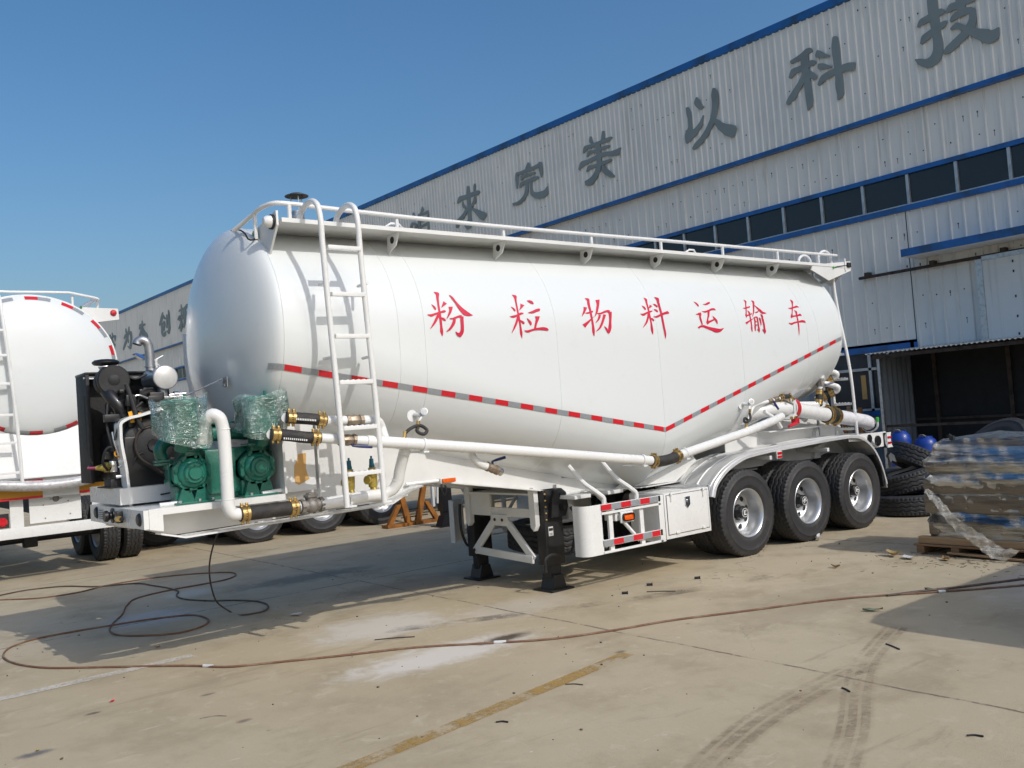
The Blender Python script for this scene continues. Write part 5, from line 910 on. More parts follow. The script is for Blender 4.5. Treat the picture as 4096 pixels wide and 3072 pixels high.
for x, y in ((-5.09, -.95), (-5.305, -.92)):    # two safety valves on the low pipe
    b_ = MB(); b_.cyl((x, y-.03, 1.33), (x, y, 1.385), .03, n=12); b_.cyl((x, y, 1.38), (x, y, 1.50), .040, .048, n=12); b_.cyl((x, y, 1.50), (x, y, 1.56), .036, n=8); b_.cyl((x, y, 1.44), (x-.075, y-.03, 1.45), .032, n=12); b_.lathe([(.036, -.01), (.041, -.01), (.041, .01), (.036, .01)], (x-.07, y-.03, 1.45), (-1, -.3, .1), 12, True)
    s_ = b_.build('safety_valve', M['yellow'], T)
    b_ = MB(); b_.cyl((x, y, 1.558), (x, y, 1.585), .026, n=12); b_.cyl((x, y, 1.585), (x, y, 1.64), .023, .02, n=12); b_.cyl((x, y, 1.64), (x, y, 1.665), .010, n=8); b_.build('valve_cap', M['teal'], s_)
hose('rubber_hose', [(-5.995, -1.17, 2.06), (-5.90, -1.18, 2.05), (-5.78, -1.19, 2.035), (-5.645, -1.20, 2.012)], .05)
hose('rubber_hose', [(-6.14, -1.17, 1.928), (-6.0, -1.18, 1.912), (-5.86, -1.20, 1.885), (-5.715, -1.21, 1.868)], .05)
for pa, pb in (((-5.93, -1.19, 2.053), (-5.75, -1.20, 2.03)), ((-6.05, -1.185, 1.90), (-5.84, -1.20, 1.868))):
    a, c = Vector(pa), Vector(pb); b_ = MB()
    for i in range(12): p = a.lerp(c, i/12); b_.box(p+V(0, -.046, -.012), (.009, .006, .016), rot=Matrix.Rotation(.1, 3, 'Y'))
    b_.build('hose_print', M['white'], T)
pipe([(-5.985, -1.16, 2.058), (-5.93, -1.05, 2.06), (-5.84, -.82, 2.06)], .044, 3); pipe([(-6.125, -1.16, 1.927), (-6.07, -1.05, 1.935), (-5.98, -.82, 1.94)], .044, 3)
pipe([(-5.66, -1.2, 2.012), (-5.44, -1.22, 2.0)], .043, 0)
ball_valve((-5.385, -1.225, 1.997), (1, -.03, -.03), .042, ((-5.36, -1.25, 1.945), (-5.24, -1.27, 1.93)))
pipe([(-5.31, -1.23, 1.995), (-5.22, -1.23, 1.99), (-5.15, -1.22, 1.975), (-5.11, -1.2, 1.93), (-5.10, -1.22, 1.85), (-5.10, -1.26, 1.79)], .043)
pipe([(-5.73, -1.21, 1.868), (-5.55, -1.23, 1.845)], .043, 0)
ball_valve((-5.475, -1.245, 1.832), (1, -.05, -.08), .042, ((-5.44, -1.285, 1.775), (-5.27, -1.30, 1.758)))
pipe([(-5.40, -1.26, 1.825), (-5.30, -1.28, 1.81)], .045, 0)
pipe([(-5.31, -1.28, 1.81), (-4.84, -1.30, 1.75), (-3.0, -1.30, 1.50), (-1.80, -1.30, 1.335), (-1.72, -1.30, 1.325)], .053, 3)
hose('rubber_hose', [(-1.76, -1.30, 1.33), (-1.66, -1.30, 1.312), (-1.52, -1.30, 1.312), (-1.38, -1.30, 1.33), (-1.28, -1.30, 1.355)], .062)
pipe([(-1.33, -1.30, 1.343), (.55, -1.29, 1.635), (.80, -1.25, 1.68)], .053, 3, rings=(((-1.20, -1.30, 1.365), (1, 0, .16)), ((.48, -1.29, 1.625), (1, 0, .16))))
for x, z in ((-4.74, 1.735), (-1.90, 1.35), (-1.18, 1.367)):
    b_ = MB(); b_.lathe([(.056, -.014), (.062, -.014), (.062, .014), (.056, .014)], (x, -1.30, z), (1, 0, -.13 if x < -1.5 else .16), 18); b_.span((x-.03, -1.35, z-.075), (x+.03, -1.02, z-.058), .003); b_.build('pipe_clip', M['white'], T)
pipe([(-4.11, -1.18, 1.63), (-4.12, -1.19, 1.58), (-4.085, -1.20, 1.525), (-4.02, -1.20, 1.485), (-3.93, -1.20, 1.455)], .039)
ball_valve((-3.90, -1.20, 1.44), (1, 0, -.42), .038, ((-3.89, -1.20, 1.51), (-3.74, -1.21, 1.535)))
b_ = MB(); b_.cyl((-3.85, -1.2, 1.42), (-3.79, -1.2, 1.395), .036); b_.lathe([(.036, -.01), (.043, -.01), (.043, .01), (.036, .012)], (-3.80, -1.2, 1.40), (1, 0, -.42), 14); b_.build('hose_coupling', M['chrome'], T)
def gauge(c, foot, loop, post):
    c = Vector(c); b_ = MB(); d = V(-.5, -1, .25).normalized()
    b_.lathe([(0, -.014), (.031, -.014), (.034, -.017), (.035, .012), (0, .015)], c, d, 20); g_ = b_.build('pressure_gauge', M['chrome'], T)
    b_ = MB(); b_.lathe([(0, .0155), (.027, .0155), (.030, .0145)], c, d, 20); b_.build('gauge_face', M['paper'], g_)
    b_ = MB(); b_.tube([c+V(0, .02, -.03), Vector(post), Vector(loop[0])], .011, 8); b_.cyl(c+V(-.04, .10, -.02), c+V(-.02, .03, -.03), .02); b_.lathe([(.055, 0), (.055, .01), (0, .012)], c+V(-.06, .12, -.03), (0, -1, 0), 18); b_.build('gauge_stem', M['white'], g_)
    b_ = MB(); b_.tube([Vector(p) for p in loop]+[Vector(foot)], .016, 8, 5); b_.build('gauge_hose', M['hose'], g_)
    for p, q in ((Vector(loop[0])+V(.01, 0, .05), Vector(loop[0])-V(0, 0, .02)), (Vector(foot)+V(.01, 0, .03), Vector(foot)-V(.01, 0, .05))):
        b_ = MB(); b_.cyl(p, q, .018, n=8); b_.build('brass_ferrule', M['brass'], g_)
gauge((-4.70, -1.29, 2.035), (-4.93, -1.30, 1.84), [(-4.78, -1.29, 1.905), (-4.80, -1.31, 1.86), (-4.74, -1.33, 1.83), (-4.70, -1.32, 1.86), (-4.74, -1.30, 1.905), (-4.85, -1.30, 1.895), (-4.91, -1.30, 1.86)], (-4.75, -1.28, 1.96))
gauge((.18, -1.26, 1.90), (0.0, -1.29, 1.61), [(.12, -1.27, 1.76), (.10, -1.29, 1.70), (.02, -1.31, 1.66), (-.05, -1.31, 1.66), (-.02, -1.29, 1.70), (.05, -1.28, 1.68), (.03, -1.28, 1.63)], (.15, -1.25, 1.83))
# discharge outlet, butterfly clamp and hose at the rear
pipe([(.50, -.78, 1.72), (.75, -.92, 1.765), (1.0, -.99, 1.785), (1.36, -1.0, 1.77)], [.09, .095, .098, .098], 0, 'discharge_pipe')
pipe([(1.38, -1.0, 1.765), (1.9, -1.0, 1.685), (2.25, -1.0, 1.632)], .098, 0, 'discharge_pipe', rings=(((1.44, -1.0, 1.756), (1, 0, -.15)),))
b_ = MB(); b_.prism([(1.20, 1.90), (1.33, 1.90), (1.36, 1.86), (1.36, 1.68), (1.33, 1.63), (1.20, 1.63), (1.30, 1.70), (1.30, 1.83)], -1.11, -.90, 'xz'); b_.lathe([(.10, -.03), (.135, -.03), (.135, .02), (.10, .02)], (1.36, -1.0, 1.768), (1, 0, -.15), 20)
FL = b_.build('outlet_flange', M['white2'], T)
b_ = MB()
for x, z in ((1.18, 1.885), (1.28, 1.895), (1.20, 1.645), (1.29, 1.65)): b_.cyl((x, -1.11, z), (x, -1.135, z), .02, n=6)
pieces(b_, 'flange_bolt', M['brass'], FL)
b_ = MB(); b_.lathe([(.105, -.035), (.145, -.035), (.145, .035), (.105, .035)], (1.385, -1.0, 1.765), (1, 0, -.15), 20); b_.build('butterfly_clamp', M['redpaint'], T)
b_ = MB(); b_.box((1.33, -1.09, 1.60), (.10, .07, .08), .01); b_.tube([(1.36, -1.1, 1.59), (1.28, -1.11, 1.56), (1.13, -1.12, 1.535)], [.02, .03, .018], 8); b_.build('clamp_handle', M['redpaint'], T)
pipe([(.62, -1.12, 1.76), (.82, -1.15, 1.65), (.90, -1.16, 1.53)], .026, 0, 'drain_pipe')
ball_valve((.80, -1.15, 1.655), (.7, 0, -.8), .026, ((.85, -1.17, 1.685), (.72, -1.18, 1.675)))
pipe([(.02, -1.20, 1.60), (.33, -1.10, 1.70), (.42, -1.07, 1.78), (.48, -1.06, 1.83), (.58, -1.05, 1.86), (.80, -1.05, 1.885), (1.10, -1.05, 1.92)], .022, 6)
ball_valve((.86, -1.05, 1.895), (1, 0, .1), .024, ((.91, -1.07, 1.885), (.985, -1.08, 1.775)))
ball_valve((.99, -1.05, 1.91), (1, 0, .1), .026, None)
hose('rubber_hose', [(1.08, -1.05, 1.918), (1.2, -1.05, 1.935), (1.32, -1.04, 1.925), (1.37, -1.03, 1.90)], .03)
pipe([(1.36, -1.03, 1.905), (1.43, -1.02, 1.87), (1.47, -1.01, 1.82), (1.5, -1.0, 1.76)], .022)
hose('rubber_hose', [(2.20, -1.0, 1.64), (2.30, -1.0, 1.625), (2.46, -1.0, 1.60)], .112, sub=3, mat='blackm')
b_ = MB(); b_.tube([(2.42, -1.0, 1.605), (2.7, -1.0, 1.563), (3.0, -1.01, 1.515), (3.25, -1.02, 1.46), (3.32, -1.0, 1.43)], .100, 18, 6); b_.build('wrapped_hose', M['wrapped'], T, ang=60)
b_ = MB(); b_.lathe([(.07, -.03), (.105, -.03), (.115, .0), (.105, .03), (.07, .03)], (3.31, -1.0, 1.44), (1, -.05, -.35), 20); b_.build('hose_end', M['blackm'], T)
b_ = MB(); b_.tube([(3.28, -1.15, 1.50), (3.29, -1.14, 1.40), (3.29, -1.08, 1.34), (3.29, -1.0, 1.33), (3.29, -.9, 1.38)], .016, 8, 4); b_.cyl((3.29, -1.04, 1.33), (3.29, -1.04, 1.25), .016, n=8); b_.build('hose_hook', M['white'], T)
b_ = MB(); b_.box((3.28, -1.155, 1.50), (.035, .03, .07), .006); b_.build('hook_clip', M['lime'], T)
pipe([(2.10, -.80, 2.34), (2.17, -.90, 2.365), (2.25, -.92, 2.33), (2.285, -.92, 2.24), (2.28, -.92, 2.10)], .047)
ball_valve((2.265, -.92, 2.07), (0, 0, 1), .046, ((2.30, -.98, 2.06), (2.42, -1.02, 2.09)), 'iron')
pipe([(2.25, -.92, 2.03), (2.235, -.92, 1.98)], .043, 0)
hose('rubber_hose', [(2.225, -.92, 2.0), (2.20, -.92, 1.89), (2.165, -.92, 1.775)], .052, sub=3)
pipe([(2.165, -.92, 1.79), (2.1, -.88, 1.79), (1.9, -.82, 1.80), (1.65, -.70, 1.80)], .05)
for z, y2 in ((2.06, .02), (1.86, .0)):
    pipe([(2.5, -.66, z), (2.6, -.74, z+.04)], .042, 0)
    hose('rubber_hose', [(2.57, -.70, z+.02), (2.64, -.79, z+.07), (2.68, -.86, z+.10)], .052)
    pipe([(2.66, -.83, z+.085), (2.70, -.90, z+.115), (2.69, -.92, z+.15), (2.64, -.86, z+.19), (2.55, -.78, z+.23)], .042)
# saddle and frame plates behind the fender
b_ = MB(); b_.prism([(1.0, 1.62), (2.15, 1.60), (2.72, 1.535), (2.72, 1.47), (2.45, 1.455), (2.40, 1.02), (2.0, 1.02), (1.2, 1.02), (.3, 1.02), (.3, 1.42)], -.70, -.688, 'xz')
b_.prism([(2.40, 1.02), (3.2, 1.02), (3.05, 1.32), (2.62, 1.9), (2.45, 1.9)], -.74, -.726, 'xz'); b_.prism([(2.2, 1.02), (2.3, 1.40), (2.36, 1.44), (2.36, 1.02)], -.76, -.70, 'xz'); b_.span((1.0, -.9, 1.47), (2.72, -.69, 1.485), .003)
b_.build('rear_saddle', M['white2'], T)
# rear ladder
b_ = MB()
for ya, yb in ((-1.08, -.90), (-.76, -.56)):
    b_.tube([(2.83, ya, 1.26), (2.83, ya+.02, 2.2), (2.83, yb-.02, 3.4), (2.83, yb, 3.88), (2.81, yb, 3.97), (2.74, yb, 4.01), (2.62, yb, 4.01), (2.54, yb, 3.96), (2.50, yb, 3.83)], .021, 10, 5)
RL = b_.build('rear_ladder', M['white'], T)
for k in range(7):
    z = 1.40+.365*k; u = max(0, min(1, (z-1.26)/2.4)); b_ = MB(); b_.span((2.808, -1.06+.17*u, z-.02), (2.852, -.78+.19*u, z+.015), .003)
    for i in range(5): b_.cyl((2.815, -1.02+.17*u+.05*i, z+.013), (2.845, -1.02+.17*u+.05*i, z+.013), .010, n=8)
    b_.build('rung', M['white'], RL)

# ---------------------------------------------------------------- wheels, fenders, rear beam
W1 = make_wheel(T, (0, -1.085, .53)); TYRE = W1.children[0].data
for c in W1.children:
    if c.name.startswith('tyre'): TYRE = c.data
I1 = make_inner(T, (0, -.765, .53))
base1, basei = W1.location.copy(), I1.location.copy()
for k in (1, 2):
    c = copy_tree(W1, T, base1+V(1.28*k, 0, 0)); c.rotation_euler = (0, .9*k, 0); copy_tree(I1, T, basei+V(1.28*k, 0, 0))
for k in (0, 1, 2):
    c = copy_tree(W1, T, base1+V(1.28*k, 2.25, 0)); c.rotation_euler = (0, .5*k, math.pi); c = copy_tree(I1, T, basei+V(1.28*k, 1.61, 0)); c.rotation_euler = (0, 0, math.pi)
b_ = MB()
for k in range(3): b_.cyl((1.28*k, -.95, .53), (1.28*k, 1.03, .53), .075); b_.span((1.28*k-.09, -.5, .62), (1.28*k+.09, -.38, .95), .02); b_.span((1.28*k-.09, .46, .62), (1.28*k+.09, .58, .95), .02)
b_.span((-.6, -.48, .78), (3.1, -.40, .86), .01); b_.span((-.6, .48, .78), (3.1, .56, .86), .01); b_.build('axle', M['blackm'], T)
for xs in (.64, 1.92):   # brake clips on tyre walls: small paper tags of the new tyres
    pass
FP = [(-.675, .80), (-.62, .92), (-.51, 1.02), (-.38, 1.10), (-.22, 1.165), (0, 1.225), (.25, 1.25), (1.1, 1.285), (2.15, 1.315), (2.42, 1.315), (2.62, 1.29), (2.82, 1.21), (2.97, 1.10), (3.08, .97), (3.17, .80), (3.25, .56)]
def fender(sy):
    Y = lambda y: YC+sy*(y-YC)
    PP = smooth([V(p[0], 0, p[1]) for p in FP], 4); b_ = MB(); rows = []
    prof = [(-.60, 0), (-.72, 0), (-.725, .012), (-.745, .012), (-.75, 0), (-.93, 0), (-.935, .012), (-.955, .012), (-.96, 0), (-1.14, 0), (-1.145, .016), (-1.175, .016), (-1.18, .006), (-1.205, .018), (-1.232, .018), (-1.243, .005), (-1.247, -.03), (-1.237, -.03), (-1.23, -.006), (-.60, -.006)]
    for i, p in enumerate(PP):
        t_ = (PP[min(i+1, len(PP)-1)]-PP[max(i-1, 0)]).normalized(); n_ = V(-t_.z, 0, t_.x)
        rows.append([V(p.x+n_.x*h, Y(y), p.z+n_.z*h) for y, h in prof])
    b_.grid(rows, True); F = b_.build('fender', M['fender'], T, ang=25)
    b_ = MB(); b_.span((-1.0, Y(-.62), .93), (-.62, Y(-1.15), .945)); b_.span((-1.0, Y(-1.14), .86), (-.60, Y(-1.15), .93), .002); b_.span((-.66, Y(-1.16), .84), (-.58, Y(-1.172), .945), .004); b_.build('fender_bracket', M['galv'], F)
    b_ = MB(); b_.prism([(2.72, 1.06), (3.01, 1.0), (3.13, .82), (3.20, .56), (3.18, .50), (2.9, .52)], Y(-.62), Y(-.615), 'xz'); b_.prism([(3.02, 1.0), (3.145, .80), (3.20, .52), (3.185, .52), (3.13, .8), (3.0, .99)], Y(-.62), Y(-1.22), 'xz'); b_.build('mudflap', M['blackm'], F)
    b_ = MB(); b_.prism([(3.20, .60), (3.255, .585), (3.26, .50), (3.225, .50)], Y(-1.16), Y(-1.235), 'xz'); b_.build('flap_bracket', M['galv'], F)
    b_ = MB()
    for x in (.55, 1.85): b_.span((x, Y(-.56), 1.14), (x+.05, Y(-1.2), 1.19), .003)
    b_.prism([(2.05, 1.13), (2.55, 1.28), (2.5, 1.30), (2.0, 1.19)], Y(-.62), Y(-.9), 'xz')
    pieces(b_, 'fender_arm', M['white2'], F)
    if sy > 0:
        b_ = MB(); b_.box((.66, -1.262, 1.195), (.115, .02, .10), .006); l_ = b_.build('side_marker', M['paper'], F)
        b_ = MB(); b_.box((.66, -1.274, 1.215), (.09, .01, .035), .003); b_.box((.66, -1.274, 1.170), (.09, .01, .03), .003); pieces(b_, 'marker_lens', M['redlens'], l_)
fender(1); fender(-1)
b_ = MB(); b_.prism([(-1.25, 1.08), (-1.22, 1.14), (-1.22, 1.25), (-1.25, 1.30), (1.33, 1.30), (1.30, 1.25), (1.30, 1.14), (1.33, 1.08)], 3.32, 3.42, 'yz'); b_.prism([(2.4, 1.32), (3.40, 1.315), (3.40, 1.10), (3.15, 1.10), (3.02, 1.20), (2.4, 1.24)], -1.20, -1.19, 'xz'); b_.prism([(3.32, 1.302), (3.44, 1.30), (3.42, 1.25), (3.42, 1.14), (3.46, 1.08), (3.32, 1.08)], -1.26, -1.10, 'xz')
RB = b_.build('rear_beam', M['white'], T)
b_ = MB(); b_.span((3.325, -1.272, 1.215), (3.42, -1.262, 1.245), .003); b_.span((3.325, -1.272, 1.135), (3.42, -1.262, 1.165), .003); pieces(b_, 'marker_lens', M['redlens'], RB)
b_ = MB(); b_.lathe([(0, -.02), (.05, -.025), (.075, -.02), (.078, 0)], (3.15, -1.20, 1.195), (0, 1, 0), 20); b_.lathe([(0, -.012), (.06, -.01), (.062, 0)], (2.94, -1.20, 1.24), (0, 1, 0), 16); b_.tube([(3.1, -1.21, 1.18), (3.0, -1.24, 1.14), (2.95, -1.2, 1.13)], .01, 6, 3); b_.build('marker_lamp', M['black'], RB)

# ---------------------------------------------------------------- landing legs with brace
def landing_leg(y, s):
    b_ = MB(); b_.span((-2.86, y-.075, .28), (-2.60, y+.075, 1.10), .01); b_.span((-2.84, y-.09, .96), (-2.62, y+.09, 1.10), .006)
    lg = b_.build('landing_leg', M['legblack'], T)
    b_ = MB(); b_.span((-2.81, y-.06, .10), (-2.66, y+.06, .40), .006); b_.prism([(-2.84, .02), (-2.63, .02), (-2.675, .17), (-2.795, .17)], y-.10, y+.10, 'xz'); b_.prism([(-2.80, .17), (-2.67, .17), (-2.67, .3), (-2.80, .3)], y-.065, y+.065, 'xz'); b_.span((-2.90, y-.16, .004), (-2.57, y+.16, .022), .004)
    b_.build('foot', M['legblack'], lg)
    b_ = MB(); b_.prism([(-2.81, .80), (-2.60, .80), (-2.555, .90), (-2.575, 1.06), (-2.64, 1.11), (-2.72, 1.10), (-2.78, 1.00)], y-s*.075, y-s*.135, 'xz'); b_.cyl((-2.66, y-s*.13, .90), (-2.66, y-s*.20, .90), .025, n=10); b_.cyl((-2.63, y-s*.13, 1.03), (-2.63, y-s*.145, 1.03), .045, n=16); b_.build('gearbox', M['legblack'], lg)
    b_ = MB()
    if s > 0: b_.tube([(-2.60, y-.22, .90), (-2.58, y-.24, .85), (-2.60, y-.23, .5), (-2.64, y-.22, .41), (-2.76, y-.20, .40), (-2.93, y-.19, .41), (-2.985, y-.19, .38), (-2.99, y-.19, .30), (-2.99, y-.19, .24)], .017, 8, 4)
    else: b_.tube([(-2.92, y+.1, .92), (-2.93, y+.1, .80), (-2.885, y+.1, .47), (-2.85, y+.1, .41), (-2.76, y+.1, .40), (-2.70, y+.1, .35), (-2.68, y+.1, .2)], .017, 8, 4)
    b_.build('crank_handle', M['legblack'], lg)
    return lg
l1 = landing_leg(-.62, 1); l2 = landing_leg(.72, -1)
b_ = MB(); b_.span((-2.82, -.702, .60), (-2.755, -.6965, .70)); st = b_.build('sticker', M['paper'], l1)
b_ = MB(); b_.span((-2.815, -.7045, .655), (-2.76, -.7025, .685)); b_.span((-2.81, -.7045, .625), (-2.77, -.7025, .63)); b_.span((-2.81, -.7045, .61), (-2.77, -.7025, .615)); b_.build('sticker_print', M['blackm'], st)
b_ = MB()
for z in (1.06, .99, .92, .85, .78): b_.ball((-2.865, -.60, z), .014); b_.ball((-2.84, -.702, z), .012)
pieces(b_, 'bolt', M['brass'], l1)
b_ = MB()
for y, s in ((-.54, 1), (.62, -1)):
    b_.prism([(y-s*.08, 1.14), (y+s*.02, 1.14), (y+s*.01, .70), (y-s*.04, .66), (y-s*.08, .72)], -2.93, -2.87, 'yz'); b_.prism([(y-s*.08, 1.14), (y+s*.02, 1.14), (y+s*.01, .70), (y-s*.04, .66), (y-s*.08, .72)], -2.59, -2.55, 'yz')
b_.span((-2.92, -.54, 1.05), (-2.60, .62, 1.07)); b_.span((-2.90, -.52, .80), (-2.87, .60, .90), .003); b_.span((-2.915, .22, .80), (-2.875, .60, 1.06), .003)
pieces(b_, 'leg_bracket', M['white2'], T)
b_ = MB()
def bar(a, c, w_, t_=.03):
    a, c = Vector(a), Vector(c); d = (c-a); m_ = (a+c)/2; ang = math.atan2(d.z, d.y); b_.box(m_, (t_, d.length, w_), .004, Matrix.Rotation(ang, 3, 'X'))
bar((-2.89, .16, .76), (-2.89, .60, .36), .09); bar((-2.89, -.04, .76), (-2.89, -.50, .34), .09); bar((-2.90, .58, .38), (-2.90, -.50, .34), .085); b_.box((-2.905, .06, .755), (.03, .30, .13), .01)
BR = b_.build('leg_brace', M['white2'], T)
b_ = MB()
for y, z in ((.13, .76), (-.01, .76), (.58, .38)): b_.cyl((-2.93, y, z), (-2.885, y, z), .018, n=8)
pieces(b_, 'bolt', M['rust'], BR)
# spare tyre slung under the frame
sp = bpy.data.objects.new('spare_tyre', TYRE); SC.collection.objects.link(sp); sp.parent = T; sp.location = V(-2.16, .02, .49)-ORG[T.name]; sp.rotation_euler = (math.radians(90+3), 0, math.radians(10))
b_ = MB(); b_.box((-1.74, -.33, .53), (.005, .13, .11), 0, Matrix.Rotation(math.radians(-38), 3, 'Z')); so_ = b_.build('tyre_label', M['paper'], T)
b_ = MB(); b_.box((-1.745, -.335, .49), (.005, .132, .035), 0, Matrix.Rotation(math.radians(-38), 3, 'Z')); b_.build('label_band', M['redlens'], so_)
b_ = MB(); b_.span((-2.5, -.1, .62), (-1.8, .1, .65), .004); b_.span((-2.3, -.06, .65), (-2.2, .06, 1.0), .004); b_.span((-1.95, -.06, .65), (-1.85, .06, 1.0), .004); b_.build('spare_carrier', M['white2'], T)

# ---------------------------------------------------------------- side guards and tool boxes
def side_guard(s):
    Y = lambda y: YC+s*(y-YC)
    b_ = MB()
    for z0, z1, t_ in ((.855, .925, .03), (.815, .84, .03), (.475, .545, .03), (.40, .425, .03)): b_.span((-2.54, Y(-1.25), z0), (-1.60, Y(-1.22), z1), .003)
    for x in (-2.40, -1.92): b_.span((x, Y(-1.22), .42), (x+.06, Y(-1.19), .90), .004)
    b_.span((-1.64, Y(-1.25), .40), (-1.555, Y(-1.235), .93), .003); b_.span((-1.64, Y(-1.235), .40), (-1.62, Y(-.80), .93))
    G = b_.build('side_guard', M['white'], T)
    b_ = MB(); rows = []
    for i in range(12):
        a = math.pi/2*i/11; x = -2.69+.0-.10*math.sin(a); y = -1.15-.10*math.cos(a); rows.append([V(x, Y(y), .40), V(x, Y(y), .93), V(x+.014, Y(y+.012), .93), V(x+.014, Y(y+.012), .40)])
    rows = [[V(-2.53, Y(-1.25), .40), V(-2.53, Y(-1.25), .93), V(-2.53, Y(-1.236), .93), V(-2.53, Y(-1.236), .40)]]+rows+[[V(-2.79, Y(-1.08), .40), V(-2.79, Y(-1.08), .93), V(-2.776, Y(-1.08), .93), V(-2.776, Y(-1.08), .40)]]
    b_.grid(rows, True); b_.build('guard_end', M['white'], G, ang=60)
    for z0, z1, off in ((.860, .920, 0), (.480, .540, 1)):
        b_ = MB(); x = -2.53; k = off
        while x < -1.65:
            x2 = min(x+.15, -1.645); b_.mi = k % 2; b_.span((x, Y(-1.2535), z0), (x2, Y(-1.2505), z1)); x = x2; k += 1
        b_.build('reflective_tape', [M['tape_red'], M['tape_grey']], G)
    b_ = MB()
    for x in (-2.45, -1.95):
        b_.tube([(x-.02, Y(-1.235), .92), (x-.02, Y(-1.235), .99), (x-.07, Y(-1.22), 1.04), (x-.16, Y(-1.10), 1.16), (x-.27, Y(-.99), 1.36)], .026, 8, 4)
        b_.tube([(x+.02, Y(-1.20), .46), (x-.05, Y(-1.0), .70), (x-.1, Y(-.62), 1.02)], .022, 8); b_.span((x-.22, Y(-1.0), .99), (x+.02, Y(-.56), 1.03), .003)
    pieces(b_, 'guard_strut', M['white'], G)
    b_ = MB(); b_.box((-2.17, Y(-1.262), .755), (.20, .03, .125), .02); b_.span((-2.30, Y(-1.22), .72), (-2.24, Y(-1.05), .80), .003); L_ = b_.build('marker_bracket', M['white'], G)
    b_ = MB(); b_.box((-2.17, Y(-1.279), .755), (.165, .012, .082), .035, seg=4); b_.build('marker_rim', M['blackm'], L_)
    b_ = MB(); b_.box((-2.17, Y(-1.288), .755), (.14, .016, .058), .025, seg=4); b_.build('marker_lens', M['orange'], L_)
    b_ = MB(); b_.span((-1.545, Y(-1.25), .415), (-.765, Y(-.72), .935), .004); BX = b_.build('tool_box', M['white'], T)
    b_ = MB(); b_.span((-1.505, Y(-1.2575), .465), (-.80, Y(-1.251), .905), .003); DR = b_.build('box_door', M['white'], BX)
    b_ = MB()
    for a, c in (((-1.513, .457), (-.792, .462)), ((-1.513, .908), (-.792, .913)), ((-1.513, .457), (-1.508, .913)), ((-.797, .457), (-.792, .913))): b_.span((a[0], Y(-1.2525), a[1]), (c[0], Y(-1.2508), c[1]))
    b_.build('door_gap', M['blackm'], BX)
    b_ = MB()
    for x in (-1.44, -.88): b_.box((x, Y(-1.264), .885), (.022, .012, .10), .004); b_.box((x, Y(-1.27), .915), (.034, .016, .028), .004)
    for x in (-1.36, -.90): b_.box((x, Y(-1.264), .475), (.06, .012, .026), .004)
    pieces(b_, 'latch', M['white'], DR)
    b_ = MB(); b_.prism([(-1.205, .77), (-1.165, .735), (-1.125, .77), (-1.125, .865), (-1.205, .865)], Y(-1.258), Y(-1.270), 'xz'); b_.cyl((-1.165, Y(-1.27), .815), (-1.165, Y(-1.282), .815), .018, n=14); b_.build('lock_plate', M['chrome'], DR)
side_guard(1); side_guard(-1)
# rear suspension plate with round holes, amber lamp on the gooseneck
b_ = MB(); b_.prism([(-1.72, .99), (-.55, 1.40), (-.35, 1.42), (-.2, 1.20), (-.6, .98)], -.62, -.608, 'xz'); SPn = b_.build('suspension_plate', M['white2'], T)
b_ = MB()
for i in range(5):
    x = -1.45+.2*i; z = 1.045+.073*i; b_.cyl((x, -.6205, z), (x, -.6225, z), .036, n=14)
    if i % 2 == 0: b_.cyl((x+.06, -.6205, z-.045), (x+.06, -.6225, z-.045), .018, n=10)
pieces(b_, 'lightening_hole', M['blackm'], SPn)
b_ = MB(); b_.span((-4.20, -.73, 1.315), (-4.02, -.66, 1.365), .004); b_.tube([(-4.55, -.64, 1.345), (-4.2, -.69, 1.345)], .017, 8); LM = b_.build('marker_bracket', M['white'], T)
b_ = MB(); b_.box((-4.11, -.742, 1.342), (.155, .03, .042), .008); b_.build('marker_lens', M['orange'], LM)
b_ = MB(); b_.tube([(-4.19, -.73, 1.31), (-4.2, -.74, 1.24), (-4.17, -.74, 1.20), (-4.15, -.74, 1.25), (-4.15, -.73, 1.30)], .012, 6, 3); b_.build('hanging_cable', M['blackm'], LM)
# ---------------------------------------------------------------- second tank trailer, seen from its tail
B = thing('tank_trailer', 'white tank semi-trailer seen from behind with round end, red and white bumper and wrapped hose', 'tank trailer', (-6.36, 7.2, 0))
BX_, BZ, BR_, BV = -6.36, 3.25, 1.225, 1.085
def ell(y, s, n=72): return [V(BX_+BR_*s*math.cos(2*math.pi*i/n), y, BZ+BV*s*math.sin(2*math.pi*i/n)) for i in range(n)]
b_ = MB(); b_.grid([ell(7.05+(17-7.05)*i/10, 1) for i in range(11)], True)
rows = []
for i in range(12):
    s = 1-(i/11)**1.6 if i < 11 else .001; rows.append(ell(7.03-.26*(1-s**2.6)**.5, s))
b_.grid([ell(7.05, 1.008), ell(7.03, 1.012), ell(7.03, 1.0)]+rows, True); b_.build('tank', M['tank'], B, ang=24)
def bdisc(s): return 7.03-.26*(1-s**2.6)**.5-.006
for k in range(14):
    a0 = math.radians(90-14+k*360/14); b_ = MB()
    for j in range(2):
        b_.mi = j; aa = [a0+.155*(j+i/3) for i in range(4)]
        b_.grid([[V(BX_+BR_*s*math.cos(a), bdisc(s), BZ+BV*s*math.sin(a)) for a in aa] for s in (.925, .955, .975)])
    b_.build('reflective_tape', [M['tape_grey'], M['tape_red']], B)
b_ = MB(); b_.prism([(-5.60, 4.17), (-5.06, 4.155), (-5.05, 3.98), (-5.40, 3.93), (-5.62, 4.10)], 7.06, 7.08, 'xz'); b_.span((-5.62, 7.08, 4.14), (-5.07, 16.5, 4.16)); b_.span((-7.65, 7.08, 4.14), (-7.1, 16.5, 4.16)); W_ = b_.build('walkway', M['white2'], B)
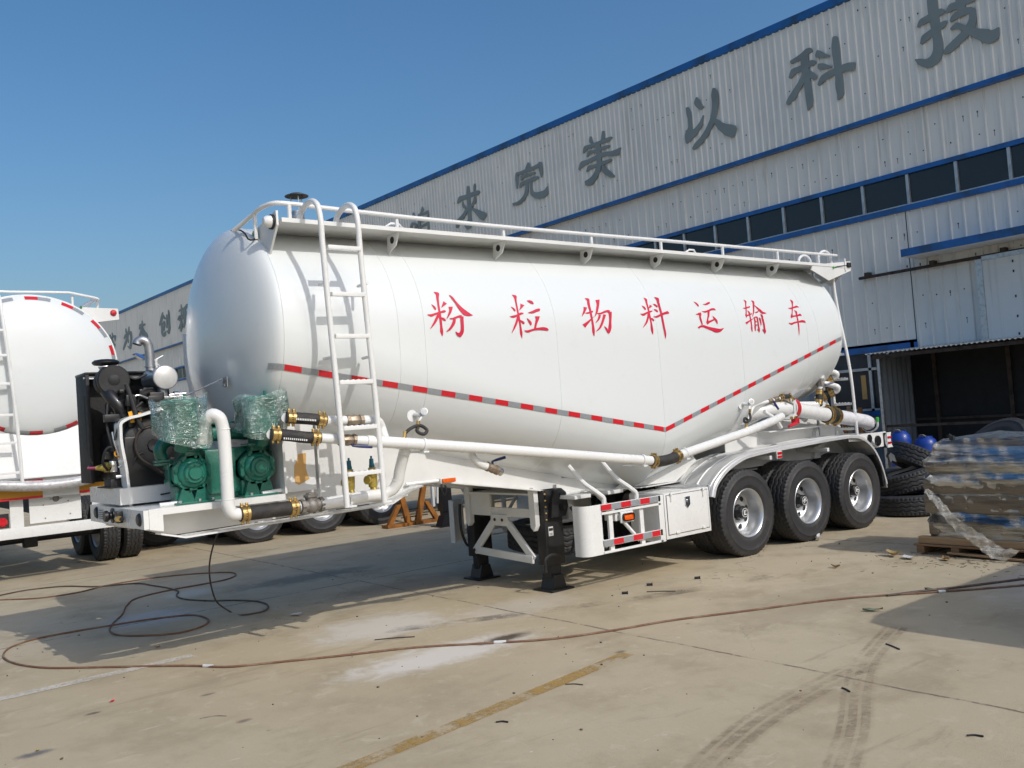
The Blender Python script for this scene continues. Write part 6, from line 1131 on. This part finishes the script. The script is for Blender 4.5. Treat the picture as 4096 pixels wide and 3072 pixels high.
b_ = MB(); b_.lathe([(0, -.04), (.035, -.035), (.05, -.015), (.052, 0)], (-5.135, 7.06, 4.085), (0, 1, 0), 18); b_.build('red_lamp', M['redlens'], W_)
b_ = MB(); b_.ball((-5.62, 7.05, 4.17), .02); b_.cyl((-5.62, 7.05, 4.17), (-5.67, 7.05, 4.12), .012); b_.build('cable_grommet', varied('dull_green_clip', (.05, .2, .06), .5), B)
b_ = MB(); b_.tube([(-7.6, 7.1, 4.40), (-6.6, 7.1, 4.39), (-5.40, 7.1, 4.33), (-5.34, 7.12, 4.31), (-5.33, 7.2, 4.27), (-5.33, 7.25, 4.16)], .022, 10, 3); b_.tube([(-5.38, 7.14, 4.33), (-5.35, 9, 4.34), (-5.35, 16, 4.34)], .022, 8); b_.cyl((-5.73, 7.1, 4.35), (-5.73, 7.1, 4.14), .02); b_.tube([(-5.36, 7.15, 4.31), (-5.45, 7.4, 4.22), (-5.5, 7.5, 4.16)], .02, 8)
for y in (9, 11, 13, 15): b_.cyl((-5.35, y, 4.34), (-5.35, y, 4.15), .02, n=8)
b_.build('handrail', M['white'], B)
b_ = MB()
for dx in (0, -.4): b_.tube([(-6.64+dx, 6.66, 1.45), (-6.67+dx, 6.66, 2.3), (-6.73+dx, 6.66, 3.2), (-6.79+dx, 6.68, 3.95), (-6.80+dx, 6.78, 4.25), (-6.80+dx, 7.1, 4.40)], .026, 10, 4)
LB = b_.build('rear_ladder', M['white'], B)
for z in (1.65, 2.09, 2.50, 2.96, 3.38, 3.75):
    u = (z-1.5)/2.5; b_ = MB(); b_.span((-7.05-.12*u, 6.635, z-.02), (-6.67-.12*u, 6.685, z+.018), .003); b_.build('rung', M['white'], LB)
b_ = MB(); rows = []
for i in range(13):
    u = i/12; x = -7.2+1.68*u; zt = BZ-BV*math.sqrt(max(0, 1-((x-BX_)/BR_)**2))*.985; rows.append([V(x, 6.93, zt), V(x+.02, 6.80, 1.56)])
b_.grid(rows); b_.span((-7.2, 6.78, 1.545), (-5.48, 6.86, 1.565)); b_.prism([(-5.52, 1.55), (-5.52, 2.05), (-5.2, 2.35), (-5.2, 1.25), (-5.5, 1.25)], 7.0, 7.02, 'xz'); b_.build('tail_skirt', M['white'], B)
b_ = MB(); b_.span((-7.4, 6.84, 1.24), (-5.2, 6.90, 1.54)); BB = b_.build('bumper', M['white'], B)
b_ = MB(); b_.span((-7.4, 6.832, 1.27), (-6.35, 6.839, 1.42)); b_.span((-5.84, 6.832, 1.29), (-5.46, 6.839, 1.42)); pieces(b_, 'yellow_plate', varied('orange_yellow_reflector', (.62, .30, .02), .4, 0, .1, .05, 8), BB)
b_ = MB(); b_.span((-7.4, 6.826, 1.24), (-6.35, 6.831, 1.275)); b_.span((-5.84, 6.826, 1.25), (-5.46, 6.831, 1.29)); b_.span((-6.6, 6.826, 1.46), (-6.34, 6.831, 1.52)); b_.span((-5.84, 6.826, 1.46), (-5.46, 6.831, 1.52)); pieces(b_, 'red_reflector', M['tape_red'], BB)
b_ = MB(); b_.tube([(-7.9, 6.72, 1.56), (-7.2, 6.70, 1.50), (-6.88, 6.70, 1.47), (-6.5, 6.70, 1.43), (-6.1, 6.70, 1.42), (-5.75, 6.70, 1.455), (-5.45, 6.71, 1.54), (-5.3, 6.72, 1.62)], .078, 18, 8)
b_.build('wrapped_hose', M['silverhose'], B, ang=60)
b_ = MB(); b_.span((-6.52, 6.95, .86), (-5.80, 6.97, 1.24)); b_.span((-6.78, 6.95, .8), (-6.60, 6.97, 1.24)); b_.span((-5.64, 6.95, .8), (-5.18, 6.97, 1.24)); pieces(b_, 'tail_panel', M['white'], B)
b_ = MB(); b_.lathe([(0, -.03), (.04, -.02), (.05, 0)], (-6.15, 6.95, 1.20), (0, 1, 0), 14); b_.span((-6.24, 6.94, 1.195), (-6.06, 6.95, 1.205))
for x, z in ((-6.33, 1.12), (-5.98, 1.15), (-6.31, .92), (-5.96, .95)): b_.cyl((x, 6.948, z), (x, 6.94, z), .01, n=8)
b_.build('plate_lamp', M['iron'], B)
b_ = MB(); b_.span((-6.95, 6.93, .84), (-6.80, 6.96, 1.05)); b_.build('lamp_housing', M['blackm'], B)
b_ = MB(); b_.lathe([(0, -.03), (.05, -.028), (.07, 0)], (-6.885, 6.93, .925), (0, 1, 0), 18); b_.build('tail_lamp', M['redlens'], B)
b_ = MB(); b_.span((-7.55, 6.86, .67), (-5.14, 6.92, .83), .004); b_.span((-6.72, 6.93, .7), (-6.66, 7.6, .78)); b_.span((-5.5, 6.93, .7), (-5.42, 7.6, .78)); b_.build('underrun_bar', M['white'], B)
b_ = MB(); b_.span((-7.0, 7.2, .80), (-6.9, 16, 1.25)); b_.span((-5.85, 7.2, .80), (-5.75, 16, 1.25)); b_.cyl((-7.3, 8.42, .54), (-5.2, 8.42, .54), .08); b_.cyl((-7.3, 9.75, .54), (-5.2, 9.75, .54), .08); b_.span((-6.45, 7.9, .42), (-6.25, 8.1, .62), .02); b_.span((-6.5, 7.92, .6), (-6.2, 8.08, .66)); b_.build('chassis', M['blackm'], B)
BO = ORG[B.name]
for y in (8.42, 9.75):
    for x, rz in ((-4.76, math.pi/2), (-5.13, math.pi/2), (-7.96, -math.pi/2), (-7.59, -math.pi/2)):
        c = copy_tree(W1 if abs(x+6.36) > 1.4 else I1, B, V(x, y, .53)-BO); c.rotation_euler = (0, 0, rz)
# ---------------------------------------------------------------- third trailer beyond, only its wheels show under the tank
Cc = thing('flatbed_trailer', 'dark wheeled semi-trailer standing beyond the main tank, mostly hidden, wheels showing below it', 'trailer', (0, 8.8, 0))
CO = ORG[Cc.name]
for k in range(3):
    for y, rz, src in ((7.70, 0, W1), (8.04, 0, I1), (9.75, math.pi, W1), (9.42, math.pi, I1)):
        c = copy_tree(src, Cc, V(-2.72+1.29*k, y, .53)-CO); c.rotation_euler = (0, .7*k, rz)
c = copy_tree(W1, Cc, V(-3.92, 9.75, .53)-CO); c.rotation_euler = (0, 0, math.pi); c = copy_tree(I1, Cc, V(-3.92, 9.42, .53)-CO)
b_ = MB(); b_.span((-4.6, 8.2, .95), (8.0, 8.35, 1.2)); b_.span((-4.6, 9.1, .95), (8.0, 9.25, 1.2))
for k in range(3): b_.cyl((-2.72+1.29*k, 7.9, .53), (-2.72+1.29*k, 9.5, .53), .08)
b_.build('chassis', M['blackm'], Cc)
b_ = MB(); b_.span((-4.7, 7.5, 1.2), (8.2, 9.95, 1.30)); b_.build('deck', M['woodd'], Cc)
b_ = MB(); b_.span((.2, 7.52, .75), (5.5, 7.56, .95)); b_.span((.4, 7.54, .5), (.46, 7.6, 1.2)); b_.span((5.2, 7.54, .5), (5.26, 7.6, 1.2)); b_.build('side_rail', M['white2'], Cc)
# orange trestle and black jack stand under the tank
Tr = thing('steel_trestle', 'orange steel A-frame trestle standing beside the rearmost hidden wheel', 'trestle', (.12, 6.75, 0))
for x in (-.26, .36):
    b_ = MB(); s = 1 if x < 0 else -1
    b_.prism([(x-.03, .85), (x+.07, .85), (x+.07+.2*s, .06), (x-.05+.2*s, .06)], 6.72, 6.80, 'xz'); b_.prism([(x-.22*s-.05, .06), (x-.22*s+.06, .06), (x+.05, .42), (x-.04, .42)], 6.70, 6.78, 'xz'); b_.span((x-.3, 6.66, .0), (x+.3, 6.9, .06), .004); b_.build('leg_frame', M['orangepaint'], Tr)
b_ = MB(); b_.span((-.35, 6.68, .85), (.5, 6.86, .95), .004); b_.build('top_beam', M['orangepaint'], Tr)
b_ = MB(); b_.cyl((-.2, 6.76, .30), (.4, 6.76, .30), .012); b_.cyl((-.2, 6.76, .16), (.4, 6.76, .16), .012); pieces(b_, 'tie_bar', M['rust'], Tr)
J = thing('jack_stand', 'black telescopic support leg with flared foot on the shaded concrete', 'support leg', (.2, 5.85, 0))
b_ = MB(); b_.span((.10, 5.76, .28), (.32, 5.94, 1.08), .01); b_.build('outer_leg', M['black'], J)
b_ = MB(); b_.span((.13, 5.79, .1), (.29, 5.91, .4), .005); b_.prism([(.04, .015), (.40, .015), (.29, .2), (.13, .2)], 5.75, 5.95, 'xz'); b_.span((-.02, 5.68, .0), (.46, 6.02, .016)); b_.build('foot', M['black'], J)
b_ = MB(); b_.cyl((.02, 5.74, 1.0), (-.02, 5.74, .45), .02); b_.span((-.12, 5.74, .40), (-.07, 5.80, .98), .004); b_.build('side_brace', M['white2'], J)
# street lamp and vent pipe
Lm = thing('street_lamp', 'slim white double-arm street lamp with blue solar head beside the exhaust pipe', 'street lamp', (-2.38, 14, 0))
b_ = MB(); b_.cyl((-2.38, 14, 0), (-2.38, 14, 3.95), .04, .028, 10); b_.build('pole', M['white2'], Lm)
b_ = MB(); b_.cyl((-2.67, 14, 3.97), (-2.42, 14, 3.86), .018, n=8); b_.cyl((-2.44, 14, 3.91), (-2.21, 14, 4.04), .018, n=8); b_.tube([(-2.42, 14, 3.84), (-2.33, 14, 3.82), (-2.28, 14, 3.70)], .014, 8, 4); pieces(b_, 'arm', M['white2'], Lm)
b_ = MB(); b_.prism([(-2.90, 4.085), (-2.86, 4.105), (-2.74, 4.06), (-2.64, 3.98), (-2.66, 3.94), (-2.78, 4.0)], 13.9, 14.1, 'xz'); b_.build('solar_head', M['blue'], Lm)
b_ = MB(); b_.prism([(-2.87, 4.075), (-2.78, 3.995), (-2.69, 3.955), (-2.70, 3.945), (-2.79, 3.98), (-2.88, 4.06)], 13.92, 14.08, 'xz'); b_.build('led_panel', M['white'], Lm)
vx, vy = -1.05, 8.6
Vp = thing('vent_pipe', 'galvanised spiral vent pipe with flat rain cap rising behind the tank handrail', 'vent pipe', (vx, vy, 1.30))
b_ = MB(); prof = [(.2, 1.30), (.2, 1.32), (.13, 1.32)]
for i in range(50): prof += [(.130, 1.35+.1*i+.03), (.137, 1.35+.1*i+.05), (.137, 1.35+.1*i+.07), (.130, 1.35+.1*i+.09)]
prof += [(.130, 6.40), (.140, 6.405), (.140, 6.44), (.12, 6.44)]; b_.lathe(prof, (vx, vy, 0), (0, 0, 1), 24); b_.build('duct', M['duct'], Vp)
b_ = MB(); b_.lathe([(.03, .035), (.12, .02), (.24, -.03), (.24, -.04), (.11, .005), (0, .02)], (vx, vy, 6.79), (0, 0, 1), 32); b_.build('rain_cap', varied('dark_cap', (.09, .10, .11), .5, .4), Vp)
b_ = MB()
for a in (.3, 2.4, 4.5): b_.cyl((vx+.125*math.cos(a), vy+.125*math.sin(a), 6.42), (vx+.125*math.cos(a), vy+.125*math.sin(a), 6.79), .013, n=8)
pieces(b_, 'cap_leg', M['steel'], Vp)
# ---------------------------------------------------------------- loose tyres piled behind the rear beam
GT = 'loose tyres piled behind the trailer'
def tyre(loc, axis, label, grp=GT):
    o = bpy.data.objects.new('tyre', TYRE); SC.collection.objects.link(o); o.location = loc; o.rotation_euler = V(0, 1, 0).rotation_difference(V(*axis)).to_euler()
    return tag(o, label, 'tyre', grp)
tyre((4.22, -1.06, .155), (0, .02, 1), 'black tyre lying flat on the concrete at the bottom of the pile')
tyre((4.34, -.98, .50), (-.12, .22, 1), 'black tyre tilted on the bottom tyre with a dark gap below its front edge')
tyre((4.60, -1.10, .735), (.40, -.32, .86), 'black tyre leaning down to the right on top of the pile beside the mudflap')
tyre((5.35, -.60, .50), (-.05, .1, 1), 'grey-black tyre lying behind the leaning tyre below the blue drums')
tyre((4.62, -2.26, .915), (-.66, .22, .70), 'black tyre standing tilted behind the film-wrapped stack')
p_ = MB(); p_.grid([[(3.74, -1.02, .93), (3.70, -1.08, .98), (3.66, -1.16, .94)], [(3.73, -1.05, .82), (3.69, -1.10, .86), (3.66, -1.18, .84)]]); tag(p_.build('paper_tag', M['paper'], None), 'white printed paper tag stuck on the tyre beside the mudflap', 'tag')
p_ = MB(); p_.grid([[(4.50, -1.62, .86), (4.49, -1.76, .83)], [(4.50, -1.63, .71), (4.49, -1.77, .69)]]); tag(p_.build('paper_tag', varied('pale_pink_label', (.5, .42, .5), .6), None), 'pale label with pink print on the tyre in front of the blue drums', 'tag')
# blue drums
GD = 'blue plastic drums in the shed'
for (x, y, h, r), lab in (((6.6, .33, 1.16, .19), 'taller blue plastic drum with a lid handle in front of the shed'), ((6.75, -.06, 1.04, .20), 'shorter blue plastic drum with sloping dusty shoulder next to the taller drum')):
    D_ = thing('plastic_drum', lab, 'drum', (x, y, 0), GD)
    b_ = MB(); b_.lathe([(0, 0), (r*.93, 0), (r*.97, .03), (r, .12), (r*1.02, .3), (r*1.02, .34), (r, .36), (r, h*.62), (r*1.02, h*.65), (r, h*.69), (r*.98, h*.86), (r*.85, h*.94), (r*.62, h*.975), (r*.60, h), (0, h)], (x, y, 0), (0, 0, 1), 32); b_.build('drum_body', M['bluedrum'], D_)
    b_ = MB(); b_.tube([(x-.1, y+.06, h), (x-.12, y+.05, h+.02), (x-.12, y-.05, h+.02), (x-.1, y-.06, h)], .012, 8, 3); b_.build('handle', M['iron'], D_)
# upright slatted crate against the wall behind the rear ladder
Cr = thing('slatted_crate', 'orange-brown slatted wooden crate standing against the wall behind the rear ladder', 'crate', (9.4, 2.95, 0))
for i in range(7):
    b_ = MB(); h = (1.42, 1.58, 1.50, 1.62, 1.46, 1.55, 1.40)[i]; b_.span((9.38, 2.55+.135*i, .02), (9.41, 2.55+.135*i+.10, h)); b_.build('slat', M['orangepaint'] if i % 3 else M['wood'], Cr)
b_ = MB()
for z in (.2, .8, 1.25): b_.span((9.411, 2.5, z), (9.46, 3.55, z+.09))
pieces(b_, 'batten', M['woodd'], Cr)
# ---------------------------------------------------------------- pallet and film-wrapped stack
Pl = thing('wooden_pallet', 'rough wooden pallet carrying the film-wrapped stack', 'pallet', (1.5, -3.5, 0))
rp_ = random.Random(5)
for i in range(8):
    b_ = MB(); x = .90+.16*i; b_.box((x+.05, -3.62, .112+rp_.uniform(-.004, .004)), (.10, 1.58, .022), .003, Matrix.Rotation(rp_.uniform(-.015, .015), 3, 'Z')); b_.build('top_board', M['wood'] if i else M['woodd'], Pl)
for y in (-2.90, -3.30, -3.86, -4.32):
    b_ = MB(); b_.span((.91, y-.045, .022), (2.10, y+.045, .098), .003); b_.build('stringer', M['woodd'], Pl)
b_ = MB(); b_.box((.92, -3.70, .03), (.10, .95, .020), .002, Matrix.Rotation(.03, 3, 'X')); b_.build('bottom_board', M['wood'], Pl)
b_ = MB(); b_.span((1.0, -4.38, .0), (1.1, -2.88, .02)); b_.span((1.9, -4.38, .0), (2.0, -2.88, .02)); pieces(b_, 'bottom_board', M['woodd'], Pl)
b_ = MB(); b_.span((.93, -4.4, .128), (1.03, -2.875, .205), .004); tag(b_.build('timber_beam', M['wood'], None), 'squared timber beam lying on the pallet under the wrapped stack', 'beam')
b_ = MB(); b_.span((1.95, -4.4, .128), (2.05, -2.875, .205), .004); tag(b_.build('timber_beam', M['woodd'], None), 'hidden second timber beam at the back of the pallet under the stack', 'beam')
St = thing('wrapped_stack', 'stack of bare steel boxes wrapped in shiny clear film on the pallet', 'wrapped goods', (1.5, -3.5, .207))
def layer(x0, y0, y1, z0, z1, slope):
    b_ = MB(); zs = [(x0, z0), (x0-.01, z0+.03), (x0-.01, z1-slope), (x0+slope*.75, z1-.012), (x0+slope+.04, z1), (x0+1.15, z1), (x0+1.15, z0)]
    b_.prism(zs, y0, y1); bmesh.ops.bevel(b_.bm, geom=[e for e in b_.bm.edges if abs(e.verts[0].co.y-e.verts[1].co.y) < 1e-6], offset=.02, segments=3, affect='EDGES')
    o = b_.build('steel_box', M['mirrorstk'], St, ang=30)
    b_ = MB()
    for k in range(4): yy = y0+.12+(y1-y0-.24)*k/3; b_.cyl((x0-.012, yy, z0+.07), (x0-.02, yy, z0+.07), .014, n=8)
    pieces(b_, 'box_bolt', M['bronze'], o)
layer(.99, -4.28, -2.98, .21, .47, .11); layer(.98, -4.30, -2.96, .475, .70, .02); layer(.97, -4.30, -2.97, .705, .95, .10); layer(.99, -4.27, -3.0, .955, 1.15, .12)
b_ = MB(); b_.box((1.35, -3.70, 1.20), (.60, 1.25, .05), .004); b_.box((1.12, -3.72, 1.255), (.12, 1.15, .05), .004); b_.build('wood_lid', M['wood'], St)
b_ = MB(); b_.box((1.08, -3.30, 1.325), (.045, .05, .05), .006); b_.cyl((1.08, -3.30, 1.34), (1.08, -3.27, 1.365), .012); b_.box((1.08, -3.27, 1.35), (.02, .05, .015)); b_.build('buckle', M['blackm'], St)
rows = []; fr = random.Random(11); ph = [fr.uniform(0, 6.28) for _ in range(8)]
LV = [.20, .27, .34, .39, .44, .48, .53, .60, .66, .72, .78, .83, .88, .93, .97, 1.02, 1.07, 1.12, 1.17, 1.21, 1.24]
for i, z in enumerate(LV):
    row = []; sag = .06*max(0, max((1-abs(z-zc)/.10)*(.55 if z < zc else 1) for zc in (.36, .84, 1.03)))-.02
    for k in range(96):
        a = 2*math.pi*k/96; px, py = math.cos(a), math.sin(a); q = (abs(px)**7+abs(py)**7)**(-1/7)
        taper = 1-max(0, z-1.05)*.55-(.012 if z > .3 else 0)
        d = sag+.010*math.sin(9*z*4+5*a+ph[0])+.008*math.sin(23*a+ph[1]+20*z)+.006*math.sin(40*z*4+ph[2]+3*a)
        row.append(V(1.55+(.60+d)*q*px*taper, -3.63+(.70+d)*q*py*taper, z+.012*math.sin(6*a+ph[3])+max(0, z-1.0)*.35*math.sin(a*1.0-1.9)))
    rows.append(row)
cz = [V(1.55, -3.70, 1.33)]
for s in (.92, .8, .62, .4, .2, .02):
    rows.append([V(1.55+(p.x-1.55)*s, -3.63+(p.y+3.63)*s, 1.28+.09*(1-s)+.02*math.sin(13*k*.0654*s+ph[4])*s) for k, p in enumerate(rows[20])])
b_ = MB(); b_.grid(rows, True); b_.build('stretch_film', M['film'], St, ang=50)
b_ = MB(); Pt = smooth([V(.93, -3.02, .74), V(.90, -3.15, .62), V(.88, -3.25, .50), V(.87, -3.36, .38), V(.86, -3.52, .27), V(.84, -3.66, .18), V(.80, -3.80, .10), V(.78, -3.98, .085)], 4); rows = []
for i, p in enumerate(Pt):
    wv = .035+.05*i/len(Pt); rows.append([p+V(.01*math.sin(i*1.7+j*2.2), -wv*(j/2-1)*.8, wv*(j/2-1)*.8+.012*math.sin(i*2.3+j)) for j in range(5)])
b_.grid(rows); b_.build('film_tail', M['film'], St, ang=60)
# ---------------------------------------------------------------- hoses and cables on the ground
A_ = [(1.6, -5.9), (.6, -5.1), (-.28, -4.51), (-.96, -3.99), (-1.52, -3.52), (-2.58, -2.98), (-3.2, -2.68), (-3.66, -2.54), (-4.25, -2.28), (-4.71, -1.88), (-5.09, -1.54), (-5.67, -1.21), (-6.15, -.91), (-6.46, -.7), (-6.62, -.43), (-7.13, .2), (-7.59, .79), (-7.73, 1.22), (-7.74, 1.68), (-7.59, 2.05), (-7.38, 2.2), (-7.06, 2.22), (-6.67, 2.17), (-6.18, 2.06), (-5.87, 1.86), (-5.83, 1.56), (-5.87, 1.35), (-6.03, 1.14), (-6.26, 1.06), (-6.53, 1.25), (-6.73, 1.58), (-6.72, 1.9), (-6.62, 2.2), (-6.38, 2.71), (-6.18, 3.26), (-5.97, 3.65), (-5.46, 3.86), (-5.04, 3.88), (-4.71, 3.93), (-4.48, 4.17), (-4.42, 4.45), (-4.69, 4.85), (-5.23, 5.19), (-5.83, 5.24), (-6.46, 4.98), (-6.78, 5.06), (-7.18, 5.48), (-7.8, 5.9)]
Ha = thing('air_hose', 'long dusty brown air hose snaking over the concrete and looping at the left', 'hose', (-4.5, 0, 0))
b_ = MB(); b_.tube([(p[0], p[1], .010) for p in A_], .0095, 8, 6); b_.build('hose_line', M['dirtyhose'], Ha)
b_ = MB()
for p, q in (((-4.60, -1.98), (-4.52, -2.05)), ((-6.58, -.50), (-6.53, -.58)), ((-.93, -4.02), (-.88, -4.06))): b_.cyl((*p, .012), (*q, .012), .0145, n=10)
pieces(b_, 'tape_joint', M['paper'], Ha)
B_ = [(-5.45, 1.69, 1.16), (-5.60, 1.69, .87), (-5.67, 1.69, .71), (-5.71, 1.69, .54), (-5.70, 1.69, .29), (-5.65, 1.69, .13)]+[(x, y, .012) for x, y in [(-5.53, 1.66), (-5.48, 1.29), (-5.33, 1.27), (-5.12, 1.57), (-5.09, 1.86), (-5.22, 2.23), (-5.43, 2.53), (-5.6, 3.08), (-5.56, 3.36), (-5.45, 3.62), (-5.44, 3.90), (-5.51, 4.47), (-5.61, 4.95), (-5.99, 5.2), (-6.42, 5.88), (-6.82, 6.02), (-7.12, 5.92), (-7.7, 6.0)]]
b_ = MB(); b_.tube([(-5.3, .75, 1.20), (-5.38, 1.3, 1.22)]+B_, .009, 8, 6); tag(b_.build('welding_cable', M['cable'], None, (-5.6, 2, 0)), 'dark brown cable hanging from the trailer and curling over the shaded concrete', 'cable')
b_ = MB(); b_.tube([(-1.3, -3.72, .012), (-.96, -3.93, .02), (-.6, -4.1, .012), (.1, -4.45, .012), (1.2, -5.2, .012)], .011, 8, 5); tag(b_.build('twin_cable', M['cable'], None), 'short dark cable lying along the brown hose in the shadow at the right', 'cable')
# ---------------------------------------------------------------- litter
def scrap(name, c, w_, l_, mat, label, cat, rz=0, curl=.02, n=6, lift=.004, shape=1., grp=None):
    b_ = MB(); rows = []; R_ = Matrix.Rotation(rz, 3, 'Z'); rr = random.Random(int(c[0]*100+c[1]*1000)); ph = rr.uniform(0, 6)
    for i in range(n+1):
        u = i/n*2-1; wd_ = w_*(1-abs(u)**2.2*shape)+.002; rows.append([Vector((c[0], c[1], 0))+R_ @ V(u*l_/2, v*wd_/2, lift+curl*(abs(u)**1.5*.5+v*v*.6+.25*math.sin(3*u+ph+2*v)+.25)) for v in (-1, -.5, 0, .5, 1)])
    b_.grid(rows); o = b_.build(name, M[mat], None); tag(o, label, cat, grp); return o
scrap('work_glove', (.66, -2.70), .12, .24, 'glove', 'crumpled yellow-brown work glove lying beside the pallet', 'glove', 1.2, .05, 8, .01, .6)
scrap('paper_scrap', (.58, -2.93), .12, .20, 'paper', 'white paper scrap next to the work glove by the pallet', 'litter', 1.0, .025)
scrap('dry_leaf', (.66, -3.32), .09, .15, 'leaf', 'brown leaf in front of the pallet', 'leaf', .8, .03)
scrap('dry_leaf', (-.27, -2.54), .05, .13, 'leaf', 'small brown leaf alone on open concrete near the middle wheel', 'leaf', 1.4, .03)
scrap('green_leaf', (-1.9, -3.92), .055, .17, 'leafg', 'grey-green curled leaf at the edge of the big shadow', 'leaf', 2.3, .02)
scrap('dry_leaf', (-.88, -3.93), .05, .12, 'leafg', 'dark leaf by the cable inside the big shadow', 'leaf', 1.9, .02)
scrap('paper_scrap', (1.32, -1.30), .08, .14, 'paper', 'crumpled white paper beside the rear tyre', 'litter', .3, .06)
scrap('paper_plate', (-5.14, .78), .10, .14, 'paper', 'white oval paper disc at the shadow edge below the front platform', 'litter', .2, .012, 10, .006, .9)
scrap('red_scrap', (-7.42, -.92), .025, .05, 'redpaint', 'tiny red and white scrap on the open concrete at the left', 'litter', .5, .01)
scrap('yellow_scrap', (-6.62, .62), .02, .05, 'orangepaint', 'tiny orange scrap near the shadow of the front platform', 'litter', .1, .01)
scrap('yellow_scrap', (-8.07, -1.68), .012, .03, 'yellow', 'tiny yellow scrap on the dark stain at the lower left', 'litter', .4, .008)
for c, lab in (((-2.06, -1.41), 'black rubber plug nearest to the tool box corner on the concrete'), ((-2.52, -1.49), 'black rubber plug in front of the landing leg'), ((-1.51, -1.61), 'flat black rubber bit right of the other plugs')):
    b_ = MB(); b_.cyl((c[0]-.015, c[1]+.02, .014), (c[0]+.02, c[1]-.02, .016), .014, .012, 10); b_.lathe([(.014, 0), (.018, .004), (.018, .01), (0, .012)], (c[0]+.02, c[1]-.02, .016), (.6, -.7, .05), 10); tag(b_.build('rubber_plug', M['blackm'], None), lab, 'rubber plug', 'rubber plugs dropped by the landing leg')
def wire(a, c, r, lab, mat='blackm', bend=.01):
    a, c = V(*a, r), V(*c, r); m_ = (a+c)/2+V(bend, bend, 0); b_ = MB(); b_.tube([a, m_, c], r, 6, 5); tag(b_.build('wire_offcut', M[mat], None), lab, 'wire', 'wire offcuts on the concrete')
wire((-2.32, -1.62), (-2.14, -1.86), .005, 'rusty wire offcut beside the rubber plugs', 'rust'); wire((-2.81, -4.55), (-2.89, -4.70), .006, 'black wire offcut near the tyre track and shadow')
wire((-3.93, -4.87), (-3.97, -4.95), .006, 'short black wire offcut between the tyre tracks'); wire((-4.26, -5.83), (-4.22, -5.90), .006, 'short black wire offcut at the lower right'); wire((-5.18, -.95), (-4.89, -1.17), .005, 'long straight welding rod lying in the whitish patch', 'rust'); wire((-5.81, -3.60), (-5.76, -3.66), .006, 'black wire offcut just right of the yellow line'); wire((-7.1, -1.9), (-6.95, -2.0), .003, 'thin pale wire on the left foreground concrete', 'iron', .02)
wire((-5.0, -3.35), (-4.93, -3.46), .004, 'thin dark wire close to the end of the yellow line', 'rust')
sc_ = random.Random(21); b_ = MB()
for i in range(200):
    x, y = sc_.uniform(-8.5, 3.5), sc_.uniform(-6.6, 3.0); r = sc_.choice((.004, .005, .006, .008, .011)); b_.box((x, y, r*.4), (r*sc_.uniform(.8, 1.8), r*sc_.uniform(.8, 1.6), r*.8), 0, Matrix.Rotation(sc_.uniform(0, 3), 3, 'Z'))
for i in range(160):
    x, y = sc_.gauss(.7, .35), sc_.gauss(-3.5, .5); b_.box((x, y, .003), (.004, sc_.uniform(.02, .07), .003), 0, Matrix.Rotation(sc_.uniform(0, 3), 3, 'Z'))
tag(b_.build('grit', varied('grit', (.14, .11, .08), .9, 0, 0, .3, 3), None, (0, 0, 0)), 'scattered grit and straw crumbs on the concrete', 'grit', kind='stuff')
# ---------------------------------------------------------------- parked lorry just right of the frame, its shadow falls into the picture
Lo = thing('parked_lorry', 'box lorry parked out of frame at the right, only its shadow falls on the concrete', 'lorry', (2.0, -8.3, 0))
b_ = MB(); P = [(-2.0, .9), (-2.0, 2.35), (-1.85, 2.62), (-1.6, 2.70), (6.0, 2.70), (6.0, .9)]; b_.prism(P, -9.6, -7.25); b_.build('cargo_box', M['white2'], Lo)
b_ = MB()
for i in range(12): b_.span((-1.5+.6*i, -7.245, .92), (-1.42+.6*i, -7.20, 2.66))
pieces(b_, 'rib', M['white2'], Lo)
b_ = MB(); b_.prism([(6.2, .6), (6.2, 2.75), (7.4, 2.7), (8.0, 1.8), (8.2, .6)], -9.5, -7.3); b_.build('cab', M['blue'], Lo)
b_ = MB(); b_.span((-1.9, -9.0, .65), (7.8, -8.85, .89)); b_.span((-1.9, -7.95, .65), (7.8, -7.8, .89)); b_.build('chassis', M['blackm'], Lo)
LO_ = ORG[Lo.name]
for x in (-.6, .8, 6.9):
    for y, rz in ((-7.45, math.pi), (-9.35, 0)): c = copy_tree(W1, Lo, V(x, y, .53)-LO_); c.rotation_euler = (0, 0, rz)
